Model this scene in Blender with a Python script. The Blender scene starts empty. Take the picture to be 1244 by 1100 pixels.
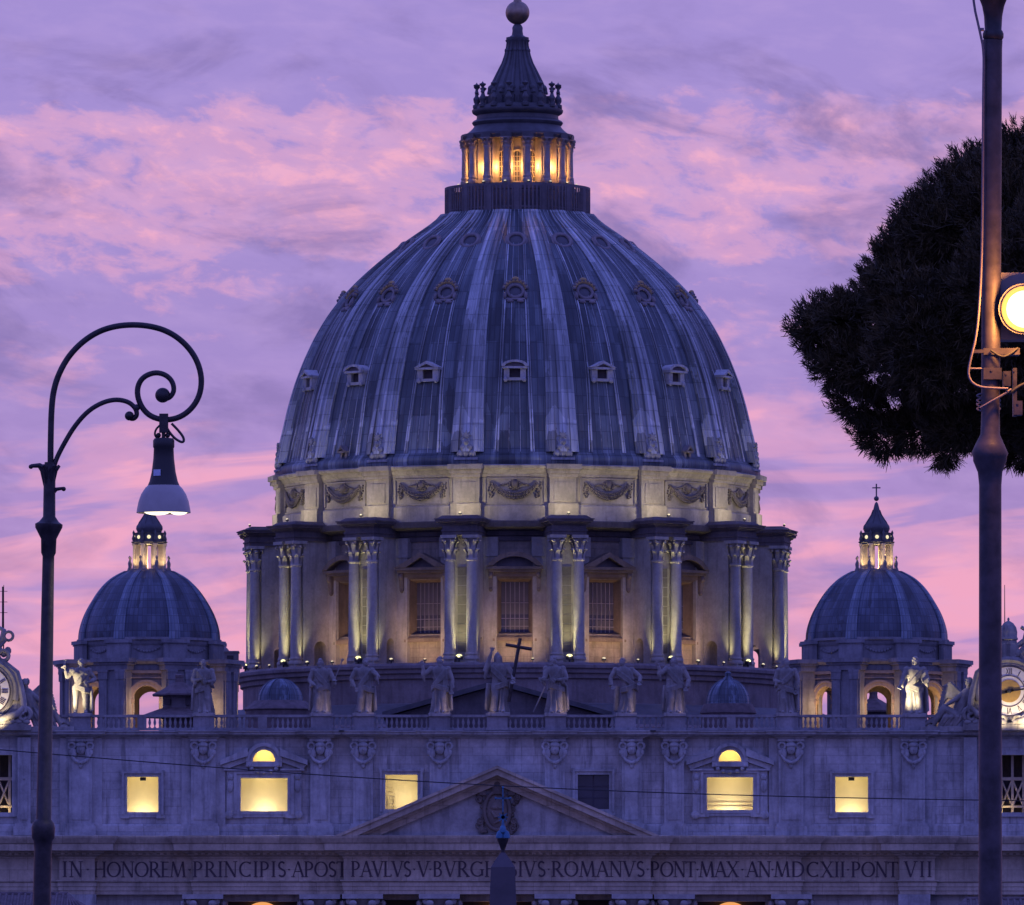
import bpy, bmesh, math, random
import numpy as np
from mathutils import Matrix, Vector
R_ = math.radians
random.seed(7)
S = bpy.context.scene
COL = S.collection
# ------------------------------------------------------------------ camera
F = 12900.0          # focal length in pixels of the 1244 px wide photograph
CAM_H = 1.7
PITCH = math.atan(811.0 / F)
cam = bpy.data.cameras.new("camera")
cam.sensor_width = 36.0
cam.lens = 36.0 * F / 1244.0
cam.clip_start = 0.5
cam.clip_end = 20000
camo = bpy.data.objects.new("camera", cam)
COL.objects.link(camo)
camo.location = (0, 0, CAM_H)
camo.rotation_euler = (math.pi / 2 + PITCH, 0, 0)
S.camera = camo
CT, ST = math.cos(PITCH), math.sin(PITCH)


def at(px, py, Y):
    """point on the vertical plane at distance Y seen at pixel (px, py) of the photograph"""
    u, v = (px - 622.0) / F, (550.0 - py) / F
    t = Y / (CT - v * ST)
    return Vector((u * t, Y, CAM_H + t * (ST + v * CT)))


def zz(py, Y):
    return at(622, py, Y).z


# ------------------------------------------------------------------ world
W = bpy.data.worlds.new("World")
S.world = W
W.use_nodes = True
nt = W.node_tree
nt.nodes.clear()
N, L = nt.nodes, nt.links


def node(t, **kw):
    n = N.new(t)
    for k, v in kw.items():
        setattr(n, k, v)
    return n


def wmath(op, a, b=None, c=None, clamp=False):
    n = node("ShaderNodeMath", operation=op)
    n.use_clamp = clamp
    for i, x in enumerate((a, b, c)):
        if x is None:
            continue
        if isinstance(x, (int, float)):
            n.inputs[i].default_value = x
        else:
            L.new(x, n.inputs[i])
    return n.outputs[0]


def wramp(fac, stops, mode="LINEAR"):
    n = node("ShaderNodeValToRGB")
    cr = n.color_ramp
    cr.interpolation = mode
    while len(cr.elements) < len(stops):
        cr.elements.new(0.5)
    for e, (p, c) in zip(cr.elements, stops):
        e.position = p
        e.color = (*c, 1) if len(c) == 3 else c
    L.new(fac, n.inputs[0])
    return n.outputs[0]


def wmix(fac, a, b):
    n = node("ShaderNodeMix", data_type="RGBA")
    L.new(fac, n.inputs[0])
    for i, x in ((6, a), (7, b)):
        if isinstance(x, tuple):
            n.inputs[i].default_value = (*x, 1)
        else:
            L.new(x, n.inputs[i])
    return n.outputs[2]


tc = node("ShaderNodeTexCoord")
sep = node("ShaderNodeSeparateXYZ")
L.new(tc.outputs["Generated"], sep.inputs[0])
dx, dy, dz = sep.outputs


def wnoise(sx, sz, off, detail, rough, tilt=0.0, dist=0.0):
    cmb = node("ShaderNodeCombineXYZ")
    L.new(wmath("MULTIPLY_ADD", dx, sx, off), cmb.inputs[0])
    L.new(wmath("MULTIPLY", dy, 6.0), cmb.inputs[1])
    zt = wmath("ADD", dz, wmath("MULTIPLY", dx, tilt))
    L.new(wmath("MULTIPLY_ADD", zt, sz, off * 0.37), cmb.inputs[2])
    n = node("ShaderNodeTexNoise")
    n.inputs["Scale"].default_value = 1.0
    n.inputs["Detail"].default_value = detail
    n.inputs["Roughness"].default_value = rough
    n.inputs["Distortion"].default_value = dist
    L.new(cmb.outputs[0], n.inputs["Vector"])
    return n.outputs[0]


# elevation runs 0.020 (bottom of the photograph) to 0.105 (top)
el = wmath("MULTIPLY", dz, 1 / 0.12, clamp=True)
base = wramp(el, [(0.0, (0.43, 0.225, 0.50)), (0.38, (0.43, 0.26, 0.59)), (0.60, (0.355, 0.25, 0.61)), (0.85, (0.355, 0.262, 0.65)), (1.0, (0.35, 0.265, 0.66))])
# pink cloud cover by elevation
cover = wramp(el, [(0.0, (.66,) * 3), (0.40, (.66,) * 3), (0.475, (.53,) * 3), (0.535, (.555,) * 3), (0.58, (.44,) * 3), (0.66, (.47,) * 3),
                   (0.70, (.59,) * 3), (0.775, (.59,) * 3), (0.82, (.40,) * 3), (0.86, (.24,) * 3), (1.0, (.10,) * 3)], "EASE")
n1 = wnoise(42, 250, 3.7, 4.0, 0.52, -0.06, 0.5)
n2 = wnoise(105, 235, 9.1, 7.0, 0.62, 0.10, 0.5)
n5 = wnoise(260, 540, 33.0, 5.0, 0.62, 0.14, 0.4)
# soft deck low down: long thin streaks; broken cumulus higher up
hi = wramp(el, [(0.50, (0, 0, 0)), (0.66, (1, 1, 1))])
nmix = node("ShaderNodeMix", data_type="FLOAT")
L.new(hi, nmix.inputs[0])
L.new(n1, nmix.inputs[2])
L.new(wmath("ADD", wmath("MULTIPLY", n1, 0.18), wmath("ADD", wmath("MULTIPLY", n2, 0.50), wmath("MULTIPLY", n5, 0.32))), nmix.inputs[3])
m = wmath("ADD", nmix.outputs[0], cover)
pinkf = wramp(wmath("SUBTRACT", m, 0.5), [(0.47, (0, 0, 0)), (0.58, (.5,) * 3), (0.70, (1, 1, 1))], "EASE")
pink = wramp(el, [(0.25, (0.88, 0.37, 0.53)), (0.5, (0.83, 0.375, 0.57)), (0.75, (0.84, 0.41, 0.59))])
c1 = wmix(pinkf, base, pink)
n3 = wnoise(52, 120, 21.3, 6.0, 0.58, 0.10, 0.5)
darkf = wmath("MULTIPLY", wramp(n3, [(0.46, (0, 0, 0)), (0.66, (1, 1, 1))], "EASE"), wramp(el, [(0.2, (.15,) * 3), (0.45, (.45,) * 3), (0.55, (.55,) * 3), (0.66, (.8,) * 3), (0.80, (.85,) * 3), (0.88, (.25,) * 3)]))
c2 = wmix(darkf, c1, (0.215, 0.155, 0.425))
n4 = wnoise(150, 420, 41.0, 4.0, 0.55, 0.1, 0.2)
c3 = wmix(wramp(n4, [(0.45, (0, 0, 0)), (0.75, (.22,) * 3)]), c2, (0.62, 0.42, 0.78))
# the sky overhead and in the east behind the camera is the deep blue of dusk
west = wramp(wmath("MULTIPLY_ADD", dy, 0.5, 0.5), [(0.52, (0, 0, 0)), (0.93, (1, 1, 1))], "EASE")
lowf = wramp(wmath("MAXIMUM", dz, 0.0), [(0.12, (1, 1, 1)), (0.5, (0, 0, 0))], "EASE")
blue = wramp(wmath("MULTIPLY_ADD", dz, 0.5, 0.5), [(0.495, (0.02, 0.02, 0.05)), (0.505, (0.27, 0.258, 0.90)), (0.75, (0.225, 0.262, 1.06)), (1.0, (0.21, 0.25, 1.05))])
c4 = wmix(wmath("MULTIPLY", west, lowf), blue, c3)
bg = node("ShaderNodeBackground")
L.new(c4, bg.inputs[0])
bg.inputs[1].default_value = 1.0
sky = node("ShaderNodeTexSky", sky_type="NISHITA", sun_disc=False, sun_elevation=R_(-4.0), sun_rotation=R_(8.0))
bg2 = node("ShaderNodeBackground")
L.new(sky.outputs[0], bg2.inputs[0])
bg2.inputs[1].default_value = 0.10
add = node("ShaderNodeAddShader")
L.new(bg.outputs[0], add.inputs[0])
L.new(bg2.outputs[0], add.inputs[1])
out = node("ShaderNodeOutputWorld")
L.new(add.outputs[0], out.inputs[0])
# the sun is below the horizon behind the dome: only a faint wide afterglow is left of it
sun = bpy.data.lights.new("sun", "SUN")
sun.energy = 0.04
sun.angle = R_(30)
sun.color = (1.0, 0.55, 0.55)
suno = bpy.data.objects.new("sun", sun)
COL.objects.link(suno)
suno.rotation_euler = (R_(-86), 0, R_(-8))
S.view_settings.view_transform = "Standard"
S.view_settings.look = "None"
S.view_settings.exposure = 0.0
S.view_settings.gamma = 1.0
S.cycles.use_denoising = True
S.cycles.max_bounces = 5
S.cycles.diffuse_bounces = 3
S.cycles.glossy_bounces = 2
S.cycles.sample_clamp_indirect = 4.0


# ------------------------------------------------------------------ mesh helpers
class MB:
    def __init__(s):
        s.v, s.f, s.m = [], [], []

    def add(s, vs, fs, mat=0, M=None):
        o = len(s.v)
        if M is not None:
            vs = [tuple(M @ Vector(p)) for p in vs]
        s.v.extend(tuple(p) for p in vs)
        s.f.extend(tuple(i + o for i in f) for f in fs)
        s.m.extend([mat] * len(fs))
        return s

    def box(s, x0, x1, y0, y1, z0, z1, mat=0, M=None):
        v = [(x0, y0, z0), (x1, y0, z0), (x1, y1, z0), (x0, y1, z0), (x0, y0, z1), (x1, y0, z1), (x1, y1, z1), (x0, y1, z1)]
        f = [(0, 3, 2, 1), (4, 5, 6, 7), (0, 1, 5, 4), (1, 2, 6, 5), (2, 3, 7, 6), (3, 0, 4, 7)]
        return s.add(v, f, mat, M)

    def taper(s, hw0, hd0, z0, hw1, hd1, z1, cx=0, cy=0, mat=0, M=None):
        v = [(cx - hw0, cy - hd0, z0), (cx + hw0, cy - hd0, z0), (cx + hw0, cy + hd0, z0), (cx - hw0, cy + hd0, z0),
             (cx - hw1, cy - hd1, z1), (cx + hw1, cy - hd1, z1), (cx + hw1, cy + hd1, z1), (cx - hw1, cy + hd1, z1)]
        f = [(0, 3, 2, 1), (4, 5, 6, 7), (0, 1, 5, 4), (1, 2, 6, 5), (2, 3, 7, 6), (3, 0, 4, 7)]
        return s.add(v, f, mat, M)

    def lathe(s, prof, n=48, a0=0.0, a1=2 * math.pi, cx=0, cy=0, mat=0, M=None, cap=False):
        full = abs(a1 - a0 - 2 * math.pi) < 1e-6
        k = n if full else n + 1
        vs, fs = [], []
        for r, z in prof:
            for i in range(k):
                a = a0 + (a1 - a0) * i / n
                vs.append((cx + r * math.sin(a), cy - r * math.cos(a), z))
        for j in range(len(prof) - 1):
            for i in range(n):
                a, b = j * k + i, j * k + (i + 1) % k
                fs.append((a, b, b + k, a + k))
        if cap:
            fs.append(tuple(range(k - 1, -1, -1)))
            o = (len(prof) - 1) * k
            fs.append(tuple(o + i for i in range(k)))
        return s.add(vs, fs, mat, M)

    def tube(s, pts, rad, n=8, mat=0, M=None, flat=1.0):
        P = [Vector(p) for p in pts]
        if isinstance(rad, (int, float)):
            rad = [rad] * len(P)
        vs, fs = [], []
        up = None
        for i, p in enumerate(P):
            t = (P[min(i + 1, len(P) - 1)] - P[max(i - 1, 0)]).normalized()
            if up is None:
                up = Vector((0, 0, 1)) if abs(t.z) < 0.9 else Vector((0, 1, 0))
            b = t.cross(up).normalized()
            up = b.cross(t).normalized()
            for j in range(n):
                a = 2 * math.pi * j / n
                vs.append(p + rad[i] * (math.cos(a) * b + flat * math.sin(a) * up))
        for i in range(len(P) - 1):
            for j in range(n):
                a, b2 = i * n + j, i * n + (j + 1) % n
                fs.append((a, b2, b2 + n, a + n))
        fs.append(tuple(range(n - 1, -1, -1)))
        o = (len(P) - 1) * n
        fs.append(tuple(o + j for j in range(n)))
        return s.add(vs, fs, mat, M)

    def prism(s, out2, y0, y1, mat=0, M=None):
        """outline of (x, z) points, counter-clockwise seen from -y, drawn out from y0 to y1"""
        n = len(out2)
        vs = [(x, y0, z) for x, z in out2] + [(x, y1, z) for x, z in out2]
        fs = [tuple(range(n)), tuple(range(2 * n - 1, n - 1, -1))]
        for i in range(n):
            j = (i + 1) % n
            fs.append((j, i, i + n, j + n))
        return s.add(vs, fs, mat, M)

    def sweep(s, prof, path, mat=0, M=None):
        """moulding: profile of (out, z) run along a plan polyline, out towards -y of a path going +x, mitred"""
        P = [Vector((p[0], p[1])) for p in path]
        vs, fs = [], []
        k = len(prof)
        for i, p in enumerate(P):
            d0 = (p - P[i - 1]).normalized() if i else None
            d1 = (P[i + 1] - p).normalized() if i < len(P) - 1 else None
            d0 = d0 or d1
            d1 = d1 or d0
            n0, n1 = Vector((d0.y, -d0.x)), Vector((d1.y, -d1.x))
            b = n0 + n1
            b = b / max(b.dot(n0), 0.2)
            for o, z in prof:
                vs.append((p.x + b.x * o, p.y + b.y * o, z))
        for i in range(len(P) - 1):
            for j in range(k - 1):
                a = i * k + j
                fs.append((a, a + k, a + k + 1, a + 1))
        fs.append(tuple(range(k)))
        o = (len(P) - 1) * k
        fs.append(tuple(o + j for j in range(k - 1, -1, -1)))
        return s.add(vs, fs, mat, M)

    def ball(s, c, r, n=12, m=8, mat=0, M=None):
        if isinstance(r, (int, float)):
            r = (r, r, r)
        vs, fs = [], []
        for j in range(m + 1):
            t = math.pi * j / m
            for i in range(n):
                a = 2 * math.pi * i / n
                vs.append((c[0] + r[0] * math.sin(t) * math.cos(a), c[1] + r[1] * math.sin(t) * math.sin(a), c[2] - r[2] * math.cos(t)))
        for j in range(m):
            for i in range(n):
                a, b = j * n + i, j * n + (i + 1) % n
                fs.append((a, b, b + n, a + n))
        return s.add(vs, fs, mat, M)

    def ring(s, c, R, r, n=24, k=8, mat=0, M=None, rz=None, a0=0, a1=2 * math.pi):
        """torus lying in the x-z plane"""
        rz = rz or R
        st = n if abs(a1 - a0 - 2 * math.pi) < 1e-6 else n + 1
        pts = []
        vs, fs = [], []
        for i in range(st):
            a = a0 + (a1 - a0) * i / n
            for j in range(k):
                b = 2 * math.pi * j / k
                vs.append((c[0] + (R + r * math.cos(b)) * math.cos(a), c[1] + r * math.sin(b), c[2] + (rz + r * math.cos(b)) * math.sin(a)))
        for i in range(n):
            for j in range(k):
                p, q = (i % st) * k, ((i + 1) % st) * k
                fs.append((p + j, q + j, q + (j + 1) % k, p + (j + 1) % k))
        return s.add(vs, fs, mat, M)

    def wallholes(s, x0, x1, z0, z1, y, holes, depth, mat=0, rmat=None, M=None, grid=None):
        """wall face in the plane y with rectangular holes (x0,x1,z0,z1) and their reveals going back by depth"""
        xs = sorted({x0, x1, *[h[0] for h in holes], *[h[1] for h in holes]})
        zs = sorted({z0, z1, *[h[2] for h in holes], *[h[3] for h in holes]})
        for i in range(len(xs) - 1):
            for j in range(len(zs) - 1):
                cx, cz = (xs[i] + xs[i + 1]) / 2, (zs[j] + zs[j + 1]) / 2
                if any(h[0] < cx < h[1] and h[2] < cz < h[3] for h in holes):
                    continue
                s.add([(xs[i], y, zs[j]), (xs[i + 1], y, zs[j]), (xs[i + 1], y, zs[j + 1]), (xs[i], y, zs[j + 1])], [(0, 1, 2, 3)], mat, M)
        for a, b, c, d in holes:
            v = [(a, y, c), (b, y, c), (b, y, d), (a, y, d), (a, y + depth, c), (b, y + depth, c), (b, y + depth, d), (a, y + depth, d)]
            s.add(v, [(0, 4, 5, 1), (1, 5, 6, 2), (2, 6, 7, 3), (3, 7, 4, 0)], mat if rmat is None else rmat, M)
        return s

    def bend(s, R):
        """take x as arc length, -y as height above a cylinder of radius R about z"""
        s.v = [((R - y) * math.sin(x / R), -(R - y) * math.cos(x / R), z) for x, y, z in s.v]
        return s

    def xf(s, M):
        s.v = [tuple(M @ Vector(p)) for p in s.v]
        return s

    def build(s, name, mats, parent=None, loc=(0, 0, 0), rz=0.0, smooth=35, merge=False):
        me = bpy.data.meshes.new(name)
        me.from_pydata(s.v, [], s.f)
        mats = mats if isinstance(mats, (list, tuple)) else [mats]
        for mm in mats:
            me.materials.append(mm)
        if len(mats) > 1:
            me.polygons.foreach_set("material_index", np.array(s.m, dtype=np.int32))
        if merge:
            b = bmesh.new()
            b.from_mesh(me)
            bmesh.ops.remove_doubles(b, verts=b.verts, dist=0.001)
            bmesh.ops.recalc_face_normals(b, faces=b.faces)
            b.to_mesh(me)
            b.free()
        if smooth:
            me.polygons.foreach_set("use_smooth", [True] * len(me.polygons))
            me.update()
            me.set_sharp_from_angle(angle=R_(smooth))
        me.update()
        o = bpy.data.objects.new(name, me)
        COL.objects.link(o)
        o.location = loc
        o.rotation_euler = (0, 0, rz)
        if parent is not None:
            o.parent = parent
        return o


def tag(o, label=None, cat=None, group=None, kind=None):
    for k, v in (("label", label), ("category", cat), ("group", group), ("kind", kind)):
        if v:
            o[k] = v
    return o


def empty(name, loc, rz=0.0):
    o = bpy.data.objects.new(name, None)
    COL.objects.link(o)
    o.location = loc
    o.rotation_euler = (0, 0, rz)
    return o


def dup(o, rz=None, loc=None, parent=None):
    c = o.copy()
    COL.objects.link(c)
    if rz is not None:
        c.rotation_euler = (0, 0, rz)
    if loc is not None:
        c.location = loc
    if parent is not None:
        c.parent = parent
    for ch in list(o.children):
        d = ch.copy()
        COL.objects.link(d)
        d.parent = c
    return c


def lamp(kind, loc, energy, color, parent=None, radius=0.1, target=None, angle=90, blend=0.6):
    l = bpy.data.lights.new("lamp_light", kind)
    l.energy = energy
    l.color = color
    if kind != "SUN":
        l.shadow_soft_size = radius
    if kind == "SPOT":
        l.spot_size = R_(angle)
        l.spot_blend = blend
    o = bpy.data.objects.new("lamp_light", l)
    COL.objects.link(o)
    o.location = loc
    if target is not None:
        d = Vector(target) - Vector(loc)
        o.rotation_euler = d.to_track_quat("-Z", "Y").to_euler()
    if parent is not None:
        o.parent = parent
    return o


# ------------------------------------------------------------------ materials
class Mat:
    """small node-tree builder"""

    def __init__(s, name):
        s.m = bpy.data.materials.new(name)
        s.m.use_nodes = True
        s.t = s.m.node_tree
        s.b = s.t.nodes["Principled BSDF"]
        s.tc = s.t.nodes.new("ShaderNodeTexCoord")
        s.obj = s.tc.outputs["Object"]

    def n(s, t, **kw):
        x = s.t.nodes.new(t)
        for k, v in kw.items():
            setattr(x, k, v)
        return x

    def lk(s, a, b):
        s.t.links.new(a, b)

    def math(s, op, a, b=None, clamp=False):
        x = s.n("ShaderNodeMath", operation=op)
        x.use_clamp = clamp
        for i, q in enumerate((a, b)):
            if q is None:
                continue
            if isinstance(q, (int, float)):
                x.inputs[i].default_value = q
            else:
                s.lk(q, x.inputs[i])
        return x.outputs[0]

    def scale(s, vec, xyz):
        x = s.n("ShaderNodeVectorMath", operation="MULTIPLY")
        s.lk(vec, x.inputs[0])
        x.inputs[1].default_value = xyz
        return x.outputs[0]

    def noise(s, vec, scale, detail=4, rough=0.55, dist=0):
        x = s.n("ShaderNodeTexNoise")
        x.inputs["Scale"].default_value = scale
        x.inputs["Detail"].default_value = detail
        x.inputs["Roughness"].default_value = rough
        x.inputs["Distortion"].default_value = dist
        s.lk(vec, x.inputs["Vector"])
        return x.outputs[0]

    def ramp(s, fac, stops):
        x = s.n("ShaderNodeValToRGB")
        while len(x.color_ramp.elements) < len(stops):
            x.color_ramp.elements.new(0.5)
        for e, (p, c) in zip(x.color_ramp.elements, stops):
            e.position = p
            c = (c,) * 3 if isinstance(c, (int, float)) else c
            e.color = (*c, 1)
        s.lk(fac, x.inputs[0])
        return x.outputs[0]

    def mix(s, fac, a, b, mode="MIX"):
        x = s.n("ShaderNodeMix", data_type="RGBA", blend_type=mode)
        for i, q in ((0, fac), (6, a), (7, b)):
            if isinstance(q, (int, float)):
                x.inputs[i].default_value = q
            elif isinstance(q, tuple):
                x.inputs[i].default_value = (*q, 1)
            else:
                s.lk(q, x.inputs[i])
        return x.outputs[2]

    def brick(s, vec, w, h, mortar=0.02, c1=0.0, c2=1.0, cm=0.5, bias=0.0, off=0.5):
        x = s.n("ShaderNodeTexBrick")
        x.offset = off
        x.inputs["Scale"].default_value = 1.0
        x.inputs["Brick Width"].default_value = w
        x.inputs["Row Height"].default_value = h
        x.inputs["Mortar Size"].default_value = mortar
        x.inputs["Mortar Smooth"].default_value = 0.1
        x.inputs["Bias"].default_value = bias
        x.inputs["Color1"].default_value = (c1, c1, c1, 1)
        x.inputs["Color2"].default_value = (c2, c2, c2, 1)
        x.inputs["Mortar"].default_value = (cm, cm, cm, 1)
        s.lk(vec, x.inputs["Vector"])
        return x

    def bump(s, h, strength=0.3, dist=0.1):
        x = s.n("ShaderNodeBump")
        x.inputs["Strength"].default_value = strength
        x.inputs["Distance"].default_value = dist
        s.lk(h, x.inputs["Height"])
        s.lk(x.outputs[0], s.b.inputs["Normal"])

    def done(s, col=None, rough=0.7, metal=0.0, emit=None, estr=0.0):
        if col is not None:
            if isinstance(col, tuple):
                s.b.inputs["Base Color"].default_value = (*col, 1)
            else:
                s.lk(col, s.b.inputs["Base Color"])
        if isinstance(rough, (int, float)):
            s.b.inputs["Roughness"].default_value = rough
        else:
            s.lk(rough, s.b.inputs["Roughness"])
        s.b.inputs["Metallic"].default_value = metal
        if emit is not None:
            s.b.inputs["Emission Color"].default_value = (*emit, 1)
            s.b.inputs["Emission Strength"].default_value = estr
        return s.m


def stone(name, c, dark=0.55, streak=1.0, blocks=None, rough=0.85, swap=False):
    """weathered travertine: blotches, rain streaks, optional courses of blocks"""
    m = Mat(name)
    a = m.noise(m.obj, 0.35, 6, 0.62)
    b = m.noise(m.scale(m.obj, (1.6, 1.6, 0.16)), 1.0, 5, 0.6)
    g = m.noise(m.obj, 3.5, 4, 0.6)
    cd = tuple(x * dark for x in c)
    cl = tuple(min(1, x * 1.12) for x in c)
    col = m.mix(m.ramp(a, [(0.32, 0), (0.68, 1)]), cd, cl)
    col = m.mix(m.math("MULTIPLY", m.ramp(b, [(0.50, 0), (0.74, 1)]), 0.6 * streak), col, tuple(x * 0.38 for x in c))
    col = m.mix(0.35, col, m.ramp(g, [(0.3, 0.45), (0.7, 1.0)]), "MULTIPLY")
    h = g
    if blocks:
        v = m.obj
        sp = m.n("ShaderNodeSeparateXYZ")
        m.lk(v, sp.inputs[0])
        cb = m.n("ShaderNodeCombineXYZ")
        if swap:      # courses round a cylinder
            ang = m.math("ARCTAN2", sp.outputs[0], m.math("MULTIPLY", sp.outputs[1], -1.0))
            m.lk(m.math("MULTIPLY", ang, swap), cb.inputs[0])
        else:
            m.lk(sp.outputs[0], cb.inputs[0])
        m.lk(sp.outputs[2], cb.inputs[1])
        br = m.brick(cb.outputs[0], blocks[0], blocks[1], 0.035, 0.72, 1.0, 0.40)
        col = m.mix(blocks[2] if len(blocks) > 2 else 0.5, col, br.outputs[0], "MULTIPLY")
        h = m.math("ADD", m.math("MULTIPLY", g, 0.4), br.outputs[0])
    m.bump(h, 0.35, 0.08)
    return m.done(col, rough)


def lead(name, dk, lt, R=25.0, w=0.62, h=1.25, brown=0.35):
    """sheets of lead round a dome: courses of plates of different greys with brown stains and seams"""
    m = Mat(name)
    sp = m.n("ShaderNodeSeparateXYZ")
    m.lk(m.obj, sp.inputs[0])
    ang = m.math("ARCTAN2", sp.outputs[0], m.math("MULTIPLY", sp.outputs[1], -1.0))
    cb = m.n("ShaderNodeCombineXYZ")
    m.lk(m.math("MULTIPLY", ang, R), cb.inputs[0])
    m.lk(sp.outputs[2], cb.inputs[1])
    v = cb.outputs[0]
    br = m.brick(v, w, h, 0.035, 0.0, 1.0, 0.0, 0.0, 0.0)
    big = m.brick(v, w * 2.6, h * 2.1, 0.0, 0.0, 1.0, 0.5, -0.25, 0.37)
    st = m.noise(m.scale(v, (1.5, 0.10, 1)), 1.0, 5, 0.65)
    bl = m.noise(m.scale(v, (0.30, 0.12, 1)), 1.0, 4, 0.6)
    t = m.math("ADD", m.math("MULTIPLY", br.outputs[0], 0.12), m.math("MULTIPLY", big.outputs[0], 0.22))
    t = m.math("ADD", t, m.math("MULTIPLY", st, 0.45))
    t = m.math("ADD", t, m.math("MULTIPLY", bl, 0.62))
    col = m.ramp(t, [(0.42, tuple(x * 0.55 for x in dk)), (0.62, dk), (0.86, lt), (1.08, tuple(x * 1.3 for x in lt))])
    s2 = m.noise(m.scale(v, (2.2, 0.09, 1)), 1.7, 4, 0.6)
    col = m.mix(m.math("MULTIPLY", m.ramp(s2, [(0.54, 0), (0.70, 1)]), brown), col, (0.10, 0.075, 0.075))
    seam = m.ramp(br.outputs["Fac"], [(0.0, 1.0), (1.0, 0.62)])
    col = m.mix(0.8, col, seam, "MULTIPLY")
    # the lower courses are washed pale and grey below the dormers
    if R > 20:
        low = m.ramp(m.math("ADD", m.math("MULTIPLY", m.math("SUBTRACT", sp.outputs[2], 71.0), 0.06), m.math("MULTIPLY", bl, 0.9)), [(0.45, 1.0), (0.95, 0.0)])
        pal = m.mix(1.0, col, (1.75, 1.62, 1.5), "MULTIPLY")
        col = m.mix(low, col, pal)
    # strips of lead laid at different times
    wn = m.n("ShaderNodeTexWhiteNoise", noise_dimensions="2D")
    cb2 = m.n("ShaderNodeCombineXYZ")
    m.lk(m.math("FLOOR", m.math("MULTIPLY", ang, R / (w * 2.6))), cb2.inputs[0])
    m.lk(m.math("FLOOR", m.math("ADD", m.math("MULTIPLY", sp.outputs[2], 0.11), m.math("MULTIPLY", bl, 5.0))), cb2.inputs[1])
    m.lk(cb2.outputs[0], wn.inputs["Vector"])
    col = m.mix(0.9, col, m.ramp(wn.outputs[0], [(0.0, 0.42), (0.3, 0.62), (0.6, 0.95), (1.0, 1.0)]), "MULTIPLY")
    m.bump(m.math("ADD", m.math("MULTIPLY", br.outputs["Fac"], -0.6), m.math("MULTIPLY", st, 0.5)), 0.5, 0.06)
    return m.done(col, m.ramp(st, [(0.3, 0.42), (0.7, 0.62)]), 0.0)


def plain(name, c, rough=0.6, metal=0.0, var=0.35, sc=3.0, emit=None, estr=0):
    m = Mat(name)
    a = m.noise(m.obj, sc, 5, 0.6)
    col = m.mix(m.ramp(a, [(0.3, 0), (0.7, 1)]), tuple(x * (1 - var) for x in c), tuple(min(1, x * (1 + var * 0.5)) for x in c))
    m.bump(a, 0.15, 0.02)
    return m.done(col, rough, metal, emit, estr)


def glow(name, c, s):
    m = Mat(name)
    return m.done((0.02, 0.02, 0.02), 0.4, 0, c, s)


M_TRAV = stone("travertine_facade", (0.55, 0.55, 0.555), 0.56, 1.7, (2.3, 0.8, 0.45))
M_TRAVP = stone("travertine_plain", (0.46, 0.465, 0.475), 0.56, 1.5)
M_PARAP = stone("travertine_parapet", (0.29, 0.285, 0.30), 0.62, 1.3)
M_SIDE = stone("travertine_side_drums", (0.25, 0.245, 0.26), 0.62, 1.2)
M_FRIEZE = stone("travertine_frieze", (0.56, 0.49, 0.39), 0.64, 1.1, (3.4, 1.2))  # warm lamp glow from below partly put into the stone colour
M_ATTIC = stone("travertine_attic_drum", (0.40, 0.36, 0.30), 0.55, 1.35)
M_DRUM = stone("travertine_drum", (0.36, 0.30, 0.24), 0.5, 1.5, (1.9, 0.95), swap=24.6)
M_COLUMN = stone("travertine_column", (0.40, 0.37, 0.33), 0.7, 1.0)
M_STATUE = stone("statue_stone", (0.35, 0.335, 0.32), 0.36, 1.8)
M_SHADED = stone("shaded_travertine", (0.125, 0.105, 0.11), 0.55, 1.2)  # shade on the drum entablature, put into a darker stone colour
M_CARVE = stone("dark_carving", (0.20, 0.17, 0.15), 0.5, 0.6)  # garlands and arms darker than the stone round them
M_DARKST = stone("dark_stone", (0.16, 0.14, 0.15), 0.6, 0.8)  # dark stone tone for pediment fields, platform, railing and inner walls
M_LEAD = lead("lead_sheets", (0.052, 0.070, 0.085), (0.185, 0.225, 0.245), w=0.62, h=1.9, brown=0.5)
M_LEADRIB = lead("lead_rib", (0.33, 0.37, 0.38), (0.62, 0.66, 0.66), R=25.0, w=0.8, h=1.7, brown=0.5)
M_LEADS = lead("lead_small_dome", (0.05, 0.065, 0.095), (0.13, 0.16, 0.21), R=7.4, w=0.5, h=0.8, brown=0.3)
M_LEADD = plain("lead_dark", (0.075, 0.075, 0.085), 0.55, 0, 0.4, 0.8)
M_LEADB = lead("lead_cupola", (0.10, 0.14, 0.19), (0.22, 0.28, 0.33), R=2.1, w=0.4, h=0.6, brown=0.4)
M_LANT = stone("lantern_stone", (0.26, 0.23, 0.23), 0.6, 1.0)
M_LANTW = stone("lantern_wall", (0.52, 0.44, 0.33), 0.8, 0.6)
M_GILT = plain("gilded_bronze", (0.30, 0.22, 0.16), 0.42, 0.8, 0.3, 2)
M_TILE = plain("roof_tiles", (0.12, 0.09, 0.09), 0.8, 0, 0.5, 1.5)
M_GLASSD = plain("dark_window_glass", (0.03, 0.03, 0.05), 0.15, 0, 0.3, 1.0)
M_BLIND = plain("grey_blind", (0.05, 0.045, 0.07), 0.7, 0, 0.25, 1.0)
M_MULL = plain("window_bars", (0.20, 0.18, 0.22), 0.6, 0, 0.2, 2)
M_SHUT = plain("dark_interior", (0.05, 0.04, 0.045), 0.8, 0, 0.3, 1.0)
M_PLASTER = plain("yellow_plaster", (0.72, 0.64, 0.42), 0.9, 0, 0.06, 0.8)
M_WINEM = glow("lamp_globe_warm", (1.0, 0.72, 0.30), 12.0)
M_LENSY = glow("flood_lens_yellow", (1.0, 0.93, 0.42), 1.6)
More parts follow.
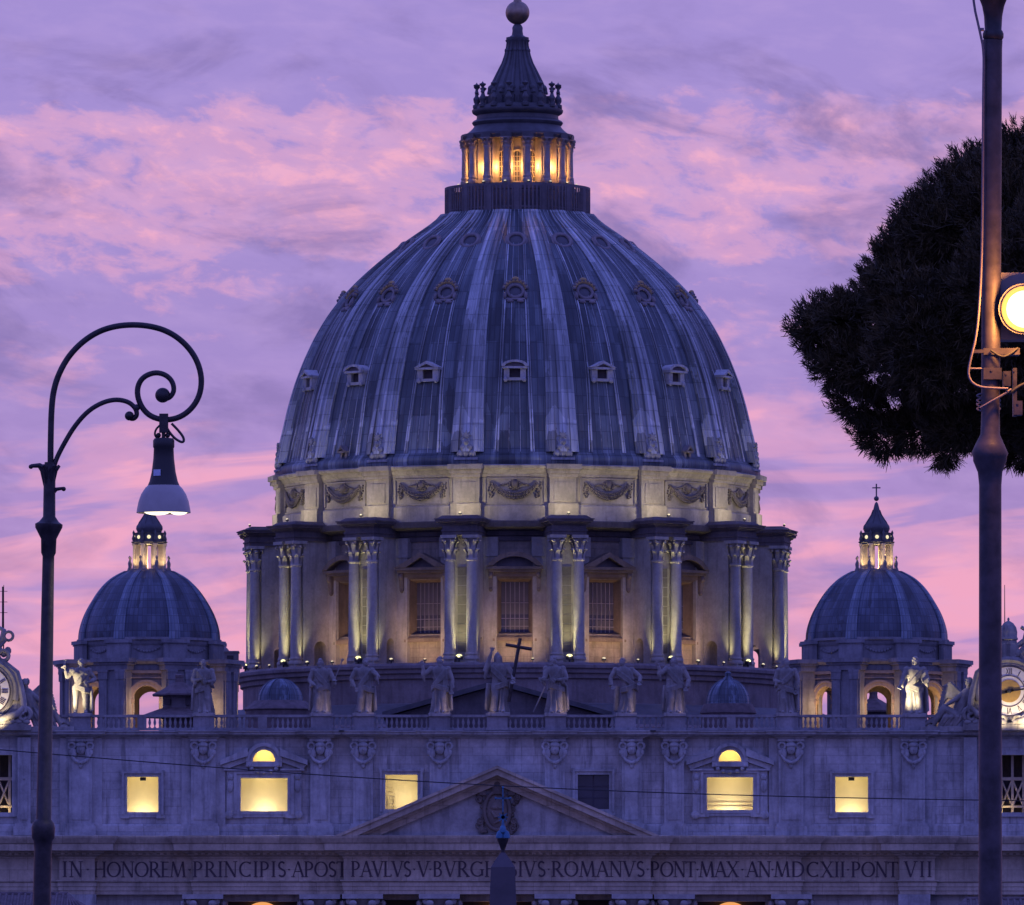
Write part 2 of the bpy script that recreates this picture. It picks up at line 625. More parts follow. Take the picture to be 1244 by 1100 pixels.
M_LENSW = glow("flood_lens_warm", (1.0, 0.86, 0.55), 1.0)
M_IRON = plain("painted_iron", (0.030, 0.023, 0.028), 0.5, 0.2, 0.7, 14.0)
M_IRON2 = plain("grey_painted_pole", (0.05, 0.042, 0.055), 0.5, 0.2, 0.6, 11.0)
M_BRONZE = plain("dark_bronze", (0.05, 0.045, 0.05), 0.5, 0.6, 0.4, 2)
M_VERD = plain("verdigris_bronze", (0.045, 0.16, 0.28), 0.6, 0.2, 0.4, 3)
M_GRANITE = plain("red_granite", (0.07, 0.058, 0.07), 0.55, 0, 0.25, 0.7)
M_INK = plain("bronze_letters", (0.06, 0.045, 0.06), 0.7, 0, 0.2, 2)
M_DIAL = plain("clock_dial", (0.62, 0.60, 0.56), 0.6, 0, 0.15, 1.5)
M_DIALG = plain("clock_gilt", (0.42, 0.27, 0.07), 0.5, 0.2, 0.25, 1.5)
M_BLACK = plain("black_paint", (0.015, 0.014, 0.018), 0.5, 0, 0.2, 2)
M_CABLE = plain("cable_rubber", (0.02, 0.02, 0.025), 0.7, 0, 0.2, 4)
# ------------------------------------------------------------------ the basilica: one building, everything fixed to it is a part
YF, YD, YS = 1000.0, 1140.0, 1100.0        # facade, great dome, side domes
X0 = at(604, 950, YF).x
DX = at(628.7, 500, YD).x - X0
PX = at(722, 500, YD).x - at(622, 500, YD).x
PX /= 100.0                                 # metres to a photograph pixel at the great dome
PF = (at(722, 950, YF).x - at(622, 950, YF).x) / 100.0
church = empty("basilica", (X0, YF, 0))
tag(church, "large domed stone basilica with long attic storey and lit windows behind the obelisk", "church")
ROT = R_(-0.7)
DLOC = (DX, YD - YF, 0)
STEP = 2 * math.pi / 16


def dz(py):                                 # height of a silhouette pixel of the great dome
    return zz(py, YD)


def fz_(py, r):                             # height of a pixel on its front, r metres before the axis
    return zz(py, YD - r)


def fx(px):
    return (px - 604.0) * PF


def fz(py):
    return zz(py, YF)


def dome_part(mb, name, mats, rz=0.0, smooth=35, parent=None):
    return mb.build(name, mats, parent or church, DLOC if parent is None else (0, 0, 0), (ROT + rz) if parent is None else 0, smooth)


M_DRUMBASE = stone("weathered_base", (0.21, 0.18, 0.185), 0.6, 1.2)  # darker stone for the base under the drum
# ---- stylobate and substructure under the drum
zS = (dz(818) + fz_(806, 30)) / 2          # level the columns stand on
b = MB()
r0 = 341 * PX
prof = [(36.5, 20), (36.5, zS - 6.9), (36.0, zS - 6.6), (33.4, zS - 4.6), (33.0, zS - 4.4), (r0 - 0.7, zS - 4.2), (r0 - 0.7, zS - 1.75), (r0 - 0.4, zS - 1.6), (r0 - 0.4, zS - 1.2),
        (r0 - 0.1, zS - 1.05), (r0 - 0.1, zS - 0.7), (r0 + .15, zS - 0.55), (r0 + .15, zS - 0.25), (r0 - 0.2, zS), (22.0, zS)]
b.lathe(prof[:3], 96)
b.lathe(prof[2:5], 96, mat=1)
b.lathe(prof[4:], 96)
dome_part(b, "drum_base", [M_DRUMBASE, M_LEADD])

M_REVEAL = stone("browned_reveal", (0.20, 0.145, 0.11), 0.55, 1.0)  # darker, browner stone inside the window openings
# ---- drum wall with its window openings
RW = 24.6
zW0, zW1 = fz_(770, RW), fz_(703.5, RW)
zE0 = fz_(657, RW)                          # underside of the entablature
HW = 20.8 * (YD - RW) / F
b = MB()
thw = HW / RW
bays = []
for k in range(16):
    c = k * STEP
    seq = [c - thw, c - thw / 2, c, c + thw / 2, c + thw]
    nseg = 4
    for i in range(4):
        a0, a1 = seq[i], seq[i + 1]
        b.lathe([(RW, zS), (RW, zW0)], 1, a0, a1)
        b.lathe([(RW, zW1), (RW, zE0 + 1)], 1, a0, a1)
    n0, n1 = c + thw, c + STEP - thw
    b.lathe([(RW, zS), (RW, zW0), (RW, zW1), (RW, zE0 + 1)], 7, n0, n1)
    # splayed reveal
    ri = RW - 1.1
    q = thw * 0.80
    v = []
    for a, r, z in ((c - thw, RW, zW0), (c + thw, RW, zW0), (c + thw, RW, zW1), (c - thw, RW, zW1), (c - q, ri, zW0 + .25), (c + q, ri, zW0 + .25), (c + q, ri, zW1 - .3), (c - q, ri, zW1 - .3)):
        v.append((r * math.sin(a), -r * math.cos(a), z))
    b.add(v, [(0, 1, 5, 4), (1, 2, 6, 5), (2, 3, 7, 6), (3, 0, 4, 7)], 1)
dome_part(b, "drum_wall", [M_DRUM, M_REVEAL], smooth=50)


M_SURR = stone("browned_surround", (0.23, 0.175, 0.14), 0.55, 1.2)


def window_parts(tri):
    """surround, pediment, consoles; pane and bars as sub-parts"""
    s = (YD - RW) / F
    fo, fi = 25.0 * s, HW
    z0, z1 = fz_(776, RW), fz_(700.5, RW)
    y = -RW
    w = MB()
    # architrave: nested frames
    for (o, i, d) in ((fo, fo - .16, .40), (fo - .14, fi + .10, .24), (fi + .12, fi, .12)):
        zb, zt = z0 + (fo - o), z1 - (fo - o) * 0.5
        ib, it = z0 + (fo - i), z1 - (fo - i) * 0.5
        w.box(-o, -i, y - d, y + .1, zb, zt)
        w.box(i, o, y - d, y + .1, zb, zt)
        w.box(-i, i, y - d, y + .1, it, zt)
        w.box(-i, i, y - d, y + .1, zb, ib)
    w.box(-fo - .15, fo + .15, y - .42, y + .1, z0 - .28, z0)
    zc0, zc1 = fz_(699.5, RW), fz_(689, RW)
    ph = 34.5 * s
    w.box(-fo - .05, fo + .05, y - .5, y + .1, z1, zc0 + .35)
    w.box(-ph + .15, ph - .15, y - 1.05, y + .1, zc0 + .35, zc0 + .62)
    w.box(-ph, ph, y - 1.35, y + .1, zc0 + .62, zc1)
    zt = fz_(671, RW)
    if tri:
        for sx in (-1, 1):
            out = [(sx * ph, zc1 + .01), (0, zt), (0, zt - .50), (sx * (ph - 1.3), zc1 + .01)]
            if sx > 0:
                out = out[::-1]
            w.prism(out, y - 1.45, y + .1)
        w.prism([(-ph + .9, zc1 + .01), (ph - .9, zc1 + .01), (0, zt - .4)], y - .4, y + .1, 1)
    else:
        h = zt - zc1
        Rr = (ph * ph + h * h) / (2 * h)
        am = math.asin(ph / Rr)
        o = [(Rr * math.sin(a), zt - Rr + Rr * math.cos(a)) for a in np.linspace(-am, am, 15)]
        r2 = Rr - .50
        am2 = am * .83
        i = [(r2 * math.sin(a), zt - Rr + r2 * math.cos(a)) for a in np.linspace(-am2, am2, 15)]
        for j in range(14):
            w.prism([i[j], i[j + 1], o[j + 1], o[j]], y - 1.45, y + .1)
        w.prism([(i[0][0], zc1 + .01)] + [(i[-1][0], zc1 + .01)] + i[::-1], y - .4, y + .1, 1)
    for sx in (-1, 1):                     # scroll consoles
        cx = sx * (fo + .36)
        w.taper(.24, .5, zc0 + .33, .18, .26, zc0 - 1.5, cx, y - .4)
        w.ball((cx, y - .82, zc0 + .0), (.26, .3, .36), 8, 6)
        w.ball((cx, y - .55, zc0 - 1.45), (.2, .24, .28), 8, 6)
    return w


def pane_parts():
    y = -(RW - 1.0)
    q = HW * .80
    p = MB()
    p.box(-q, q, y, y + .05, zW0 + .2, zW1 - .25, 0)
    h = zW1 - zW0
    p.box(-q * .98, q * .98, y - .03, y + .01, zW0 + h * .36, zW1 - .28, 1)      # pale blind behind the bars
    p.box(-q * .45, q * .95, y - .03, y + .01, zW0 + .25, zW0 + h * .26, 1)
    g = MB()
    for i in range(1, 6):
        x = -q + 2 * q * i / 6
        g.box(x - .035, x + .035, y - .12, y - .05, zW0 + .2, zW1 - .3)
    for j in (1, 2, 4):
        z = zW0 + h * j / 7
        g.box(-q, q, y - .13, y - .06, z - .03, z + .03)
    return p, g


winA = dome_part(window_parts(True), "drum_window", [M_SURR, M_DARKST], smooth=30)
p, g = pane_parts()
dome_part(p, "pane", [M_GLASSD, M_BLIND], parent=winA, smooth=0)
dome_part(g, "window_bars", M_MULL, parent=winA, smooth=0)
winB = dome_part(window_parts(False), "drum_window", [M_SURR, M_DARKST], smooth=30)
dome_part(p, "pane", [M_GLASSD, M_BLIND], parent=winB, smooth=0)
dome_part(g, "window_bars", M_MULL, parent=winB, smooth=0)
for k in (-4, -3, -2, 2, 3, 4, -1, 1):
    if k in (-1,):
        winA.rotation_euler[2] = ROT - STEP
    else:
        dup(winA if k % 2 else winB, ROT + k * STEP)

# small arched doors at the foot of the drum wall, between windows and buttresses
for px, lit in ((377, 1), (485.5, 0), (767, 1), (879, 1)):
    a = math.asin(max(-1, min(1, (px - 626) * PX * .985 / RW)))
    d = MB()
    pts = [(-.42, zS + .1), (.42, zS + .1), (.42, zS + 1.9)] + [(.42 * math.cos(t), zS + 1.9 + .42 * math.sin(t)) for t in np.linspace(.3, math.pi - .3, 7)] + [(-.42, zS + 1.9)]
    d.prism(pts, -RW - .08, -RW + .1)
    dome_part(d, "arched_door", M_PLASTER if lit else M_SHUT, a - ROT)

# ---- buttresses with coupled columns
RC = 28.75
CXO = 1.17
CR = 0.60
zK0 = fz_(679.5, RC)                        # foot of the capitals
zK1 = fz_(650, RC)
zT0, zT1 = fz_(650, RC), fz_(629, RC + 1.6)  # entablature block


def fluted(b, x, y, r, z0, z1, n=18, mat=0):
    b.lathe([(r * 1.32, z0), (r * 1.32, z0 + .34)], 4, math.pi / 4, math.pi / 4 + 2 * math.pi, x, y, mat, cap=True)
    pr = [(r * 1.3, z0 + .34), (r * 1.36, z0 + .48), (r * 1.3, z0 + .62), (r * 1.12, z0 + .68), (r * 1.1, z0 + .80), (r * 1.22, z0 + .88), (r * 1.2, z0 + 1.0), (r * 1.04, z0 + 1.06), (r, z0 + 1.25)]
    h = z1 - z0
    pr += [(r, z0 + h * .35), (r * .97, z0 + h * .6), (r * .90, z1 - .2), (r * .98, z1 - .15), (r * .98, z1 - .02), (r * .90, z1)]
    b.lathe(pr, n, cx=x, cy=y, mat=mat)


def corinthian(b, x, y, r, z0, z1, mat=0, half=False):
    h = z1 - z0
    b.lathe([(r * .9, z0 - .12), (r * 1.06, z0 - .1), (r * 1.1, z0), (r * 1.06, z0 + .1), (r * .9, z0 + .12)], 16, cx=x, cy=y, mat=mat)
    b.lathe([(r * .78, z0), (r * .72, z0 + h * .4), (r * .76, z0 + h * .7), (r * 1.2, z0 + h * .86)], 14, cx=x, cy=y, mat=mat)
    for row, (n, zb, hh, ro, off) in enumerate(((6, .0, .44, .30, 0), (6, .32, .46, .36, .5))):
        for i in range(n):
            a = 2 * math.pi * (i + off) / n
            M = Matrix.Translation((x, y, z0 + zb * h)) @ Matrix.Rotation(a, 4, "Z")
            w = r * .36
            v = []
            for (t, o, ww) in ((0, .90, 1), (.5, 1.0, 1.1), (.82, 1.10 + ro * .5, 1.0), (1.0, 1.06 + ro, .9), (.84, 1.10 + ro * 1.25, .6)):
                for sx in (-1, 1):
                    v.append((sx * w * ww, -r * o, t * hh * h))
            f = [(2 * j, 2 * j + 1, 2 * j + 3, 2 * j + 2) for j in range(4)]
            b.add(v, f, mat, M)
            b.ball((0, -r * (1.06 + ro), hh * h * .93), (w * .95, r * .25, r * .24), 8, 6, mat, M)
    for i in range(4):
        a = math.pi / 4 + i * math.pi / 2
        ox, oy = math.sin(a) * r * 1.38, -math.cos(a) * r * 1.38
        b.ball((x + ox, y + oy, z0 + h * .80), (r * .26, r * .26, r * .26), 7, 5, mat)
    for i in range(4):
        a = i * math.pi / 2
        b.ball((x + math.sin(a) * r * 1.22, y - math.cos(a) * r * 1.22, z0 + h * .92), r * .17, 6, 5, mat)
    s = r * 1.45
    b.box(x - s, x + s, y - s, y + s, z0 + h * .87, z1 - .003, mat)


b = MB()
hw = 1.62
# radial wall pierced by the passage next to the drum
arch = [(-.75 * math.cos(t), 2.1 + .75 * math.sin(t)) for t in np.linspace(0, math.pi, 9)]
rr = [(26.0 + dx_, zS + dz_) for dx_, dz_ in arch]
outl = [(RW - .3, zS - .05), (rr[0][0], zS - .05)] + rr + [(rr[-1][0], zS - .05), (RC - .62, zS - .05), (RC - .62, zT0), (RW - .3, zT0)]
Mx = Matrix(((0, 1, 0, 0), (-1, 0, 0, 0), (0, 0, 1, 0), (0, 0, 0, 1)))
b.prism(outl, -hw, hw, 0, Mx)
# panel blocks between the columns, the shade there put into a darker stone
zz0 = zS + 1.2
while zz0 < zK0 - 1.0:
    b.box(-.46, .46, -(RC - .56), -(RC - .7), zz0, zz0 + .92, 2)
    zz0 += 1.0
b.box(-2.0, 2.0, -(RC + .95), -(RC - .9), zS - .25, zS + .04)
# entablature block: architrave, frieze, cornice
h = zT1 - zT0
yb, yf = -(RW - .2), -(RC + .72)
for (e, a0, a1) in ((.0, 0, .22), (.10, .22, .32), (-.02, .32, .62), (.16, .62, .70), (.36, .70, .80), (.62, .80, .93), (.72, .93, 1.0)):
    b.box(-1.86 - e, 1.86 + e, yf - e, yb, zT0 + a0 * h, zT0 + a1 * h - .004, 1)
b.taper(2.4, 2.6, zT1, 1.9, 2.2, zT1 + .35, 0, -(RC - 1.7), 1)
# pilasters where the buttress meets the wall
for sx in (-1, 1):
    b.box(sx * 2.3 - .7, sx * 2.3 + .7, -(RW + .35), -(RW - .3), zS, zT0)
    b.box(sx * 2.3 - .85, sx * 2.3 + .85, -(RW + .5), -(RW - .3), zK0 + .5, zT0 - .01)
c = MB()
fluted(c, CXO, -RC, CR, zS, zK0, 20)
cp = MB()
corinthian(cp, CXO, -RC, CR, zK0, zK1)
order = [k for k in range(-6, 6) if math.cos((k + .5) * STEP) > -.45]
first = True
for k in order:
    rz = (k + .5) * STEP
    if first:
        but = dome_part(b, "buttress", [M_COLUMN, M_SHADED, stone("shadowed_blocks", (0.20, 0.18, 0.15), 0.5, 1.2)], rz, 30)
        colm = dome_part(c, "column", M_COLUMN, rz, 40)
        dome_part(cp, "capital", M_COLUMN, parent=colm, smooth=30)
        c2 = MB()
        c2.v, c2.f, c2.m = [(x - 2 * CXO, y, z) for x, y, z in c.v], c.f, c.m
        col2 = dome_part(c2, "column", M_COLUMN, rz, 40)
        cp2 = MB()
        cp2.v, cp2.f, cp2.m = [(x - 2 * CXO, y, z) for x, y, z in cp.v], cp.f, cp.m
        dome_part(cp2, "capital", M_COLUMN, parent=col2, smooth=30)
        first = False
    else:
        dup(but, ROT + rz)
        dup(colm, ROT + rz)
        dup(col2, ROT + rz)

# ---- entablature ring of the drum
b = MB()
e0, e1 = fz_(657, RW), fz_(640, RW)
hh = e1 - e0
b.lathe([(RW, e0), (RW + .25, e0), (RW + .25, e0 + hh * .3), (RW + .4, e0 + hh * .36), (RW + .2, e0 + hh * .4), (RW + .2, e0 + hh * .68), (RW + .6, e0 + hh * .76), (RW + 1.0, e0 + hh * .84),
         (RW + 1.7, e0 + hh * .93), (RW + 1.8, e1 + .25), (RW + 1.8, e1 + .5), (24.0, e1 + .9)], 128)
dome_part(b, "drum_entablature", M_SHADED)

# ---- attic of the drum
RA = 289.0 * PX
zA0, zA1 = dz(643), dz(592)
zC0, zC1 = dz(597), dz(582.5)
b = MB()
b.lathe([(RA + .35, zA0 - .6), (RA + .35, zA0 + 1.0), (RA + .12, zA0 + 1.15), (RA, zA0 + 1.3), (RA, zC0), (RA + .15, zC0 + .05), (RA + .2, zC0 + .3), (RA + .45, zC0 + .5), (RA + .55, zC0 + .75),
         (RA + .85, zC0 + .9), (RA + .95, zC1 - .12), (RA + .8, zC1), (RA - 1, zC1 + .1)], 128)
dome_part(b, "attic_wall", M_ATTIC)
b = MB()
pw = 1.42
for (w_, d, z0, z1) in ((pw, .5, zA0 - .3, zC0 - .02), (pw + .22, .85, zA0 - .3, zA0 + 1.28), (pw - .45, .58, zA0 + 1.5, zC0 - .5), (pw + .15, .75, zC0 - .03, zC0 + .33), (pw + .3, .95, zC0 + .34, zC0 + .78), (pw + .45, 1.32, zC0 + .79, zC1 + .03)):
    b.box(-w_, w_, -(RA + d), -(RA - .5), z0, z1)
pier = dome_part(b, "attic_pier", M_ATTIC, STEP / 2, 30)
for k in order:
    if k != 0:
        dup(pier, ROT + (k + .5) * STEP)
# garland panels
b = MB()
zp0, zp1 = fz_(612.5, RA), fz_(580.5, RA)
zm, hp = (zp0 + zp1) / 2, (zp1 - zp0)
for (x0, x1, q0, q1) in ((-3.15, 3.15, zp1 - .12, zp1), (-3.15, 3.15, zp0, zp0 + .12), (-3.15, -3.03, zp0 + .13, zp1 - .13), (3.03, 3.15, zp0 + .13, zp1 - .13)):
    for j in range(6):
        xa, xb = x0 + (x1 - x0) * j / 6, x0 + (x1 - x0) * (j + 1) / 6
        b.box(xa, xb, -.16, .1, q0, q1)
b.bend(RA)
panel = dome_part(b, "garland_panel", M_ATTIC, 0, 30)
g = MB()
sw = []
for i in range(25):
    t = -1 + 2 * i / 24
    sw.append((t * 2.3, -.16 - .12 * (1 - t * t), zp1 - .75 - (hp * .42) * (1 - t * t)))
rnd = random.Random(3)
for i, q in enumerate(sw):
    t = -1 + 2 * i / 24
    r = .15 + .22 * (1 - t * t) ** .7
    for s_ in (-1, 0, 1):
        g.ball((q[0] + rnd.uniform(-.05, .05), q[1] - .04 - (.07 if s_ == 0 else 0), q[2] + s_ * r * .75), (.12, .16, .13 + .03 * rnd.random()), 6, 5)
for sx in (-1, 1):
    for j in range(7):
        g.ball((sx * (2.38 + rnd.uniform(-.16, .16)), -.15, zp1 - .55 - j * .24), (.17, .17, .15), 6, 5)
    for j in range(6):
        g.ball((sx * (2.62 + rnd.uniform(-.1, .2)), -.1, zp1 - .5 - j * .28), (.10, .12, .12), 6, 4)
g.ball((0, -.18, zp1 - .72), (.36, .34, .42), 10, 8)
for a in range(10):
    t = a * math.pi / 5
    g.ball((.55 * math.cos(t), -.12, zp1 - .75 + .42 * math.sin(t)), (.2, .15, .16), 6, 5)
for sx in (-1, 1):
    for j in range(4):
        g.ball((sx * (.75 + j * .22), -.1, zp1 - .62 - .05 * j), (.16, .12, .11), 6, 4)
g.bend(RA)
gar = dome_part(g, "garland", M_CARVE, parent=panel, smooth=60)
for k in (-4, -3, -2, -1, 1, 2, 3, 4):
    dup(panel, ROT + k * STEP)

# ---- the great dome
sil = [(583, 293), (576, 293), (573, 291), (564, 288.5), (546, 285.2), (528, 281), (498, 274.5), (469, 266.3), (441, 255.8), (413, 243), (388, 228.5), (364, 210.5), (342, 189.5), (321, 166), (302, 142.5), (282, 114), (266, 90)]
zs_ = np.array([dz(y) for y, _ in sil])
rs_ = np.array([r * PX for _, r in sil])
ZB, ZTOP = dz(567), dz(262)


def dome_r(z):
    return float(np.interp(z, zs_, rs_))


zfine = np.linspace(ZB, ZTOP, 64)
rfine = np.array([dome_r(z) for z in zfine])
for _ in range(3):                         # take the corners off the measured polyline
    rfine[1:-1] = (rfine[:-2] + 2 * rfine[1:-1] + rfine[2:]) / 4


def dome_rs(z):
    return float(np.interp(z, zfine, rfine))


def shell_r(z):
    t = (z - ZB) / (ZTOP - ZB)
    return dome_rs(z) - .08


b = MB()
b.lathe([(RA + .4, zC1 - .05), (RA + .55, zC1 + .35), (RA + .45, zC1 + .9), (RA + .1, zC1 + 1.15), (shell_r(ZB) + .25, ZB - .25), (shell_r(ZB), ZB)] + [(shell_r(z), z) for z in zfine[1:]] + [(0.5, ZTOP + .5)], 192)
dome = dome_part(b, "great_dome", M_LEAD, smooth=50)


def strip(mb, w0, w1, h0, h1, z0=ZB, z1=ZTOP, x0=0.0, x1=None, mat=0, n=48):
    """band of lead running up the dome at arc offset x, half width w, height h over the shell"""
    x1 = x0 if x1 is None else x1
    v, f = [], []
    for i in range(n + 1):
        z = z0 + (z1 - z0) * i / n
        t = (z - ZB) / (ZTOP - ZB)
        w, h, x = w0 + (w1 - w0) * t, h0 + (h1 - h0) * t, x0 + (x1 - x0) * t
        r = shell_r(z)
        for xx, rr_ in ((x - w, r - .3), (x - w, r + h), (x + w, r + h), (x + w, r - .3)):
            a = xx / r
            v.append((rr_ * math.sin(a), -rr_ * math.cos(a), z))
    for i in range(n):
        for j in range(3):
            a = i * 4 + j
            f.append((a, a + 1, a + 5, a + 4))
    f.append((3, 2, 1, 0))
    mb.add(v, f, mat)


b = MB()
strip(b, 1.75, .78, .30, .16)
strip(b, 1.40, .60, .58, .32)
strip(b, .34, .18, .86, .50)
for sx in (-1, 1):
    strip(b, .18, .10, .76, .42, x0=sx * 1.02, x1=sx * .44)
rib = dome_part(b, "dome_rib", M_LEADRIB, STEP / 2, 40)
for k in order:
    if k != 0:
        dup(rib, ROT + (k + .5) * STEP)
# raised border of each lead panel
b = MB()
for sx in (-1, 1):
    strip(b, .10, .05, .13, .08, x0=sx * 1.78, x1=sx * .62)
    strip(b, .06, .03, .07, .05, x0=sx * 2.05, x1=sx * .78)
for x in (-.62, .62):
    strip(b, .03, .02, .06, .04, x0=x, x1=x * .35)
border = dome_part(b, "panel_border", M_LEADRIB, 0, 40)
for k in (-4, -3, -2, -1, 1, 2, 3, 4):
    dup(border, ROT + k * STEP)
# stone emblem (heaped mounts under a star) at the foot of each rib
b = MB()
z0 = fz_(556, RA)
yr = -(shell_r(z0) + .55)
for (x, z, r) in ((-.62, .42, .42), (0, .42, .42), (.62, .42, .42), (-.32, 1.05, .40), (.32, 1.05, .40), (0, 1.6, .36)):
    b.ball((x, yr + .05, z0 + z), (r, .34, r * 1.05), 10, 7)
st = []
for i in range(16):
    a = math.pi / 2 + 2 * math.pi * i / 16
    q = .52 if i % 2 == 0 else .22
    st.append((q * math.cos(a), z0 + 2.35 + q * math.sin(a)))
b.prism(st, yr - .12, yr + .3)
b.box(-1.25, 1.25, yr - .25, yr + .6, z0 - .25, z0)
emb = dome_part(b, "rib_emblem", M_TRAVP, STEP / 2, 50)
for k in order:
    if k != 0 and abs(k + .5) < 5:
        dup(emb, ROT + (k + .5) * STEP)


# dormers: lowest hatch, pedimented dormer, hooded oval, ring
def dormer(py0, py1, w, tri):
    z0 = zz(py1, YD - 24)
    for _ in range(3):
        z0 = zz(py1, YD - shell_r(z0))
    z1 = zz(py0, YD - shell_r(z0))
    r = shell_r(z0)
    H = z1 - z0
    d = MB()
    y = -r - .25
    zl, zt = z0 + H * .22, z0 + H * .62
    ow = w * .42
    d.box(-w * .86, -ow, y, y + 4, zl, zt)
    d.box(ow, w * .86, y, y + 4, zl, zt)
    d.box(-w * .86, w * .86, y + .01, y + 4, zl - .3, zl)
    d.box(-w, w, y - .32, y + 4, zt, zt + H * .09)
    if tri:
        for s_ in (-1, 1):
            o = [(s_ * w * 1.05, zt + H * .09), (0, z1), (0, z1 - H * .13), (s_ * w * .66, zt + H * .09)]
            d.prism(o if s_ < 0 else o[::-1], y - .42, y + 4)
        d.prism([(-w * .7, zt + H * .09), (w * .7, zt + H * .09), (0, z1 - H * .12)], y - .05, y + 3.5, 1)
    else:
        hgt = z1 - zt - H * .09
        n = 10
        o = [(w * 1.05 * math.cos(t), zt + H * .09 + hgt * math.sin(t)) for t in np.linspace(0, math.pi, n)]
        i = [(w * .78 * math.cos(t), zt + H * .09 + hgt * .66 * math.sin(t)) for t in np.linspace(0, math.pi, n)]
        for j in range(n - 1):
            d.prism([i[j + 1], i[j], o[j], o[j + 1]], y - .42, y + 4)
        d.prism(i, y - .05, y + 3.5, 1)
    for s_ in (-1, 1):
        d.ball((s_ * w * .72, y - .05, zl - .22), (w * .18, .18, H * .12), 7, 5)
    hole = MB()
    hole.box(-ow, ow, y + .35, y + .6, zl, zt)
    return d, hole


dA, hA = dormer(437.5, 465, 1.36, False)
dB, hB = dormer(437.5, 465, 1.36, True)
da = dome_part(dA, "dormer", [M_TRAVP, M_DARKST], 0, 40)
dome_part(hA, "opening", M_SHUT, parent=da, smooth=0)
db = dome_part(dB, "dormer", [M_TRAVP, M_DARKST], STEP, 40)
dome_part(hB, "opening", M_SHUT, parent=db, smooth=0)
for k in (-3, -2, -1, 2, 3):
    dup(db if k % 2 else da, ROT + k * STEP)


def on_shell(py):
    z = zz(py, YD - 18)
    for _ in range(4):
        z = zz(py, YD - shell_r(z))
    e = .4
    dr = (shell_r(z + e) - shell_r(z - e)) / (2 * e)
    tilt = math.atan2(-dr, 1.0)             # lean of the surface back from vertical
    return Matrix.Translation((0, -shell_r(z), z)) @ Matrix.Rotation(-tilt * .75, 4, "X")


b = MB()
b.ring((0, -.15, 0), .84, .20, 24, 8, rz=.78)
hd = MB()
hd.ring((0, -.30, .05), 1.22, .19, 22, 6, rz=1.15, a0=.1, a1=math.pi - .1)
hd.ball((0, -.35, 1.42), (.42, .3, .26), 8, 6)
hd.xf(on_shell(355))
for i in range(9):
    t = math.pi * (i + .5) / 9
    b.ball((1.25 * math.cos(t), -.35, .1 + 1.2 * math.sin(t)), (.2, .28, .2), 6, 5)
b.box(-1.05, 1.05, -.3, .9, -1.12, -.92)
for sx in (-1, 1):
    b.ball((sx * 1.1, -.2, -.55), (.22, .3, .45), 7, 6)
    b.ball((sx * .55, -.25, -1.28), (.42, .2, .2), 7, 5)
b.box(-.9, .9, .05, 1.4, -.9, .95)
b.xf(on_shell(355))
ov = dome_part(b, "oval_dormer", M_LANT, 0, 50)
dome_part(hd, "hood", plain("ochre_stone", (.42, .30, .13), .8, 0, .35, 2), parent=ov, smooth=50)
h = MB()
h.ball((0, .0, 0), (.72, .12, .66), 16, 8)
h.xf(on_shell(355))
dome_part(h, "opening", M_LEADD, parent=ov, smooth=0)
b = MB()
b.ring((0, -.1, 0), .92, .20, 24, 8)
b.ring((0, -.05, 0), 1.15, .10, 24, 6)
b.xf(on_shell(292.5))
rg = dome_part(b, "ring_vent", M_LANT, 0, 50)
h = MB()
h.ball((0, .0, 0), (.76, .14, .76), 16, 8)
h.xf(on_shell(292.5))
dome_part(h, "opening", M_LEADD, parent=rg, smooth=0)
for k in (-5, -4, -3, -2, -1, 1, 2, 3, 4, 5):
    dup(ov, ROT + k * STEP)
    if abs(k) < 5:
        dup(rg, ROT + k * STEP)
# narrow hatches low on two of the panels
dH, hH = dormer(536, 560, .55, True)
hat = dome_part(dH, "lead_hatch", [M_LANT, M_DARKST], -2 * STEP, 40)
dome_part(hH, "opening", M_SHUT, parent=hat, smooth=0)
dup(hat, ROT + 2 * STEP)

# ------------------------------------------------------------------ lantern of the great dome
zf = dz(264)
b = MB()
b.lathe([(88 * PX, zf - 1.0), (89.5 * PX, zf - .6), (89.5 * PX, zf), (87 * PX, zf + .12), (71 * PX, zf + .2)], 96)
b.lathe([(76 * PX, zf - .2), (74 * PX, zf + .6), (70 * PX, zf + .75), (69 * PX, dz(236)), (70.5 * PX, dz(235)), (70.5 * PX, dz(230.5)), (40 * PX, dz(230))], 96)
dome_part(b, "lantern_platform", M_DARKST)
b = MB()
zr = dz(230.5)
b.lathe([(87 * PX, zr - .18), (88.6 * PX, zr - .18), (88.6 * PX, zr + .1), (87 * PX, zr + .1), (87 * PX, zr - .18)], 96)
b.lathe([(87.4 * PX, zf + .45), (88.2 * PX, zf + .45), (88.2 * PX, zf + .55), (87.4 * PX, zf + .55), (87.4 * PX, zf + .45)], 96)
b.lathe([(87.4 * PX, zr - .75), (88.2 * PX, zr - .75), (88.2 * PX, zr - .67), (87.4 * PX, zr - .67), (87.4 * PX, zr - .75)], 96)
rb = 87.8 * PX
for i in range(112):
    a = 2 * math.pi * i / 112
    w = .085 if i % 7 else .3
    M = Matrix.Rotation(a, 4, "Z")
    b.box(-w, w, -rb - .07, -rb + .07, zf, zr - .1, 0, M)
dome_part(b, "balcony_railing", M_DARKST, smooth=0)

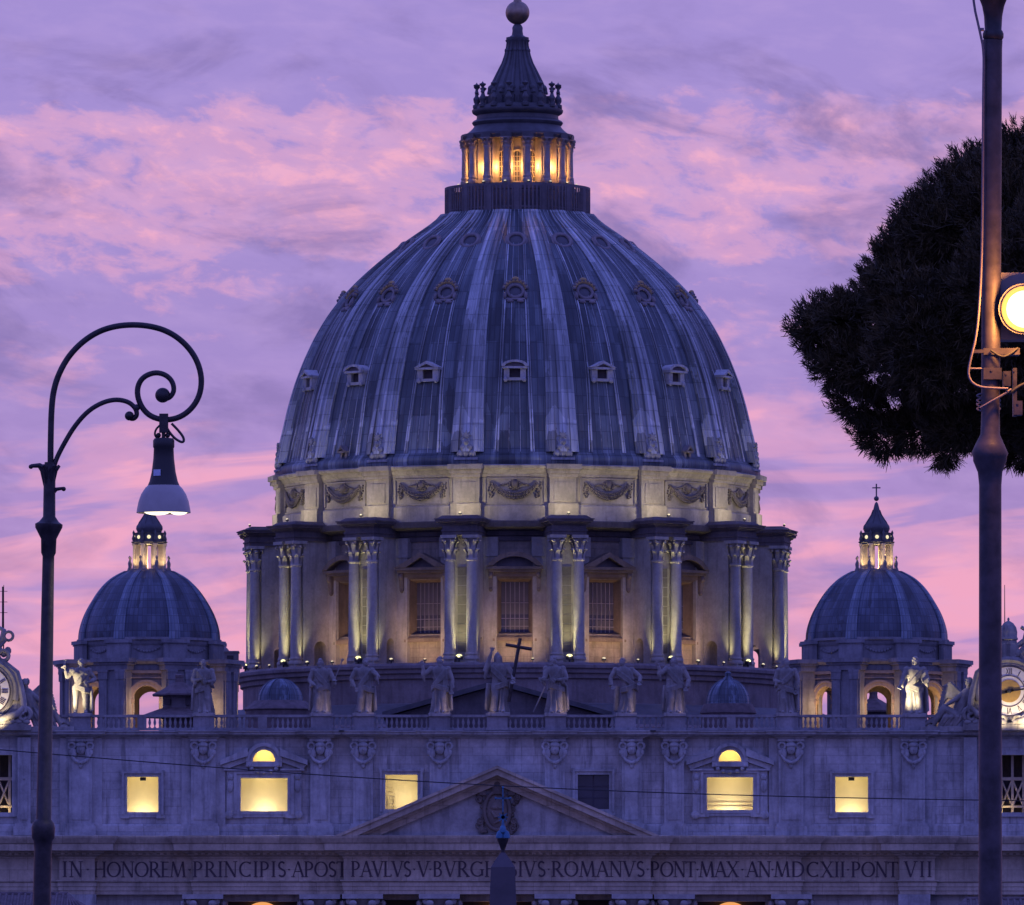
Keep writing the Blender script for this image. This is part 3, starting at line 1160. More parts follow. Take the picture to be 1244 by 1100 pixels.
M_LANTC = stone("lantern_column_stone", (0.40, 0.35, 0.32), 0.6, 1.0)
zl0, zl1 = dz(229.5), dz(172)
rC = 64.5 * PX
b = MB()                                    # inner wall with arched windows
RI = 44 * PX
zw0, zw1 = zl0 + .5, dz(196) + .2
for k in range(16):
    c0 = k * STEP
    tw = .58 / RI
    nA = [c0 - tw, c0 - tw * .5, c0, c0 + tw * .5, c0 + tw]
    tops = [zw1, zw1 + .44, zw1 + .58, zw1 + .44, zw1]
    for i in range(4):
        v = []
        for a, z in ((nA[i], tops[i]), (nA[i + 1], tops[i + 1]), (nA[i + 1], zl1 + .3), (nA[i], zl1 + .3)):
            v.append((RI * math.sin(a), -RI * math.cos(a), z))
        b.add(v, [(0, 1, 2, 3)])
        b.lathe([(RI, zl0 - .3), (RI, zw0)], 1, nA[i], nA[i + 1])
    b.lathe([(RI, zl0 - .3), (RI, zl1 + .3)], 3, c0 + tw, c0 + STEP - tw)
    M = Matrix.Rotation(c0, 4, "Z")
    b.ring((0, -RI - .05, zw1), .66, .09, 10, 5, M=M, a0=0, a1=math.pi)
dome_part(b, "lantern_wall", M_LANTW)
b = MB()
g = MB()
b.box(-.6, .6, -RI + .35, -RI + .4, zw0 - .1, zw1 + .6)
for x in (-.3, 0, .3):
    g.box(x - .03, x + .03, -RI + .22, -RI + .30, zw0, zw1 + .55)
for j in range(1, 6):
    z = zw0 + (zw1 - zw0) * j / 5
    g.box(-.58, .58, -RI + .21, -RI + .29, z - .03, z + .03)
lw = dome_part(b, "lantern_window", M_BLIND, 0, 0)
dome_part(g, "window_bars", M_LANTW, parent=lw, smooth=0)
for k in (-2, -1, 1, 2):
    dup(lw, ROT + k * STEP)
b = MB()
b.box(-.40, .40, -rC + .35, -RI - .1, zl0, zl1)
cr = .40
fluted(b, 0, -rC, cr, zl0, zl1 - 1.0, 14)
corinthian(b, 0, -rC, cr, zl1 - 1.0, zl1)
# arches and soffits between the fins
fin = dome_part(b, "lantern_column", M_LANTC, STEP / 2, 35)
lorder = [k for k in range(-8, 8)]
for k in lorder:
    if k != 0:
        dup(fin, ROT + (k + .5) * STEP)
b = MB()
z = zl1
b.lathe([(RI - .2, z), (66 * PX, z), (66 * PX, z + .22), (68.5 * PX, z + .38), (68.5 * PX, z + .6), (67.6 * PX, dz(169.5)), (67.4 * PX, dz(167)), (62 * PX, dz(163.5)), (57.5 * PX, dz(160)), (54.5 * PX, dz(157)), (52.5 * PX, dz(154)),
         (54.5 * PX, dz(152)), (55.5 * PX, dz(150)), (54 * PX, dz(148)), (50 * PX, dz(146)), (49.5 * PX, dz(141.5)), (52 * PX, dz(140)), (54.5 * PX, dz(138.5)), (55.5 * PX, dz(136.5)), (55.5 * PX, dz(134.5)), (52 * PX, dz(133.5)),
         (51 * PX, dz(130)), (40 * PX, dz(128)), (30 * PX, dz(127))], 80)
for k in range(16):
    M = Matrix.Rotation((k + .5) * STEP, 4, "Z")
    b.box(-.62, .62, -69 * PX, -60 * PX, z + .02, z + .5, 0, M)
dome_part(b, "lantern_entablature", M_LEADD, smooth=40)
# candelabra round the foot of the spire
b = MB()
q = 50.5 * PX
b.lathe([(.42, 0), (.42, .3), (.26, .36), (.22, .55), (.36, .8), (.38, 1.0), (.20, 1.25), (.14, 1.5), (.24, 1.62), (.17, 1.8), (.12, 2.05), (.18, 2.2), (.34, 2.35), (.36, 2.48), (.1, 2.6), (.02, 2.75)], 10, cx=0, cy=-q, M=Matrix.Translation((0, 0, dz(132.5))))
cnd = dome_part(b, "candelabrum", M_LEADD, STEP / 2, 50)
for k in range(-8, 8):
    if k != 0:
        dup(cnd, ROT + (k + .5) * STEP)
# spire with ribs, neck, ball and cross
b = MB()
sp = [(36, 131), (36, 124), (34.5, 115), (33.5, 110), (31, 105), (27, 96.5), (22.5, 87), (18, 78), (15, 69), (13, 60), (12.2, 52), (13.8, 49), (13.8, 46), (10, 45), (7, 43), (6.2, 38), (6.5, 34), (5, 31), (3, 29)]
b.lathe([(r * PX, dz(y)) for r, y in sp], 48)
for k in range(16):
    M = Matrix.Rotation((k + .5) * STEP, 4, "Z")
    pts = [(0, -(r * PX + .02), dz(y)) for r, y in sp[2:12]]
    b.tube(pts, [.30, .27, .25, .23, .2, .18, .16, .14, .12, .12], 6, M=M)
    b.ball((0, -(33 * PX), dz(109)), (.4, .35, .42), 7, 6, M=M)
    b.ball((0, -(14 * PX), dz(62)), (.2, .2, .26), 6, 5, M=M)
    b.box(-.35, .35, -40 * PX, -33 * PX, dz(131), dz(118), M=M)
dome_part(b, "lantern_spire", M_LEADD, smooth=45)
b = MB()
b.ball((0, 0, dz(15.8)), 14 * PX, 32, 20)
b.ring((0, 0, dz(15.8)), 14 * PX, .05, 32, 5)
bl = dome_part(b, "ball", M_GILT, smooth=60)
b = MB()
b.lathe([(5.5 * PX, dz(3)), (4.5 * PX, dz(0)), (2.2 * PX, dz(-4))], 12)
b.box(-.13, .13, -.13, .13, dz(-4), dz(-50))
b.box(-1.25, 1.25, -.12, .12, dz(-34) - .13, dz(-34) + .13)
for x, z in ((-1.25, dz(-34)), (1.25, dz(-34)), (0, dz(-50))):
    b.ball((x, 0, z), .22, 8, 6)
dome_part(b, "cross", M_GILT, smooth=40)

UPW, ATW, WLW, LNW = 2000.0, 760.0, 1700.0, 330.0
# ------------------------------------------------------------------ floodlights on the drum (each a fixed fitting with its lamp)
def flood_fitting(name, r, ang, z, s, lens, tilt):
    """small box lamp on a ledge at polar place r, ang; lens up and towards the wall"""
    d = MB()
    d.box(-s, s, -s * .6, s * .6, .0, s * 1.05)
    d.box(-s * .2, s * .2, -s * .2, s * .2, -.25, .02)
    x, y = r * math.sin(ang), -r * math.cos(ang)
    o = d.build(name, M_BLACK, church, (DX + x, YD - YF + y, z + .25), ang, 0)
    l = MB()
    l.ball((0, -s * .1, s * 1.1), (s * .95, s * .6, s * .55), 12, 8)
    l.build("lens", lens, o, smooth=0)
    return o


def polar(r, ang, z):
    return (DX + r * math.sin(ang), YD - YF - r * math.cos(ang), z)


Y_UP = (1.0, 0.88, 0.40)
W_ATT = (1.0, 0.84, 0.50)
W_WALL = (1.0, 0.62, 0.32)
for k in range(-5, 5):
    a = ROT + (k + .5) * STEP
    # up between the coupled columns
    flood_fitting("floodlight", RC + .85, a, zS + .05, .36, M_LENSY, 0)
    lamp("SPOT", polar(RC + .50, a, zS + .75), UPW, Y_UP, church, .4, polar(RC + .12, a, zS + 9), 66, 1.0)
    lamp("SPOT", polar(RC + 1.25, a, zS + .4), UPW * 2.6, Y_UP, church, .25, polar(RC + .0, a, zS + 9.2), 34, 1.0)
    for sx in (-1, 1):
        a2 = a + sx * 2.25 / RC
        lamp("SPOT", polar(RC - .25, a2, zS + .5), UPW * .5, Y_UP, church, .2, polar(RC - .2, a2 - sx * .010, zS + 9), 60, 1.0)
    # on the cornice of each buttress, towards the attic
    flood_fitting("floodlight", RC + .4, a, zT1 + .2, .17, M_LENSW, 0)
    lamp("SPOT", polar(RC + 1.2, a, zT1 + 1.0), ATW, W_ATT, church, .3, polar(RA, a, zA1 - .5), 150, .8)
for k in range(-4, 5):
    a = ROT + k * STEP
    for sx in (-1, 1):
        a2 = a + sx * 1.9 / RC
        flood_fitting("floodlight", RC + .5, a2, zS, .22 if sx < 0 else .16, M_LENSW, 0)
        lamp("SPOT", polar(RC + .5, a2, zS + .75), WLW * .5, W_WALL, church, .4, polar(RW, a + sx * .01, zS + 3.2), 98, 1.0)
# lantern gallery
for k in range(-4, 5):
    a = ROT + k * STEP
    lamp("POINT", polar((RI + rC) / 2 - .1, a, zl0 + 2.0), LNW, (1.0, .46, .13), church, .15)
for k in range(-4, 4):
    a = ROT + (k + .5) * STEP
    flood_fitting("floodlight", rC + .75, a, zl0 - .1, .16, M_LENSW, 0)
    lamp("SPOT", polar(rC + .72, a, zl0 + .2), LNW * 3.5, (1.0, .85, .45), church, .06, polar(rC + .35, a, zl0 + 4), 70, 1.0)
# ------------------------------------------------------------------ side domes
PS = (at(722, 700, YS).x - at(622, 700, YS).x) / 100.0


def sz(py):
    return zz(py, YS)


def side_dome(cxpx):
    SX = at(cxpx, 750, YS).x - X0
    loc = (SX, YS - YF, 0)

    def mk(mb, name, mats, smooth=35, parent=None, rz=0.0):
        return mb.build(name, mats, parent or church, loc if parent is None else (0, 0, 0), rz if parent is None else 0, smooth)
    # shell with ribs
    pr = [(87, 781), (87.2, 776), (86.5, 768), (84, 758), (79.5, 746), (73.5, 735), (66, 723), (57.5, 712.5), (47, 703), (36, 697), (30, 694.5)]
    za = np.array([sz(y) for _, y in pr])
    ra = np.array([r * PS for r, _ in pr])
    zf_ = np.linspace(za[0], za[-1], 36)
    rf_ = np.interp(zf_, za, ra)
    for _ in range(4):
        rf_[1:-1] = (rf_[:-2] + 2 * rf_[1:-1] + rf_[2:]) / 4
    b = MB()
    b.lathe([(r - .06, z) for r, z in zip(rf_, zf_)] + [(.2, zf_[-1] + .2)], 96)
    d = mk(b, "side_dome", M_LEADS, 50)
    for k in range(8):
        rb_ = MB()
        v, f = [], []
        for i in range(len(zf_)):
            w = .62 - .34 * i / 35
            for xx, h in ((-w, -.2), (-w, .12), (-w * .55, .13), (-w * .5, .2), (w * .5, .2), (w * .55, .13), (w, .12), (w, -.2)):
                a = xx / rf_[i]
                v.append(((rf_[i] + h) * math.sin(a), -(rf_[i] + h) * math.cos(a), zf_[i]))
        for i in range(len(zf_) - 1):
            for j in range(7):
                q = i * 8 + j
                f.append((q, q + 1, q + 9, q + 8))
        rb_.add(v, f)
        if k == 0:
            r0_ = mk(rb_, "dome_rib", M_LEADRIBS, 40, rz=math.pi / 8)
        else:
            dup(r0_, math.pi / 8 + k * math.pi / 4)
    # cornice and low attic ring
    b = MB()
    b.lathe([(93 * PS, sz(806)), (92 * PS, sz(804)), (88.5 * PS, sz(803)), (88.5 * PS, sz(788)), (90 * PS, sz(786.5)), (91.5 * PS, sz(784)), (91.8 * PS, sz(781.5)), (88 * PS, sz(780)), (84 * PS, sz(779.5))], 8, math.pi / 8, math.pi / 8 + 2 * math.pi)
    b.lathe([(88 * PS, sz(781)), (88 * PS, sz(778)), (85 * PS, sz(777.5))], 64)
    for k in range(8):
        M = Matrix.Rotation((k + .5) * math.pi / 4, 4, "Z")
        b.box(-1.25, 1.25, -92 * PS, -86 * PS, sz(806), sz(781), M=M)
        b.box(-1.45, 1.45, -94.5 * PS, -86 * PS, sz(785), sz(780.8), M=M)
        M = Matrix.Rotation(k * math.pi / 4, 4, "Z")
        for i in range(9):
            t = -1 + 2 * i / 8
            b.ball((t * 1.2, -82.5 * PS, sz(791) - .35 * (1 - t * t)), (.17, .14, .16), 6, 4, M=M)
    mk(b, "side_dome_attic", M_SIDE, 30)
    # entablature of the octagonal drum with projections on the piers
    b = MB()
    zb = sz(902)
    ze = sz(818)
    b.lathe([(84 * PS, ze), (96 * PS, ze), (96 * PS, sz(812)), (99 * PS, sz(810)), (101 * PS, sz(807)), (101 * PS, sz(805)), (86 * PS, sz(804.5))], 8, math.pi / 8, math.pi / 8 + 2 * math.pi)
    for k in range(8):
        M = Matrix.Rotation((k + .5) * math.pi / 4, 4, "Z")
        for (w, r, y0, y1) in ((1.75, 110, 818.4, 812), (1.95, 112, 812.05, 809), (2.15, 115.5, 809.05, 804)):
            b.box(-w, w, -r * PS, -84 * PS, sz(y0), sz(y1), M=M)
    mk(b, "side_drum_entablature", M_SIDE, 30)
    # eight piers with coupled pilasters
    b = MB()
    b.box(-1.55, 1.55, -107 * PS, -82 * PS, zb, ze - .003)
    for sx in (-1, 1):
        b.box(sx * .98 - .42, sx * .98 + .42, -109.5 * PS, -106 * PS, zb, ze - .004)
        b.box(sx * .98 - .52, sx * .98 + .52, -110.5 * PS, -106 * PS, ze - 1.0, ze - .25)
        b.box(sx * .98 - .58, sx * .98 + .58, -111 * PS, -106 * PS, ze - .25, ze - .005)
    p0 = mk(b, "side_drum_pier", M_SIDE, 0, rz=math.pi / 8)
    for k in range(1, 8):
        dup(p0, math.pi / 8 + k * math.pi / 4)
    # eight bays with an open arch
    b = MB()
    ap, hw, ro = 88 * PS, 34 * PS, 16.2 * PS
    zsp = sz(837) - ro
    n = 12
    arc = [(ro * math.cos(t), zsp + ro * math.sin(t)) for t in np.linspace(0, math.pi, n + 1)]
    th = .75
    for y, fl in ((-ap, False), (-ap + th, True)):
        f = []
        f.append([(-hw, y, zb), (-ro, y, zb), (-ro, y, zsp), (-hw, y, zsp)])
        f.append([(ro, y, zb), (hw, y, zb), (hw, y, zsp), (ro, y, zsp)])
        for i in range(n):
            (x0, z0), (x1, z1) = arc[i], arc[i + 1]
            f.append([(x1, y, z1), (x0, y, z0), (x0 if i else hw, y, ze), (x1 if i < n - 1 else -hw, y, ze)])
        f.append([(ro, y, zsp), (hw, y, zsp), (hw, y, ze)])
        f.append([(-hw, y, zsp), (-ro, y, zsp), (-hw, y, ze)])
        for q in f:
            b.add(q, [tuple(range(len(q)))[:: -1 if fl else 1]])
    full = [(ro, zb)] + arc + [(-ro, zb)]
    for i in range(len(full) - 1):
        (x0, z0), (x1, z1) = full[i], full[i + 1]
        b.add([(x0, -ap, z0), (x1, -ap, z1), (x1, -ap + th, z1), (x0, -ap + th, z0)], [(0, 1, 2, 3)])
    # archivolt, imposts, and the small cornice over the bay
    for i in range(n):
        t0, t1 = math.pi * i / n, math.pi * (i + 1) / n
        q = [((ro + e) * math.cos(t), zsp + (ro + e) * math.sin(t)) for e, t in ((.02, t1), (.02, t0), (.55, t0), (.55, t1))]
        b.prism(q, -ap - .22, -ap + .1)
        q = [((ro + e) * math.cos(t), zsp + (ro + e) * math.sin(t)) for e, t in ((.40, t1), (.40, t0), (.62, t0), (.62, t1))]
        b.prism(q, -ap - .34, -ap + .1)
    for sx in (-1, 1):
        b.box(sx * (ro + .3) - .42, sx * (ro + .3) + .42, -ap - .3, -ap + .1, zsp - .4, zsp)
        b.box(sx * (ro + .3) - .30, sx * (ro + .3) + .30, -ap - .18, -ap + .1, zb, zsp - .4)
    b.box(-hw * .72, hw * .72, -ap - .25, -ap + .1, sz(828), sz(826.5))
    b.box(-hw * .72, hw * .72, -ap - .35, -ap + .1, sz(822), sz(818.5))
    b0 = mk(b, "side_drum_bay", M_DRUMS, 30)
    for k in range(1, 8):
        dup(b0, k * math.pi / 4)
    # lamps hidden behind the parapet light the bays
    for a in (-2, -1, 0, 1, 2):
        t = a * math.pi / 4
        r = 101 * PS
        lamp("POINT", (loc[0] + r * math.sin(t), loc[1] - r * math.cos(t), sz(863)), SDW, (1.0, .62, .27), church, .2)
    # lantern
    b = MB()
    b.lathe([(31 * PS, sz(696)), (30 * PS, sz(699.5)), (28 * PS, sz(700)), (25 * PS, sz(697)), (23 * PS, sz(694.5)), (23 * PS, sz(692)), (2 * PS, sz(691.5))], 32)
    for k in range(8):
        M = Matrix.Rotation((k + .5) * math.pi / 4, 4, "Z")
        b.taper(.22, .3, sz(697), .12, .12, sz(690), 0, -25.5 * PS, M=M)
        b.lathe([(.02, sz(676)), (.16, sz(678)), (.05, sz(681)), (.2, sz(685)), (.14, sz(690))][::-1], 8, cx=0, cy=-25.5 * PS, M=M)
    ln = mk(b, "side_lantern", M_LANT, 40)
    b = MB()
    c_ = .19
    for k in range(8):
        M = Matrix.Rotation((k + .5) * math.pi / 4, 4, "Z")
        b.box(-.22, .22, -18.2 * PS, -12.6 * PS, sz(692), sz(661), M=M)
        b.lathe([(c_ * 1.3, sz(692)), (c_ * 1.3, sz(690.5)), (c_, sz(690)), (c_ * .92, sz(665)), (c_ * 1.5, sz(662.5)), (c_ * 1.5, sz(661))], 10, cx=0, cy=-19.3 * PS, M=M)
    mk(b, "lantern_pier", M_LANTW, 40, parent=ln)
    b = MB()
    b.lathe([(12 * PS, sz(663)), (20.5 * PS, sz(662)), (20.5 * PS, sz(660.5)), (22 * PS, sz(659.5)), (22 * PS, sz(658.5)), (18 * PS, sz(658)), (17.5 * PS, sz(649)), (18.5 * PS, sz(648)), (14.5 * PS, sz(647)), (16.3 * PS, sz(643)),
             (15.8 * PS, sz(639.5)), (13 * PS, sz(635.5)), (9.8 * PS, sz(631)), (6.5 * PS, sz(626)), (4.2 * PS, sz(620.5)), (2.6 * PS, sz(614)), (2.0 * PS, sz(612)), (.05, sz(610))], 32)
    for k in range(8):
        M = Matrix.Rotation((k + .5) * math.pi / 4, 4, "Z")
        b.lathe([(.12, sz(658)), (.2, sz(655)), (.08, sz(651)), (.14, sz(648)), (.02, sz(645))], 8, cx=0, cy=-20.5 * PS, M=M)
        b.tube([(0, -r * PS, sz(y)) for r, y in ((16.3, 643), (13.2, 635.5), (10, 631), (6.7, 626), (4.3, 620))], .07, 5, M=M)
    b.ball((0, 0, sz(606)), 3.1 * PS, 14, 10)
    b.box(-.07, .07, -.07, .07, sz(604), sz(588))
    b.box(-5 * PS, 5 * PS, -.06, .06, sz(593.6), sz(592.2))
    mk(b, "lantern_cap", M_LEADD, 40, parent=ln)
    b = MB()
    b.ball((0, -17.9 * PS, sz(653.3)), (2.3 * PS, .12, 2.3 * PS), 12, 8)
    oc = mk(b, "lit_oculus", M_OCUL, 60, parent=ln)
    for k in (-2, -1, 1, 2):
        dup(oc, k * math.pi / 4)
    for k in range(-2, 3):
        t = k * math.pi / 4
        r = 25.5 * PS
        lamp("SPOT", (loc[0] + r * math.sin(t), loc[1] - r * math.cos(t), sz(693)), SLW * .28, (1.0, .72, .36), church, .08, (loc[0] + 15 * PS * math.sin(t), loc[1] - 15 * PS * math.cos(t), sz(668)), 95, .9)
    lamp("POINT", (loc[0], loc[1], sz(690)), SLW, (1.0, .72, .32), church, .25)
    return loc


SDW, SLW, RMW = 230.0, 900.0, .86
M_LEADRIBS = lead("lead_small_rib", (0.13, 0.17, 0.22), (0.25, 0.30, 0.36), R=7.4, w=0.4, h=0.8, brown=0.3)
M_DRUMS = stone("travertine_side_drum", (0.42, 0.32, 0.23), 0.75, 0.9)
M_OCUL = glow("oculus_glow", (1.0, 0.86, 0.50), 1.1)
sdl = side_dome(181.3)
sdr = side_dome(1065)

# ------------------------------------------------------------------ roofs behind the facade
b = MB()
yr0, yr1 = 9.0, 112.0
za, ze_ = zz(829, YF + 9), zz(868, YF + 9)
hw = 141 * PF
b.add([(-hw, yr0, ze_), (0, yr0, za), (hw, yr0, ze_), (-hw, yr1, ze_), (0, yr1, za), (hw, yr1, ze_)], [(0, 3, 4, 1), (1, 4, 5, 2)], 0)
b.prism([(-hw + .6, ze_ - 8), (hw - .6, ze_ - 8), (hw - .6, ze_ - .2), (0, za - .3), (-hw + .6, ze_ - .2)], yr0 + .5, yr1, 1)
for sx in (-1, 1):
    o = [(sx * hw, ze_ - .25), (0, za - .25), (0, za + .22), (sx * hw, ze_ + .22)]
    b.prism(o if sx > 0 else o[::-1], yr0 - .35, yr0 + .5, 0)
b.build("nave_roof", [M_LEADD, M_DARKST], church, smooth=0)
b = MB()
zr_ = fz(884)
b.box(-50, 50, 4.5, 118, zr_ - 1.1, zr_ - .6)
b.build("terrace_roof", M_TILE, church, smooth=0)


def cupola(px, hwp, ytop, ybot, base, Y=1040.0, fin=True):
    k = Y / F
    c = at(px, ybot, Y)
    loc = (c.x - X0, Y - YF, 0)
    b = MB()
    r, z0, z1 = hwp * k, zz(ybot, Y), zz(ytop, Y)
    b.lathe([(r * 1.06, z0 - .1), (r * 1.06, z0 + .12)] + [(r * math.cos(t), z0 + .12 + (z1 - z0) * math.sin(t)) for t in np.linspace(0, math.pi / 2 - .05, 12)], 32)
    for i in range(12):
        M = Matrix.Rotation(i * math.pi / 6, 4, "Z")
        b.tube([(0, -r * math.cos(t) - .02, z0 + .12 + (z1 - z0) * math.sin(t)) for t in np.linspace(0, 1.45, 9)], .06, 5, M=M)
    if fin:
        b.lathe([(.55, z1 - .15), (.5, z1 + .2), (.3, z1 + .35), (.35, z1 + .7), (.05, z1 + .9)], 10)
    o = b.build("roof_cupola", M_LEADB, church, loc, 0, 45)
    b = MB()
    R2 = base * k
    b.lathe([(R2 * 1.0, zz(902, Y)), (R2, zz(ybot + 11, Y)), (R2 * 1.05, zz(ybot + 10, Y)), (R2 * 1.05, zz(ybot + 9, Y)), (r * 1.15, z0 + .1), (r * .9, z0 + .15)], 24)
    b.build("cupola_base", M_TILE, o, smooth=30)


cupola(340, 27, 826.5, 853, 42, fin=False)
cupola(884.5, 26, 826.5, 857, 33)

# pyramid roof of a stair turret on the terrace, a low twin beyond
for px, Y, dy in ((218, 1060.0, 0), (1061, 1150.0, 20)):
    k = Y / F
    c = at(px, 840, Y)
    loc = (c.x - X0, Y - YF, 0)
    b = MB()
    q = 45 / 57
    def TZ(y):
        return zz(y + dy, Y)
    b.lathe([(20 * k / .924, TZ(905)), (20 * k / .924, TZ(845))], 8, math.pi / 8, math.pi / 8 + 2 * math.pi, mat=1)
    b.lathe([(35 * k, TZ(846)), (35 * k, TZ(844)), (22 * k, TZ(838)), (10 * k, TZ(831)), (6 * k, TZ(829)), (5 * k, TZ(824)), (5.4 * k, TZ(823)), (5.4 * k, TZ(820.5)), (.1, TZ(819))], 8, math.pi / 8, math.pi / 8 + 2 * math.pi)
    b.lathe([(49 * k, TZ(872)), (49 * k, TZ(870)), (22 * k, TZ(860.5)), (19 * k, TZ(860))], 8, math.pi / 8, math.pi / 8 + 2 * math.pi)
    t = b.build("stair_turret", [M_TILE, M_DARKST], church, loc, 0, 0)
    if dy == 0:
        b = MB()
        b.box(12 * k - .35, 12 * k + .35, -20 * k - .1, -20 * k + .3, TZ(858), TZ(848))
        b.box(-18 * k, -11 * k, -20 * k - .1, -20 * k + .3, TZ(857), TZ(850))
        b.build("louvre", M_SHUT, t, smooth=0)
b = MB()
c = at(280, 800, 1118)
k = 1118 / F
b.box(-9.5 * k, 9.5 * k, -1, 2, zz(840, 1118), zz(793.5, 1118))
b.box(-10.5 * k, 10.5 * k, -1.15, 2.1, zz(793.5, 1118), zz(791.5, 1118))
b.box(-4 * k, 4 * k, -1.06, -.5, zz(805, 1118), zz(797, 1118), 1)
b.lathe([(.5, zz(791.5, 1118)), (.35, zz(789, 1118)), (.1, zz(786, 1118))], 8, cx=-7 * k)
b.build("roof_hut", [M_LANT, M_SHUT], church, (c.x - X0, 118, 0), 0, 0)

# ------------------------------------------------------------------ facade
HALF = 652.0                                # half length in photograph pixels
ST_ = .95                                   # the attic stands back this far behind the frieze plane
wins = [  # centre, x0, x1, y0, y1, lit
    (173, 154, 192, 943.5, 986.5, "small"), (320.5, 292, 349, 945, 985.5, "big"), (487.5, 468, 507, 941, 983, "ladder"),
    (720.5, 702, 740, 941, 983, "dark"), (887, 859, 915, 944, 984, "big2"), (1035, 1015, 1055, 943.5, 986.5, "small2")]
belf = [(-16, -48, 14, 917, 987), (1226, 1214, 1276, 917, 987)]
b = MB()
holes = [(fx(w[1]), fx(w[2]), fz(w[4]), fz(w[3])) for w in wins] + [(fx(w[1]), fx(w[2]), fz(w[4]), fz(w[3])) for w in belf]
lun = [(306.5, 334, 911, 925), (873.5, 901, 911, 925)]
# lunettes are cut as rectangles and closed to a half oval by their stone surround
holes += [(fx(a), fx(c_), fz(y1), fz(y0)) for a, c_, y0, y1 in lun]
zt = fz(888)
b.wallholes(fx(604 - HALF), fx(604 + HALF), fz(1018), zt, ST_, holes, .9)
b.box(fx(604 - HALF), fx(604 + HALF), ST_ - .35, ST_ - .001, fz(1018), fz(1003.5))
b.sweep([(.0, fz(1003.5)), (.28, fz(1003.4)), (.2, fz(1001.5)), (0, fz(1000.5))], [(fx(604 - HALF), ST_), (fx(604 + HALF), ST_)])
for sx in (-1, 1):
    x = fx(604 + sx * HALF)
    b.add([(x, ST_, 0), (x, 30, 0), (x, 30, zt), (x, ST_, zt)], [(0, 1, 2, 3)])
b.build("attic_storey", M_TRAV, church, smooth=0)

# pilasters of the attic with carved heads on their caps
PIL = [(98, 14, 1), (247, 15, 1), (389, 12, 0), (441, 12, 0), (534, 12, 0), (674, 12, 0), (767.5, 12, 0), (819, 12, 0), (961, 15, 1), (1110, 14, 1), (29, 8, 0), (1179, 8, 0)]
for px, hwp, wide in PIL:
    b = MB()
    x, w = fx(px), hwp * PF
    y = ST_
    b.box(x - w, x + w, y - .75, y + .05, fz(1004), fz(896))
    if wide:
        b.box(x - w - .9, x + w + .9, y - .36, y + .05, fz(1004), fz(896))
    b.box(x - w - .22, x + w + .22, y - .95, y + .05, fz(1004), fz(1000.5))
    b.box(x - w - .35, x + w + .35, y - 1.1, y + .05, fz(1015), fz(1004.05))
    b.box(x - w + .28, x + w - .28, y - .83, y, fz(996), fz(930))
    o = b.build("attic_pilaster", M_TRAVP, church, smooth=0)
    b = MB()
    if hwp > 8:
        zc = fz(911)
        yy = y - .9
        b.ball((x, yy - .1, zc + .05), (.42, .42, .55), 12, 9)
        b.ball((x, yy - .5, zc - .02), (.09, .12, .14), 6, 5)
        b.ball((x, yy - .2, zc + .42), (.5, .4, .3), 10, 7)
        for sx in (-1, 1):
            b.ring((x + sx * .85, yy, zc + .35), .32, .13, 12, 6)
            b.ball((x + sx * .62, yy, zc - .35), (.28, .25, .5), 8, 6)
            b.ball((x + sx * .95, yy + .05, zc - .25), (.25, .2, .35), 8, 6)
            b.tube([(x + sx * .9, yy, zc - .5), (x + sx * .55, yy - .12, zc - 1.0), (x, yy - .15, zc - 1.25)], [.14, .16, .18], 7)
        b.ball((x, yy, zc - 1.45), (.2, .18, .35), 7, 6)
        b.box(x - w - .1, x + w + .1, y - 1.0, y, fz(901), fz(897.5))
        b.ball((x, yy - .1, zc + .85), (.55, .3, .2), 8, 6)
    else:
        zc = fz(936)
        b.box(x - .62, x + .62, y - .62, y, zc + .2, zc + .75)
        b.box(x - .5, x + .5, y - .7, y, zc - .6, zc + .2)
        b.ball((x, y - .6, zc - .75), (.35, .3, .3), 8, 6)
    b.build("carved_capital", M_TRAVP, o, smooth=50)

# cornice under the balustrade, breaking forward over the pilasters
path = [(fx(604 - HALF), ST_)]
for px, hwp, wide in sorted(PIL):
    if hwp <= 8:
        continue
    x, w = fx(px), hwp * PF + .15
    path += [(x - w, ST_), (x - w, ST_ - .78), (x + w, ST_ - .78), (x + w, ST_)]
path.append((fx(604 + HALF), ST_))
b = MB()
b.sweep([(-.5, fz(897)), (.12, fz(897)), (.16, fz(895.6)), (.45, fz(894.6)), (.55, fz(893.8)), (1.0, fz(892.6)), (1.05, fz(890.5)), (1.2, fz(889.2)), (1.2, fz(888.2)), (-.5, fz(887.2))], path)
b.build("attic_cornice", M_TRAVP, church, smooth=0)

# balustrade: pedestals, rails, turned balusters
PED = [97, 247, 390, 442, 534, 604, 675, 760, 820, 957, 1112]
yb = ST_ - .25
zb0, zb1 = fz(887.2), fz(868)
runs = [(66, 97 - 14)] if False else []
edges = [67] + [p for q in PED for p in (q - 12.5, q + 12.5)] + [1142]
for px in PED:
    b = MB()
    x, w = fx(px), 12.5 * PF
    b.box(x - w, x + w, yb - .35, yb + 1.5, zb0, zb1 - .2)
    b.box(x - w - .12, x + w + .12, yb - .47, yb + 1.6, zb1 - .2, zb1 + .12)
    b.box(x - w - .1, x + w + .1, yb - .45, yb + 1.6, zb0, zb0 + .25)
    b.build("statue_pedestal", M_PARAP, church, smooth=0)
bal = [(.11, 0), (.11, .06), (.06, .1), (.05, .2), (.1, .4), (.115, .52), (.075, .75), (.055, .9), (.1, .95), (.1, 1.0)]
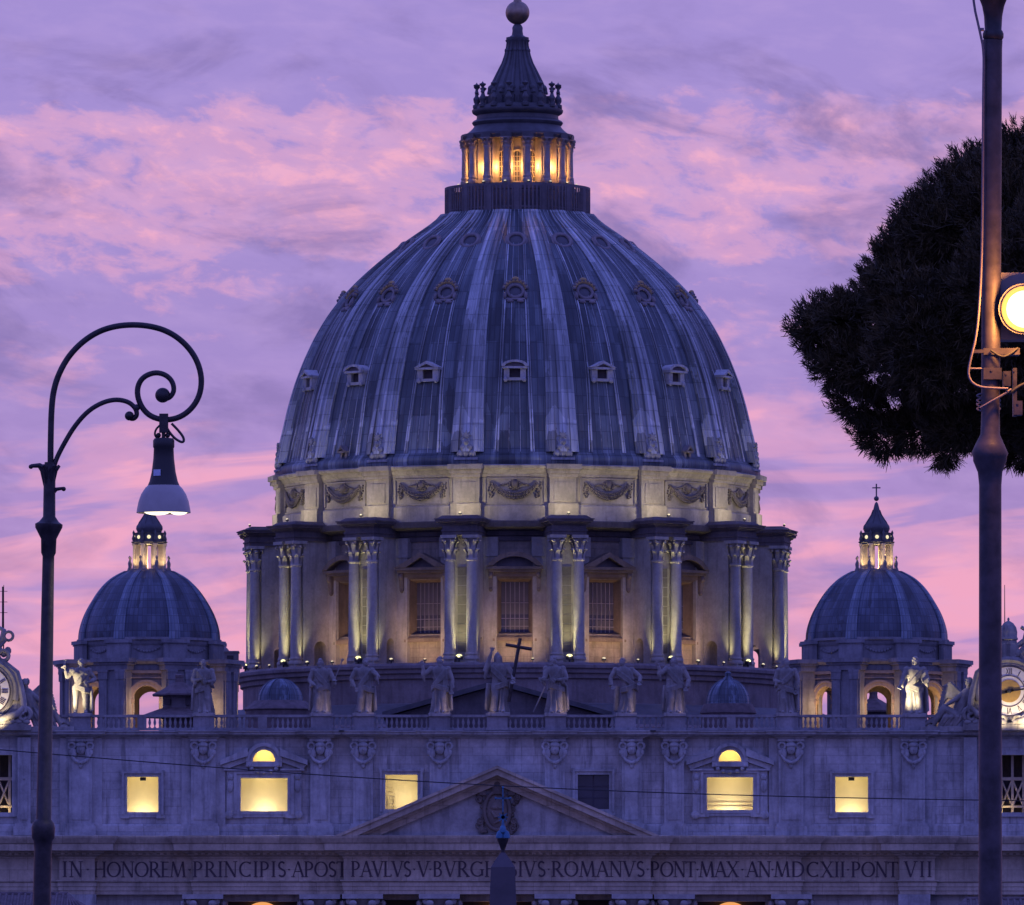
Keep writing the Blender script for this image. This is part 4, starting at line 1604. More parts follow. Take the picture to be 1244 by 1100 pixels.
for i in range(0, len(edges), 2):
    xa, xb = fx(edges[i]), fx(edges[i + 1])
    if xb - xa < .4:
        continue
    b = MB()
    b.box(xa, xb, yb - .2, yb + .25, zb0, zb0 + .22)
    b.box(xa, xb, yb - .24, yb + .29, zb1 - .26, zb1 - .02)
    nb = max(1, int((xb - xa) / .47))
    h = zb1 - .27 - zb0 - .22
    npier = max(0, int(round((xb - xa) / 5.5)) - 1)
    pier = [xa + (xb - xa) * (j + 1) / (npier + 1) for j in range(npier)]
    for p_ in pier:
        b.box(p_ - .42, p_ + .42, yb - .22, yb + .27, zb0 + .22, zb1 - .26)
    for j in range(nb):
        x = xa + (xb - xa) * (j + .5) / nb
        if any(abs(x - p_) < .5 for p_ in pier):
            continue
        b.lathe([(r * 1.35, zb0 + .22 + z * h) for r, z in bal], 6, cx=x, cy=yb)
    b.build("balustrade", M_PARAP, church, smooth=40)

# windows of the attic storey: moulded frame, room behind, lamp in the room
for (px, xa, xb, ya, yb_, kind) in wins:
    x0, x1, z0, z1 = fx(xa), fx(xb), fz(yb_), fz(ya)
    y = ST_
    b = MB()
    big = kind.startswith("big")
    e = .62 if big else .5
    b.box(x0 - e, x0, y - .30, y + .05, z0 - e * .5, z1 + e)
    b.box(x1, x1 + e, y - .30, y + .05, z0 - e * .5, z1 + e)
    b.box(x0, x1, y - .30, y + .05, z1, z1 + e)
    b.box(x0 - e * .45, x1 + e * .45, y - .26, y + .05, z0 - e * .5, z0)
    b.box(x0 - e, x0 - e * .55, y - .46, y - .301, z0 - e * .5, z1 + e)
    b.box(x1 + e * .55, x1 + e, y - .46, y - .301, z0 - e * .5, z1 + e)
    b.box(x0 - e * .55, x1 + e * .55, y - .46, y - .301, z1 + e * .6, z1 + e)
    for s0, s1 in ((x0 - e - .1, x0 + .2), (x1 - .2, x1 + e + .1)):
        b.box(s0, s1, y - .34, y + .05, z0 - e * .5 - .35, z0 - e * .5 - .003)
    b.box(x0 - e * .4, x1 + e * .4, y - .2, y + .05, z0 - e * .5 - .25, z0 - e * .5 - .004)
    b.box(x0 - e - .12, x0 - e * .6, y - .30, y + .05, z1 + e - .35, z1 + e + .12)
    b.box(x1 + e * .6, x1 + e + .12, y - .30, y + .05, z1 + e - .35, z1 + e + .12)
    if big:                                 # broken pediment round a lunette on scrolled brackets
        xc = (x0 + x1) / 2
        l0, l1 = fx(px - 13.7), fx(px + 13.7)
        zl0_, zl1_ = fz(925), fz(911)
        rw, rh = (l1 - l0) / 2, (zl1_ - zl0_)
        n = 14
        arc = [(rw * math.cos(t), rh * math.sin(t)) for t in np.linspace(0, math.pi, n + 1)]
        for i in range(n):                  # spandrels and rounded hood
            (ax, az), (bx_, bz) = arc[i], arc[i + 1]
            k2 = 1.38
            q = [(xc + bx_, zl0_ + bz), (xc + ax, zl0_ + az), (xc + ax * k2, zl0_ + az * k2 + .0), (xc + bx_ * k2, zl0_ + bz * k2)]
            b.prism(q, y - .55, y + .3)
            k2, k3 = 1.30, 1.62
            q = [(xc + bx_ * k2, zl0_ + bz * k2), (xc + ax * k2, zl0_ + az * k2), (xc + ax * k3, zl0_ + az * k3), (xc + bx_ * k3, zl0_ + bz * k3)]
            b.prism(q, y - .75, y + .1)
        b.box(xc - rw * 1.6, xc + rw * 1.6, y - .7, y + .1, zl0_ - .5, zl0_ - .003)
        for i in range(7):
            t = math.pi + math.pi * i / 6
            b.ball((xc + rw * 1.25 * math.cos(t), y - .6, zl0_ - .4 + .62 * math.sin(t)), (.22, .25, .2), 7, 5)
        for sx in (-1, 1):
            # raking halves
            xa_, xb2 = xc + sx * 53 * PF, xc + sx * 19.5 * PF
            za_, zb_ = fz(929.5), fz(909)
            o = [(xa_, za_), (xb2, zb_ - .75), (xb2, zb_), (xa_, za_ + .45)]
            b.prism(o if sx < 0 else o[::-1], y - .95, y + .1)
            o = [(xa_ - sx * .45, za_ - .42), (xb2, zb_ - 1.25), (xb2, zb_ - .76), (xa_ - sx * .1, za_ - .02)]
            b.prism(o if sx < 0 else o[::-1], y - .6, y + .1)
            o = [(xa_ - sx * .6, fz(935)), (xb2, fz(935)), (xb2, zb_ - 1.26), (xa_ - sx * .6, za_ - .43)]
            b.prism(o if sx < 0 else o[::-1], y - .18, y + .1)
            b.box(min(xa_ - sx * .3, xb2), max(xa_ - sx * .3, xb2), y - .62, y + .1, fz(936.2), fz(934))
            bx2 = xc + sx * 41 * PF
            b.box(bx2 - .35, bx2 + .35, y - .35, y + .05, z0 - .6, fz(936.3))
            b.ball((bx2, y - .4, fz(955)), (.32, .25, .6), 8, 6)
            b.ball((bx2, y - .35, fz(944)), (.3, .3, .35), 8, 6)
            b.ball((bx2 + sx * .1, y - .3, fz(990)), (.45, .2, .4), 8, 6)
    fr = b.build("attic_window", M_TRAVP, church, smooth=0)
    # room
    d, ex = 2.4, 1.2
    r = MB()
    if kind == "dark":
        r.box(x0 - .1, x1 + .1, y + .75, y + .8, z0 - .1, z1 + .1)
        r.build("closed_shutter", M_GLASSD, fr, smooth=0)
        g = MB()
        g.box((x0 + x1) / 2 - .05, (x0 + x1) / 2 + .05, y + .66, y + .745, z0, z1)
        for j in (1, 2):
            zj = z0 + (z1 - z0) * j / 3
            g.box(x0, x1, y + .67, y + .744, zj - .04, zj + .04)
        g.build("window_bars", M_BLIND, fr, smooth=0)
        continue
    X0_, X1_, Z0_, Z1_, Y0_, Y1_ = x0 - ex, x1 + ex, z0 - .6, z1 + .6, y + .9, y + .9 + d
    # inside faces only, open towards the window
    r.add([(X0_, Y1_, Z0_), (X1_, Y1_, Z0_), (X1_, Y1_, Z1_), (X0_, Y1_, Z1_)], [(0, 1, 2, 3)])
    r.add([(X0_, Y0_, Z0_), (X0_, Y1_, Z0_), (X0_, Y1_, Z1_), (X0_, Y0_, Z1_)], [(0, 1, 2, 3)])
    r.add([(X1_, Y0_, Z0_), (X1_, Y1_, Z0_), (X1_, Y1_, Z1_), (X1_, Y0_, Z1_)], [(0, 1, 2, 3)])
    r.add([(X0_, Y0_, Z0_), (X1_, Y0_, Z0_), (X1_, Y1_, Z0_), (X0_, Y1_, Z0_)], [(0, 1, 2, 3)])
    r.add([(X0_, Y0_, Z1_), (X1_, Y0_, Z1_), (X1_, Y1_, Z1_), (X0_, Y1_, Z1_)], [(0, 1, 2, 3)])
    if kind == "ladder":
        xl = fx(476)
        for dx_ in (-.25, .25):
            r.box(xl + dx_ - .03, xl + dx_ + .03, Y1_ - .3, Y1_ - .2, Z0_, fz(966), 1)
        for j in range(6):
            zj = Z0_ + .9 + j * .32
            r.box(xl - .22, xl + .22, Y1_ - .31, Y1_ - .21, zj, zj + .05, 1)
    if kind.startswith("small"):
        r.box((x0 + x1) / 2 - .28, (x0 + x1) / 2 + .28, y + .6, y + .95, z1 - .34, z1 - .03, 2)
    if kind == "big2":
        for zj in (z0 + .75, z0 + .4):
            r.box(X0_, X1_, Y1_ - .2, Y1_ - .12, zj, zj + .07, 1)
    r.build("lit_room", [M_PLASTER, M_LANTW, M_BLACK], fr, smooth=0)
    en = {"small": 480, "small2": 480, "big": 620, "big2": 560, "ladder": 330}[kind] * RMW
    lamp("POINT", ((x0 + x1) / 2 + (0 if kind != "ladder" else .3), Y1_ - (1.25 if kind != "ladder" else 1.6), z0 + (-.1 if kind != "ladder" else .9)), en * .42, (1.0, .83, .50), church, .3)
    lamp("POINT", ((x0 + x1) / 2, Y0_ + .3, z1 + .2), en * .22, (1.0, .80, .44), church, .4)
    if big:
        r = MB()
        q0, q1 = fz(927), fz(905)
        xa2, xb2 = fx(px - 16), fx(px + 16)
        r.add([(xa2, y + 2.6, q0), (xb2, y + 2.6, q0), (xb2, y + 2.6, q1), (xa2, y + 2.6, q1)], [(0, 1, 2, 3)])
        r.add([(xa2, y + .91, q0), (xa2, y + 2.6, q0), (xa2, y + 2.6, q1), (xa2, y + .91, q1)], [(0, 1, 2, 3)])
        r.add([(xb2, y + .91, q0), (xb2, y + 2.6, q0), (xb2, y + 2.6, q1), (xb2, y + .91, q1)], [(0, 1, 2, 3)])
        r.add([(xa2, y + .91, q1), (xb2, y + .91, q1), (xb2, y + 2.6, q1), (xa2, y + 2.6, q1)], [(0, 1, 2, 3)])
        r.add([(xa2, y + .91, q0), (xb2, y + .91, q0), (xb2, y + 2.6, q0), (xa2, y + 2.6, q0)], [(0, 1, 2, 3)])
        r.build("lunette_room", M_PLASTER, fr, smooth=0)
        lamp("POINT", (fx(px), y + 1.3, q0 + .9), en * .30, (1.0, .70, .26), church, .2)

# bell openings of the end bays: lit belfry with crossed timbers
for (px, xa, xb, ya, yb_) in belf:
    x0, x1, z0, z1 = fx(xa), fx(xb), fz(yb_), fz(ya)
    y = ST_
    b = MB()
    b.box(x0 - .5, x0, y - .25, y + .05, z0, z1)
    b.box(x1, x1 + .5, y - .25, y + .05, z0, z1)
    b.box(x0 - .5, x1 + .5, y - .25, y + .05, z1, z1 + .5)
    b.box(x0 - .8, x1 + .8, y - .3, y + .05, z0 - .4, z0)
    fr = b.build("belfry_opening", M_TRAVP, church, smooth=0)
    r = MB()
    r.add([(x0 - 1, y + 5, z0 - 1), (x1 + 1, y + 5, z0 - 1), (x1 + 1, y + 5, z1 + 1), (x0 - 1, y + 5, z1 + 1)], [(0, 1, 2, 3)])
    for xx in (x0 - 1, x1 + 1):
        r.add([(xx, y + .9, z0 - 1), (xx, y + 5, z0 - 1), (xx, y + 5, z1 + 1), (xx, y + .9, z1 + 1)], [(0, 1, 2, 3)])
    r.add([(x0 - 1, y + .9, z1 + 1), (x1 + 1, y + .9, z1 + 1), (x1 + 1, y + 5, z1 + 1), (x0 - 1, y + 5, z1 + 1)], [(0, 1, 2, 3)])
    r.add([(x0 - 1, y + .9, z0 - 1), (x1 + 1, y + .9, z0 - 1), (x1 + 1, y + 5, z0 - 1), (x0 - 1, y + 5, z0 - 1)], [(0, 1, 2, 3)])
    r.build("belfry_room", M_DARKST, fr, smooth=0)
    t = MB()
    zm_ = z0 + (z1 - z0) * .60
    for x in np.linspace(x0 + .3, x1 - .3, 5):
        t.box(x - .12, x + .12, y + 1.5, y + 1.7, z0 - .9, z1 + .9)
    t.box(x0 - .9, x1 + .9, y + 1.45, y + 1.72, zm_ - .18, zm_ + .12)
    t.box(x0 - .9, x1 + .9, y + 1.45, y + 1.72, z0 + .5, z0 + .7)
    xs = np.linspace(x0 + .3, x1 - .3, 5)
    for j in range(4):
        a_, c_ = xs[j], xs[j + 1]
        t.tube([(a_, y + 1.55, z0 + .6), (c_, y + 1.55, zm_ - .1)], .10, 6)
        t.tube([(c_, y + 1.62, z0 + .6), (a_, y + 1.62, zm_ - .1)], .10, 6)
    t.build("timber_frame", M_LANTW, fr, smooth=30)
    bl_ = MB()
    bl_.lathe([(.9, z0 + .9), (.86, z0 + 1.0), (.62, z0 + 1.5), (.5, z0 + 2.2), (.3, z0 + 2.5), (.05, z0 + 2.6)], 20, cx=(x0 + x1) / 2, cy=y + 3.2)
    bl_.build("bell", M_BRONZE, fr, smooth=40)
    for sx in (x0 + .7, x1 - .7):
        lamp("POINT", (sx, y + .95, z0 + .25), 30, (1.0, .74, .34), church, .15)

# ------------------------------------------------------------------ main entablature with the inscription
def off(px):
    d = abs(px - 604)
    return 1.9 if d < 186 else .8 if d < 369 else 0.0 if d < 488 else 1.0 if d < 531 else 0.0


def pathfor(extra=0.0):
    bp = [-HALF, -531, -488, -369, -186, 186, 369, 488, 531, HALF]
    p = []
    for i in range(len(bp) - 1):
        o = off(604 + (bp[i] + bp[i + 1]) / 2)
        p += [(fx(604 + bp[i]), -o), (fx(604 + bp[i + 1]), -o)]
    q = [p[0]]
    for a in p[1:]:
        if (Vector(a) - Vector(q[-1])).length > 1e-4:
            q.append(a)
    return q


pth = pathfor()
b = MB()
zc = lambda y: fz(y)
b.sweep([(-1.5, zc(1087)), (.0, zc(1087)), (.0, zc(1082.5)), (.08, zc(1082.3)), (.08, zc(1077.5)), (.16, zc(1077.3)), (.16, zc(1072.5)), (.34, zc(1071.2)), (.34, zc(1070)), (-.02, zc(1069.8)), (-.02, zc(1069.7))], pth)
b.build("architrave", M_FRIEZE, church, smooth=0)
b = MB()
b.sweep([(-1.5, zc(1069.75)), (.0, zc(1069.7)), (.0, zc(1043.5)), (-1.5, zc(1043.4))], pth)
b.build("frieze", M_FRIEZE, church, smooth=0)
b = MB()
b.sweep([(-2.5, zc(1043.4)), (.10, zc(1043.4)), (.14, zc(1041)), (.42, zc(1039.6)), (.46, zc(1038.2)), (.85, zc(1036.6)), (.9, zc(1034.6)), (1.75, zc(1034.2)), (1.8, zc(1026)), (1.92, zc(1025.2)), (2.2, zc(1019.5)), (2.25, zc(1017.2)), (1.6, zc(1016)), (-2.5, zc(1015.0))], pth)
crn = b.build("main_cornice", M_FRIEZE, church, smooth=0)
b = MB()
# dentils and modillions under the cornice
bp = [-HALF, -531, -488, -369, -186, 186, 369, 488, 531, HALF]
for i in range(len(bp) - 1):
    xa, xb = fx(604 + bp[i]), fx(604 + bp[i + 1])
    o = off(604 + (bp[i] + bp[i + 1]) / 2)
    nd = max(2, int((xb - xa) / .62))
    for j in range(nd):
        x = xa + (xb - xa) * (j + .5) / nd
        b.box(x - .17, x + .17, -o - .80, -o - .2, zc(1038.9), zc(1036.9))
b.build("dentil_course", M_FRIEZE, crn, smooth=0)

# letters, cut as thick and thin strokes with serifs
def arcp(cx, cz, rx, rz, a0, a1, n=16):
    return [(cx + rx * math.cos(R_(a0 + (a1 - a0) * i / n)), cz + rz * math.sin(R_(a0 + (a1 - a0) * i / n))) for i in range(n + 1)]


TK, TN = .13, .058
V_ = lambda x: ([(x, 0), (x, 1)], TK)
GL = {
    "I": (.30, [V_(.15)], [(.15, 0), (.15, 1)]),
    "N": (.88, [([(.12, 0), (.12, 1)], TN), ([(.12, 1), (.76, 0)], TK), ([(.76, 0), (.76, 1)], TN)], [(.12, 0), (.08, 1), (.76, 1)]),
    "H": (.88, [V_(.14), V_(.74), ([(.14, .52), (.74, .52)], TN)], [(.14, 0), (.14, 1), (.74, 0), (.74, 1)]),
    "O": (1.02, [(arcp(.51, .5, .42, .46, 0, 360, 28), "o")], []),
    "R": (.80, [V_(.14), (arcp(.30, .74, .26, .235, 90, -90, 12), "o"), ([(.14, .975), (.30, .975)], TN), ([(.14, .5), (.30, .5)], TN), ([(.34, .5), (.74, .03)], TK)], [(.14, 0), (.14, 1), (.74, 0)]),
    "E": (.62, [V_(.14), ([(.14, .965), (.54, .965)], TN), ([(.14, .52), (.46, .52)], TN), ([(.14, .035), (.56, .035)], TN)], [(.10, 0), (.10, 1)]),
    "M": (1.10, [([(.10, 0), (.20, 1)], TN), ([(.20, 1), (.55, .02)], TK), ([(.55, .02), (.88, 1)], TN), ([(.88, 1), (.99, 0)], TK)], [(.10, 0), (.99, 0)]),
    "P": (.70, [V_(.14), (arcp(.28, .72, .30, .255, 90, -90, 12), "o"), ([(.14, .975), (.28, .975)], TN), ([(.14, .465), (.28, .465)], TN)], [(.14, 0), (.14, 1)]),
    "C": (.90, [(arcp(.52, .5, .43, .46, 50, 310, 22), "o"), ([(.80, .82), (.80, .97)], TN), ([(.80, .18), (.80, .03)], TN)], []),
    "S": (.60, [(arcp(.30, .735, .20, .225, 35, 225, 12) + [(.22, .55), (.38, .45)] + arcp(.30, .265, .22, .225, 45, -145, 12), .115)], []),
    "A": (.88, [([(.08, 0), (.43, 1)], TN), ([(.43, 1), (.80, 0)], TK), ([(.22, .36), (.66, .36)], TN)], [(.08, 0), (.80, 0)]),
    "T": (.76, [V_(.38), ([(.03, .965), (.73, .965)], TN), ([(.03, .97), (.03, .85)], TN), ([(.73, .97), (.73, .85)], TN)], [(.38, 0)]),
    "V": (.86, [([(.08, 1), (.44, 0)], TK), ([(.44, 0), (.78, 1)], TN)], [(.08, 1), (.78, 1)]),
    "L": (.62, [V_(.14), ([(.14, .035), (.56, .035)], TN), ([(.56, .03), (.57, .16)], TN)], [(.14, 0), (.14, 1)]),
    "B": (.70, [V_(.14), (arcp(.30, .755, .22, .22, 90, -90, 10), "o"), (arcp(.30, .28, .28, .255, 90, -90, 10), "o"), ([(.14, .975), (.30, .975)], TN), ([(.14, .535), (.30, .535)], TN), ([(.14, .03), (.30, .03)], TN)], []),
    "G": (.96, [(arcp(.52, .5, .43, .46, 50, 325, 22), "o"), ([(.82, .82), (.82, .97)], TN), ([(.84, .08), (.84, .46)], TK)], [(.84, .46)]),
    "D": (.94, [V_(.14), (arcp(.34, .5, .48, .47, 90, -90, 16), "o"), ([(.14, .97), (.34, .97)], TN), ([(.14, .03), (.34, .03)], TN)], []),
    "X": (.86, [([(.10, 1), (.76, 0)], TK), ([(.76, 1), (.10, 0)], TN)], [(.10, 0), (.76, 0), (.10, 1), (.76, 1)]),
}


def letter(mb, ch, x, z, sx, sz_, y):
    w, strokes, serifs = GL[ch]
    for k, (pts, th) in enumerate(strokes):
        P = [Vector((x + p[0] * sx, z + p[1] * sz_)) for p in pts]
        d = .05 + .002 * k
        L_, R2 = [], []
        closed = (P[0] - P[-1]).length < 1e-4
        for i, p in enumerate(P):
            a = P[i - 1] if i else (P[-2] if closed else p)
            c = P[i + 1] if i < len(P) - 1 else (P[1] if closed else p)
            t = (c - a).normalized()
            nrm = Vector((-t.y, t.x))
            if th == "o":
                q = TN + (TK - TN) * abs(t.y) ** 1.2
            else:
                q = th
            L_.append(p + nrm * q * sz_ / 2)
            R2.append(p - nrm * q * sz_ / 2)
        for i in range(len(P) - 1):
            o = [R2[i], R2[i + 1], L_[i + 1], L_[i]]
            mb.add([(p.x, y - d, p.y) for p in o] + [(p.x, y, p.y) for p in o], [(0, 1, 2, 3), (0, 4, 5, 1), (2, 6, 7, 3)])
    for k, (px_, pz) in enumerate(serifs):
        zz_ = z + (pz * .96 + .0) * sz_
        mb.box(x + (px_ - .14) * sx, x + (px_ + .14) * sx, y - .061 - .001 * k, y, zz_, zz_ + .045 * sz_)


WORDS = [("IN", 77, 101), ("HONOREM", 114, 226), ("PRINCIPIS", 235, 348), ("APOST", 355, 422), ("PAVLVS", 427, 500), ("V", 507, 520), ("BVRGHESIVS", 526, 663), ("ROMANVS", 670, 783), ("PONT", 790, 845), ("MAX", 849, 897),
         ("AN", 906, 936), ("MDCXII", 940, 1026), ("PONT", 1034, 1091), ("VII", 1098, 1131)]
t = MB()
zl, zh = fz(1066), fz(1047)
H = zh - zl
for w, xa, xb in WORDS:
    nat = sum(GL[c][0] for c in w)
    tot = (xb - xa) * PF
    # BVRGHESIVS is set wide behind the obelisk
    gap = (tot - nat * H * .92) / max(1, len(w) - 1) if len(w) > 1 else 0
    sx = H * .92
    if gap < 0:
        sx = tot / nat
        gap = 0
    x = fx(xa)
    for c in w:
        letter(t, c, x, zl, sx, H, -off(604 + (x + GL[c][0] * sx / 2) / PF) - .002)
        x += GL[c][0] * sx + gap
for px in (107.5, 230.5, 351.5, 503.5, 523, 666.5, 786.5, 847, 901.5, 938, 1030):
    x = fx(px)
    y = -off(px)
    t.add([(x - .13, y - .05, zl + H * .52), (x, y - .05, zl + H * .40), (x + .13, y - .05, zl + H * .52)], [(0, 1, 2)])
t.build("inscription", M_INK, church, smooth=0)

# ------------------------------------------------------------------ pediment
yp = -1.9
b = MB()
zbs = fz(1015.5)
apx, hp = fz(932), fz(1017)
half = 197 * PF
ih, iz, ib = 166 * PF, fz(954), fz(1016)
tt = MB()
tt.prism([(-ih - 1.0, ib - .3), (ih + 1.0, ib - .3), (0, iz + .6)], yp - .1, 1.2)
tt.build("pediment_field", M_TRAVP, church, smooth=0)
# raking cornice as stacked steps
lay = [(.0, .45, .75), (.45, .62, 1.2), (.62, 1.05, 1.95), (1.05, 1.25, 2.2)]
slope = (apx - hp) / half
cosr = 1 / math.sqrt(1 + slope * slope)
tot = 1.62
for (t0, t1, pr) in lay:
    d0, d1 = (1.25 - t0) / 1.25 * tot / cosr, (1.25 - t1) / 1.25 * tot / cosr
    for sx in (-1, 1):
        e = (0.02 if sx > 0 else 0)
        xA0, xA1 = half - d0 / slope, half - d1 / slope
        o = [(sx * xA0, hp), (sx * xA1, hp), (0, apx - d1), (0, apx - d0)]
        b.prism(o if sx < 0 else o[::-1], yp - pr - e * .1, 1.0 - pr * .05)
b.build("raking_cornice", M_FRIEZE, church, smooth=0)
# carved arms: oval shield, crossed keys, beehive crown, curling mantling
b = MB()
y = yp - .35
zc_ = fz(986)
b.ball((0, y, zc_), (1.15, .35, 1.75), 20, 14)
b.ring((0, y - .25, zc_), 1.2, .20, 24, 7, rz=1.8)
b.ball((0, y - .3, zc_ + .45), (.55, .2, .45), 10, 7)
b.tube([(-.5, y - .3, zc_ - .1), (-.2, y - .42, zc_ - .6), (.3, y - .42, zc_ - .5), (.1, y - .42, zc_ - 1.0), (-.3, y - .35, zc_ - 1.2)], [.12, .16, .18, .14, .1], 7)
for sx in (-1, 1):
    b.ball((sx * .3, y - .4, zc_ + .3), (.35, .16, .2), 7, 5)
z_c = fz(955.5)
b.lathe([(.55, z_c - .8), (.62, z_c - .5), (.56, z_c - .45), (.6, z_c - .15), (.5, z_c - .1), (.5, z_c + .2), (.36, z_c + .45), (.12, z_c + .62)], 14, cx=0, cy=y)
b.ball((0, y, z_c + .75), .16, 8, 6)
for sx in (-1, 1):
    b.tube([(sx * -1.5, y - .1, zc_ - 1.2), (sx * 1.35, y - .15, zc_ + 1.75)], .11, 7)
    b.ring((sx * -1.65, y - .1, zc_ - 1.4), .3, .1, 12, 6)
    b.box(sx * 1.35 - .3, sx * 1.35 + .3, y - .3, y - .05, zc_ + 1.45, zc_ + 1.85)
rnd = random.Random(11)
for sx in (-1, 1):
    for j in range(26):
        t = j / 25
        ang = 1.25 - t * 2.6
        rx, rz = 1.55 + .5 * math.sin(t * 9) + rnd.uniform(-.15, .25), 2.5 + rnd.uniform(-.25, .4)
        px_, pz_ = sx * rx * math.cos(ang) * 1.12, zc_ + .1 + rz * math.sin(ang)
        b.ball((px_, y + rnd.uniform(-.1, .15), pz_), (rnd.uniform(.16, .32), .25, rnd.uniform(.18, .36)), 7, 5)
        if j % 4 == 0:
            b.ring((px_, y - .15, pz_), .26, .09, 10, 5)
b.build("coat_of_arms", M_CARVE, church, smooth=60)

# ------------------------------------------------------------------ storeys under the entablature
b = MB()
zcol = fz(1087)
open_ = [(320, 44, 1095, 1180, 1), (604, 47, 1095, 1180, 1), (888, 42, 1095, 1180, 1), (487, 21, 1093, 1170, 0), (721, 22, 1093, 1170, 0), (173, 25, 1110, 1180, 0), (1035, 25, 1110, 1180, 0)]
hl = [(fx(p - w), fx(p + w), fz(y1), fz(y0)) for p, w, y0, y1, l in open_]
hl2 = [(fx(p - w), fx(p + w), .8, 12.5) for p, w, *_ in open_]
b.wallholes(fx(604 - HALF), fx(604 + HALF), 0, zcol, 1.2, hl + hl2, 2.5)
b.build("lower_wall", M_TRAV, church, smooth=0)
b = MB()
for h_ in hl + hl2:
    b.add([(h_[0] - .1, 3.71, h_[2] - .1), (h_[1] + .1, 3.71, h_[2] - .1), (h_[1] + .1, 3.71, h_[3] + .1), (h_[0] - .1, 3.71, h_[3] + .1)], [(0, 1, 2, 3)])
b.build("portico_back_wall", M_SHUT, church, smooth=0)
for p, w, y0, y1, l in open_:
    if not l:
        continue
    b = MB()
    rx, xc = 21 * PF, fx(p if p != 320 else 318)
    zt_ = fz(1094.6 + (2 if p == 604 else 0))
    pts = [(xc + rx * math.cos(t_), zt_ - 1.3 + 1.25 * math.sin(t_)) for t_ in np.linspace(0, math.pi, 17)]
    b.prism(pts, 3.3, 3.5)
    b.build("lit_lunette", glow("lunette_glow", (1.0, .42, .13), 1.1 if p == 604 else .9), church, smooth=0)
c = MB()
cp = MB()
GR = 1.32
fluted(c, 0, 0, GR, 0.5, zcol - 3.3, 28)
corinthian(cp, 0, 0, GR * 1.0, zcol - 3.3, zcol - .01)
first = None
for px in (247, 389, 441, 534, 674, 767.5, 819, 961):
    yl = -off(px) + GR - .1
    if first is None:
        first = c.build("giant_column", M_TRAVP, church, (fx(px), yl, 0), 0, 40)
        cp.build("capital", M_TRAVP, first, smooth=30)
    else:
        dup(first, loc=(fx(px), yl, 0))
for px in (98, 1110):
    b = MB()
    x = fx(px)
    b.box(x - 1.35, x + 1.35, -off(px) + .1, 1.3, 0, zcol - 3.0)
    b.box(x - 1.5, x + 1.5, -off(px) - .1, 1.3, zcol - 3.0, zcol - .01)
    b.build("giant_pilaster", M_TRAVP, church, smooth=0)
b = MB()
for i in range(12):
    b.box(-40 - i * .35, 40 + i * .35, -4 - i * .55, 1.15, .5 - (i + 1) * .04, .5 - i * .04 - .001 * i)
b.build("front_steps", M_TRAVP, church, smooth=0)

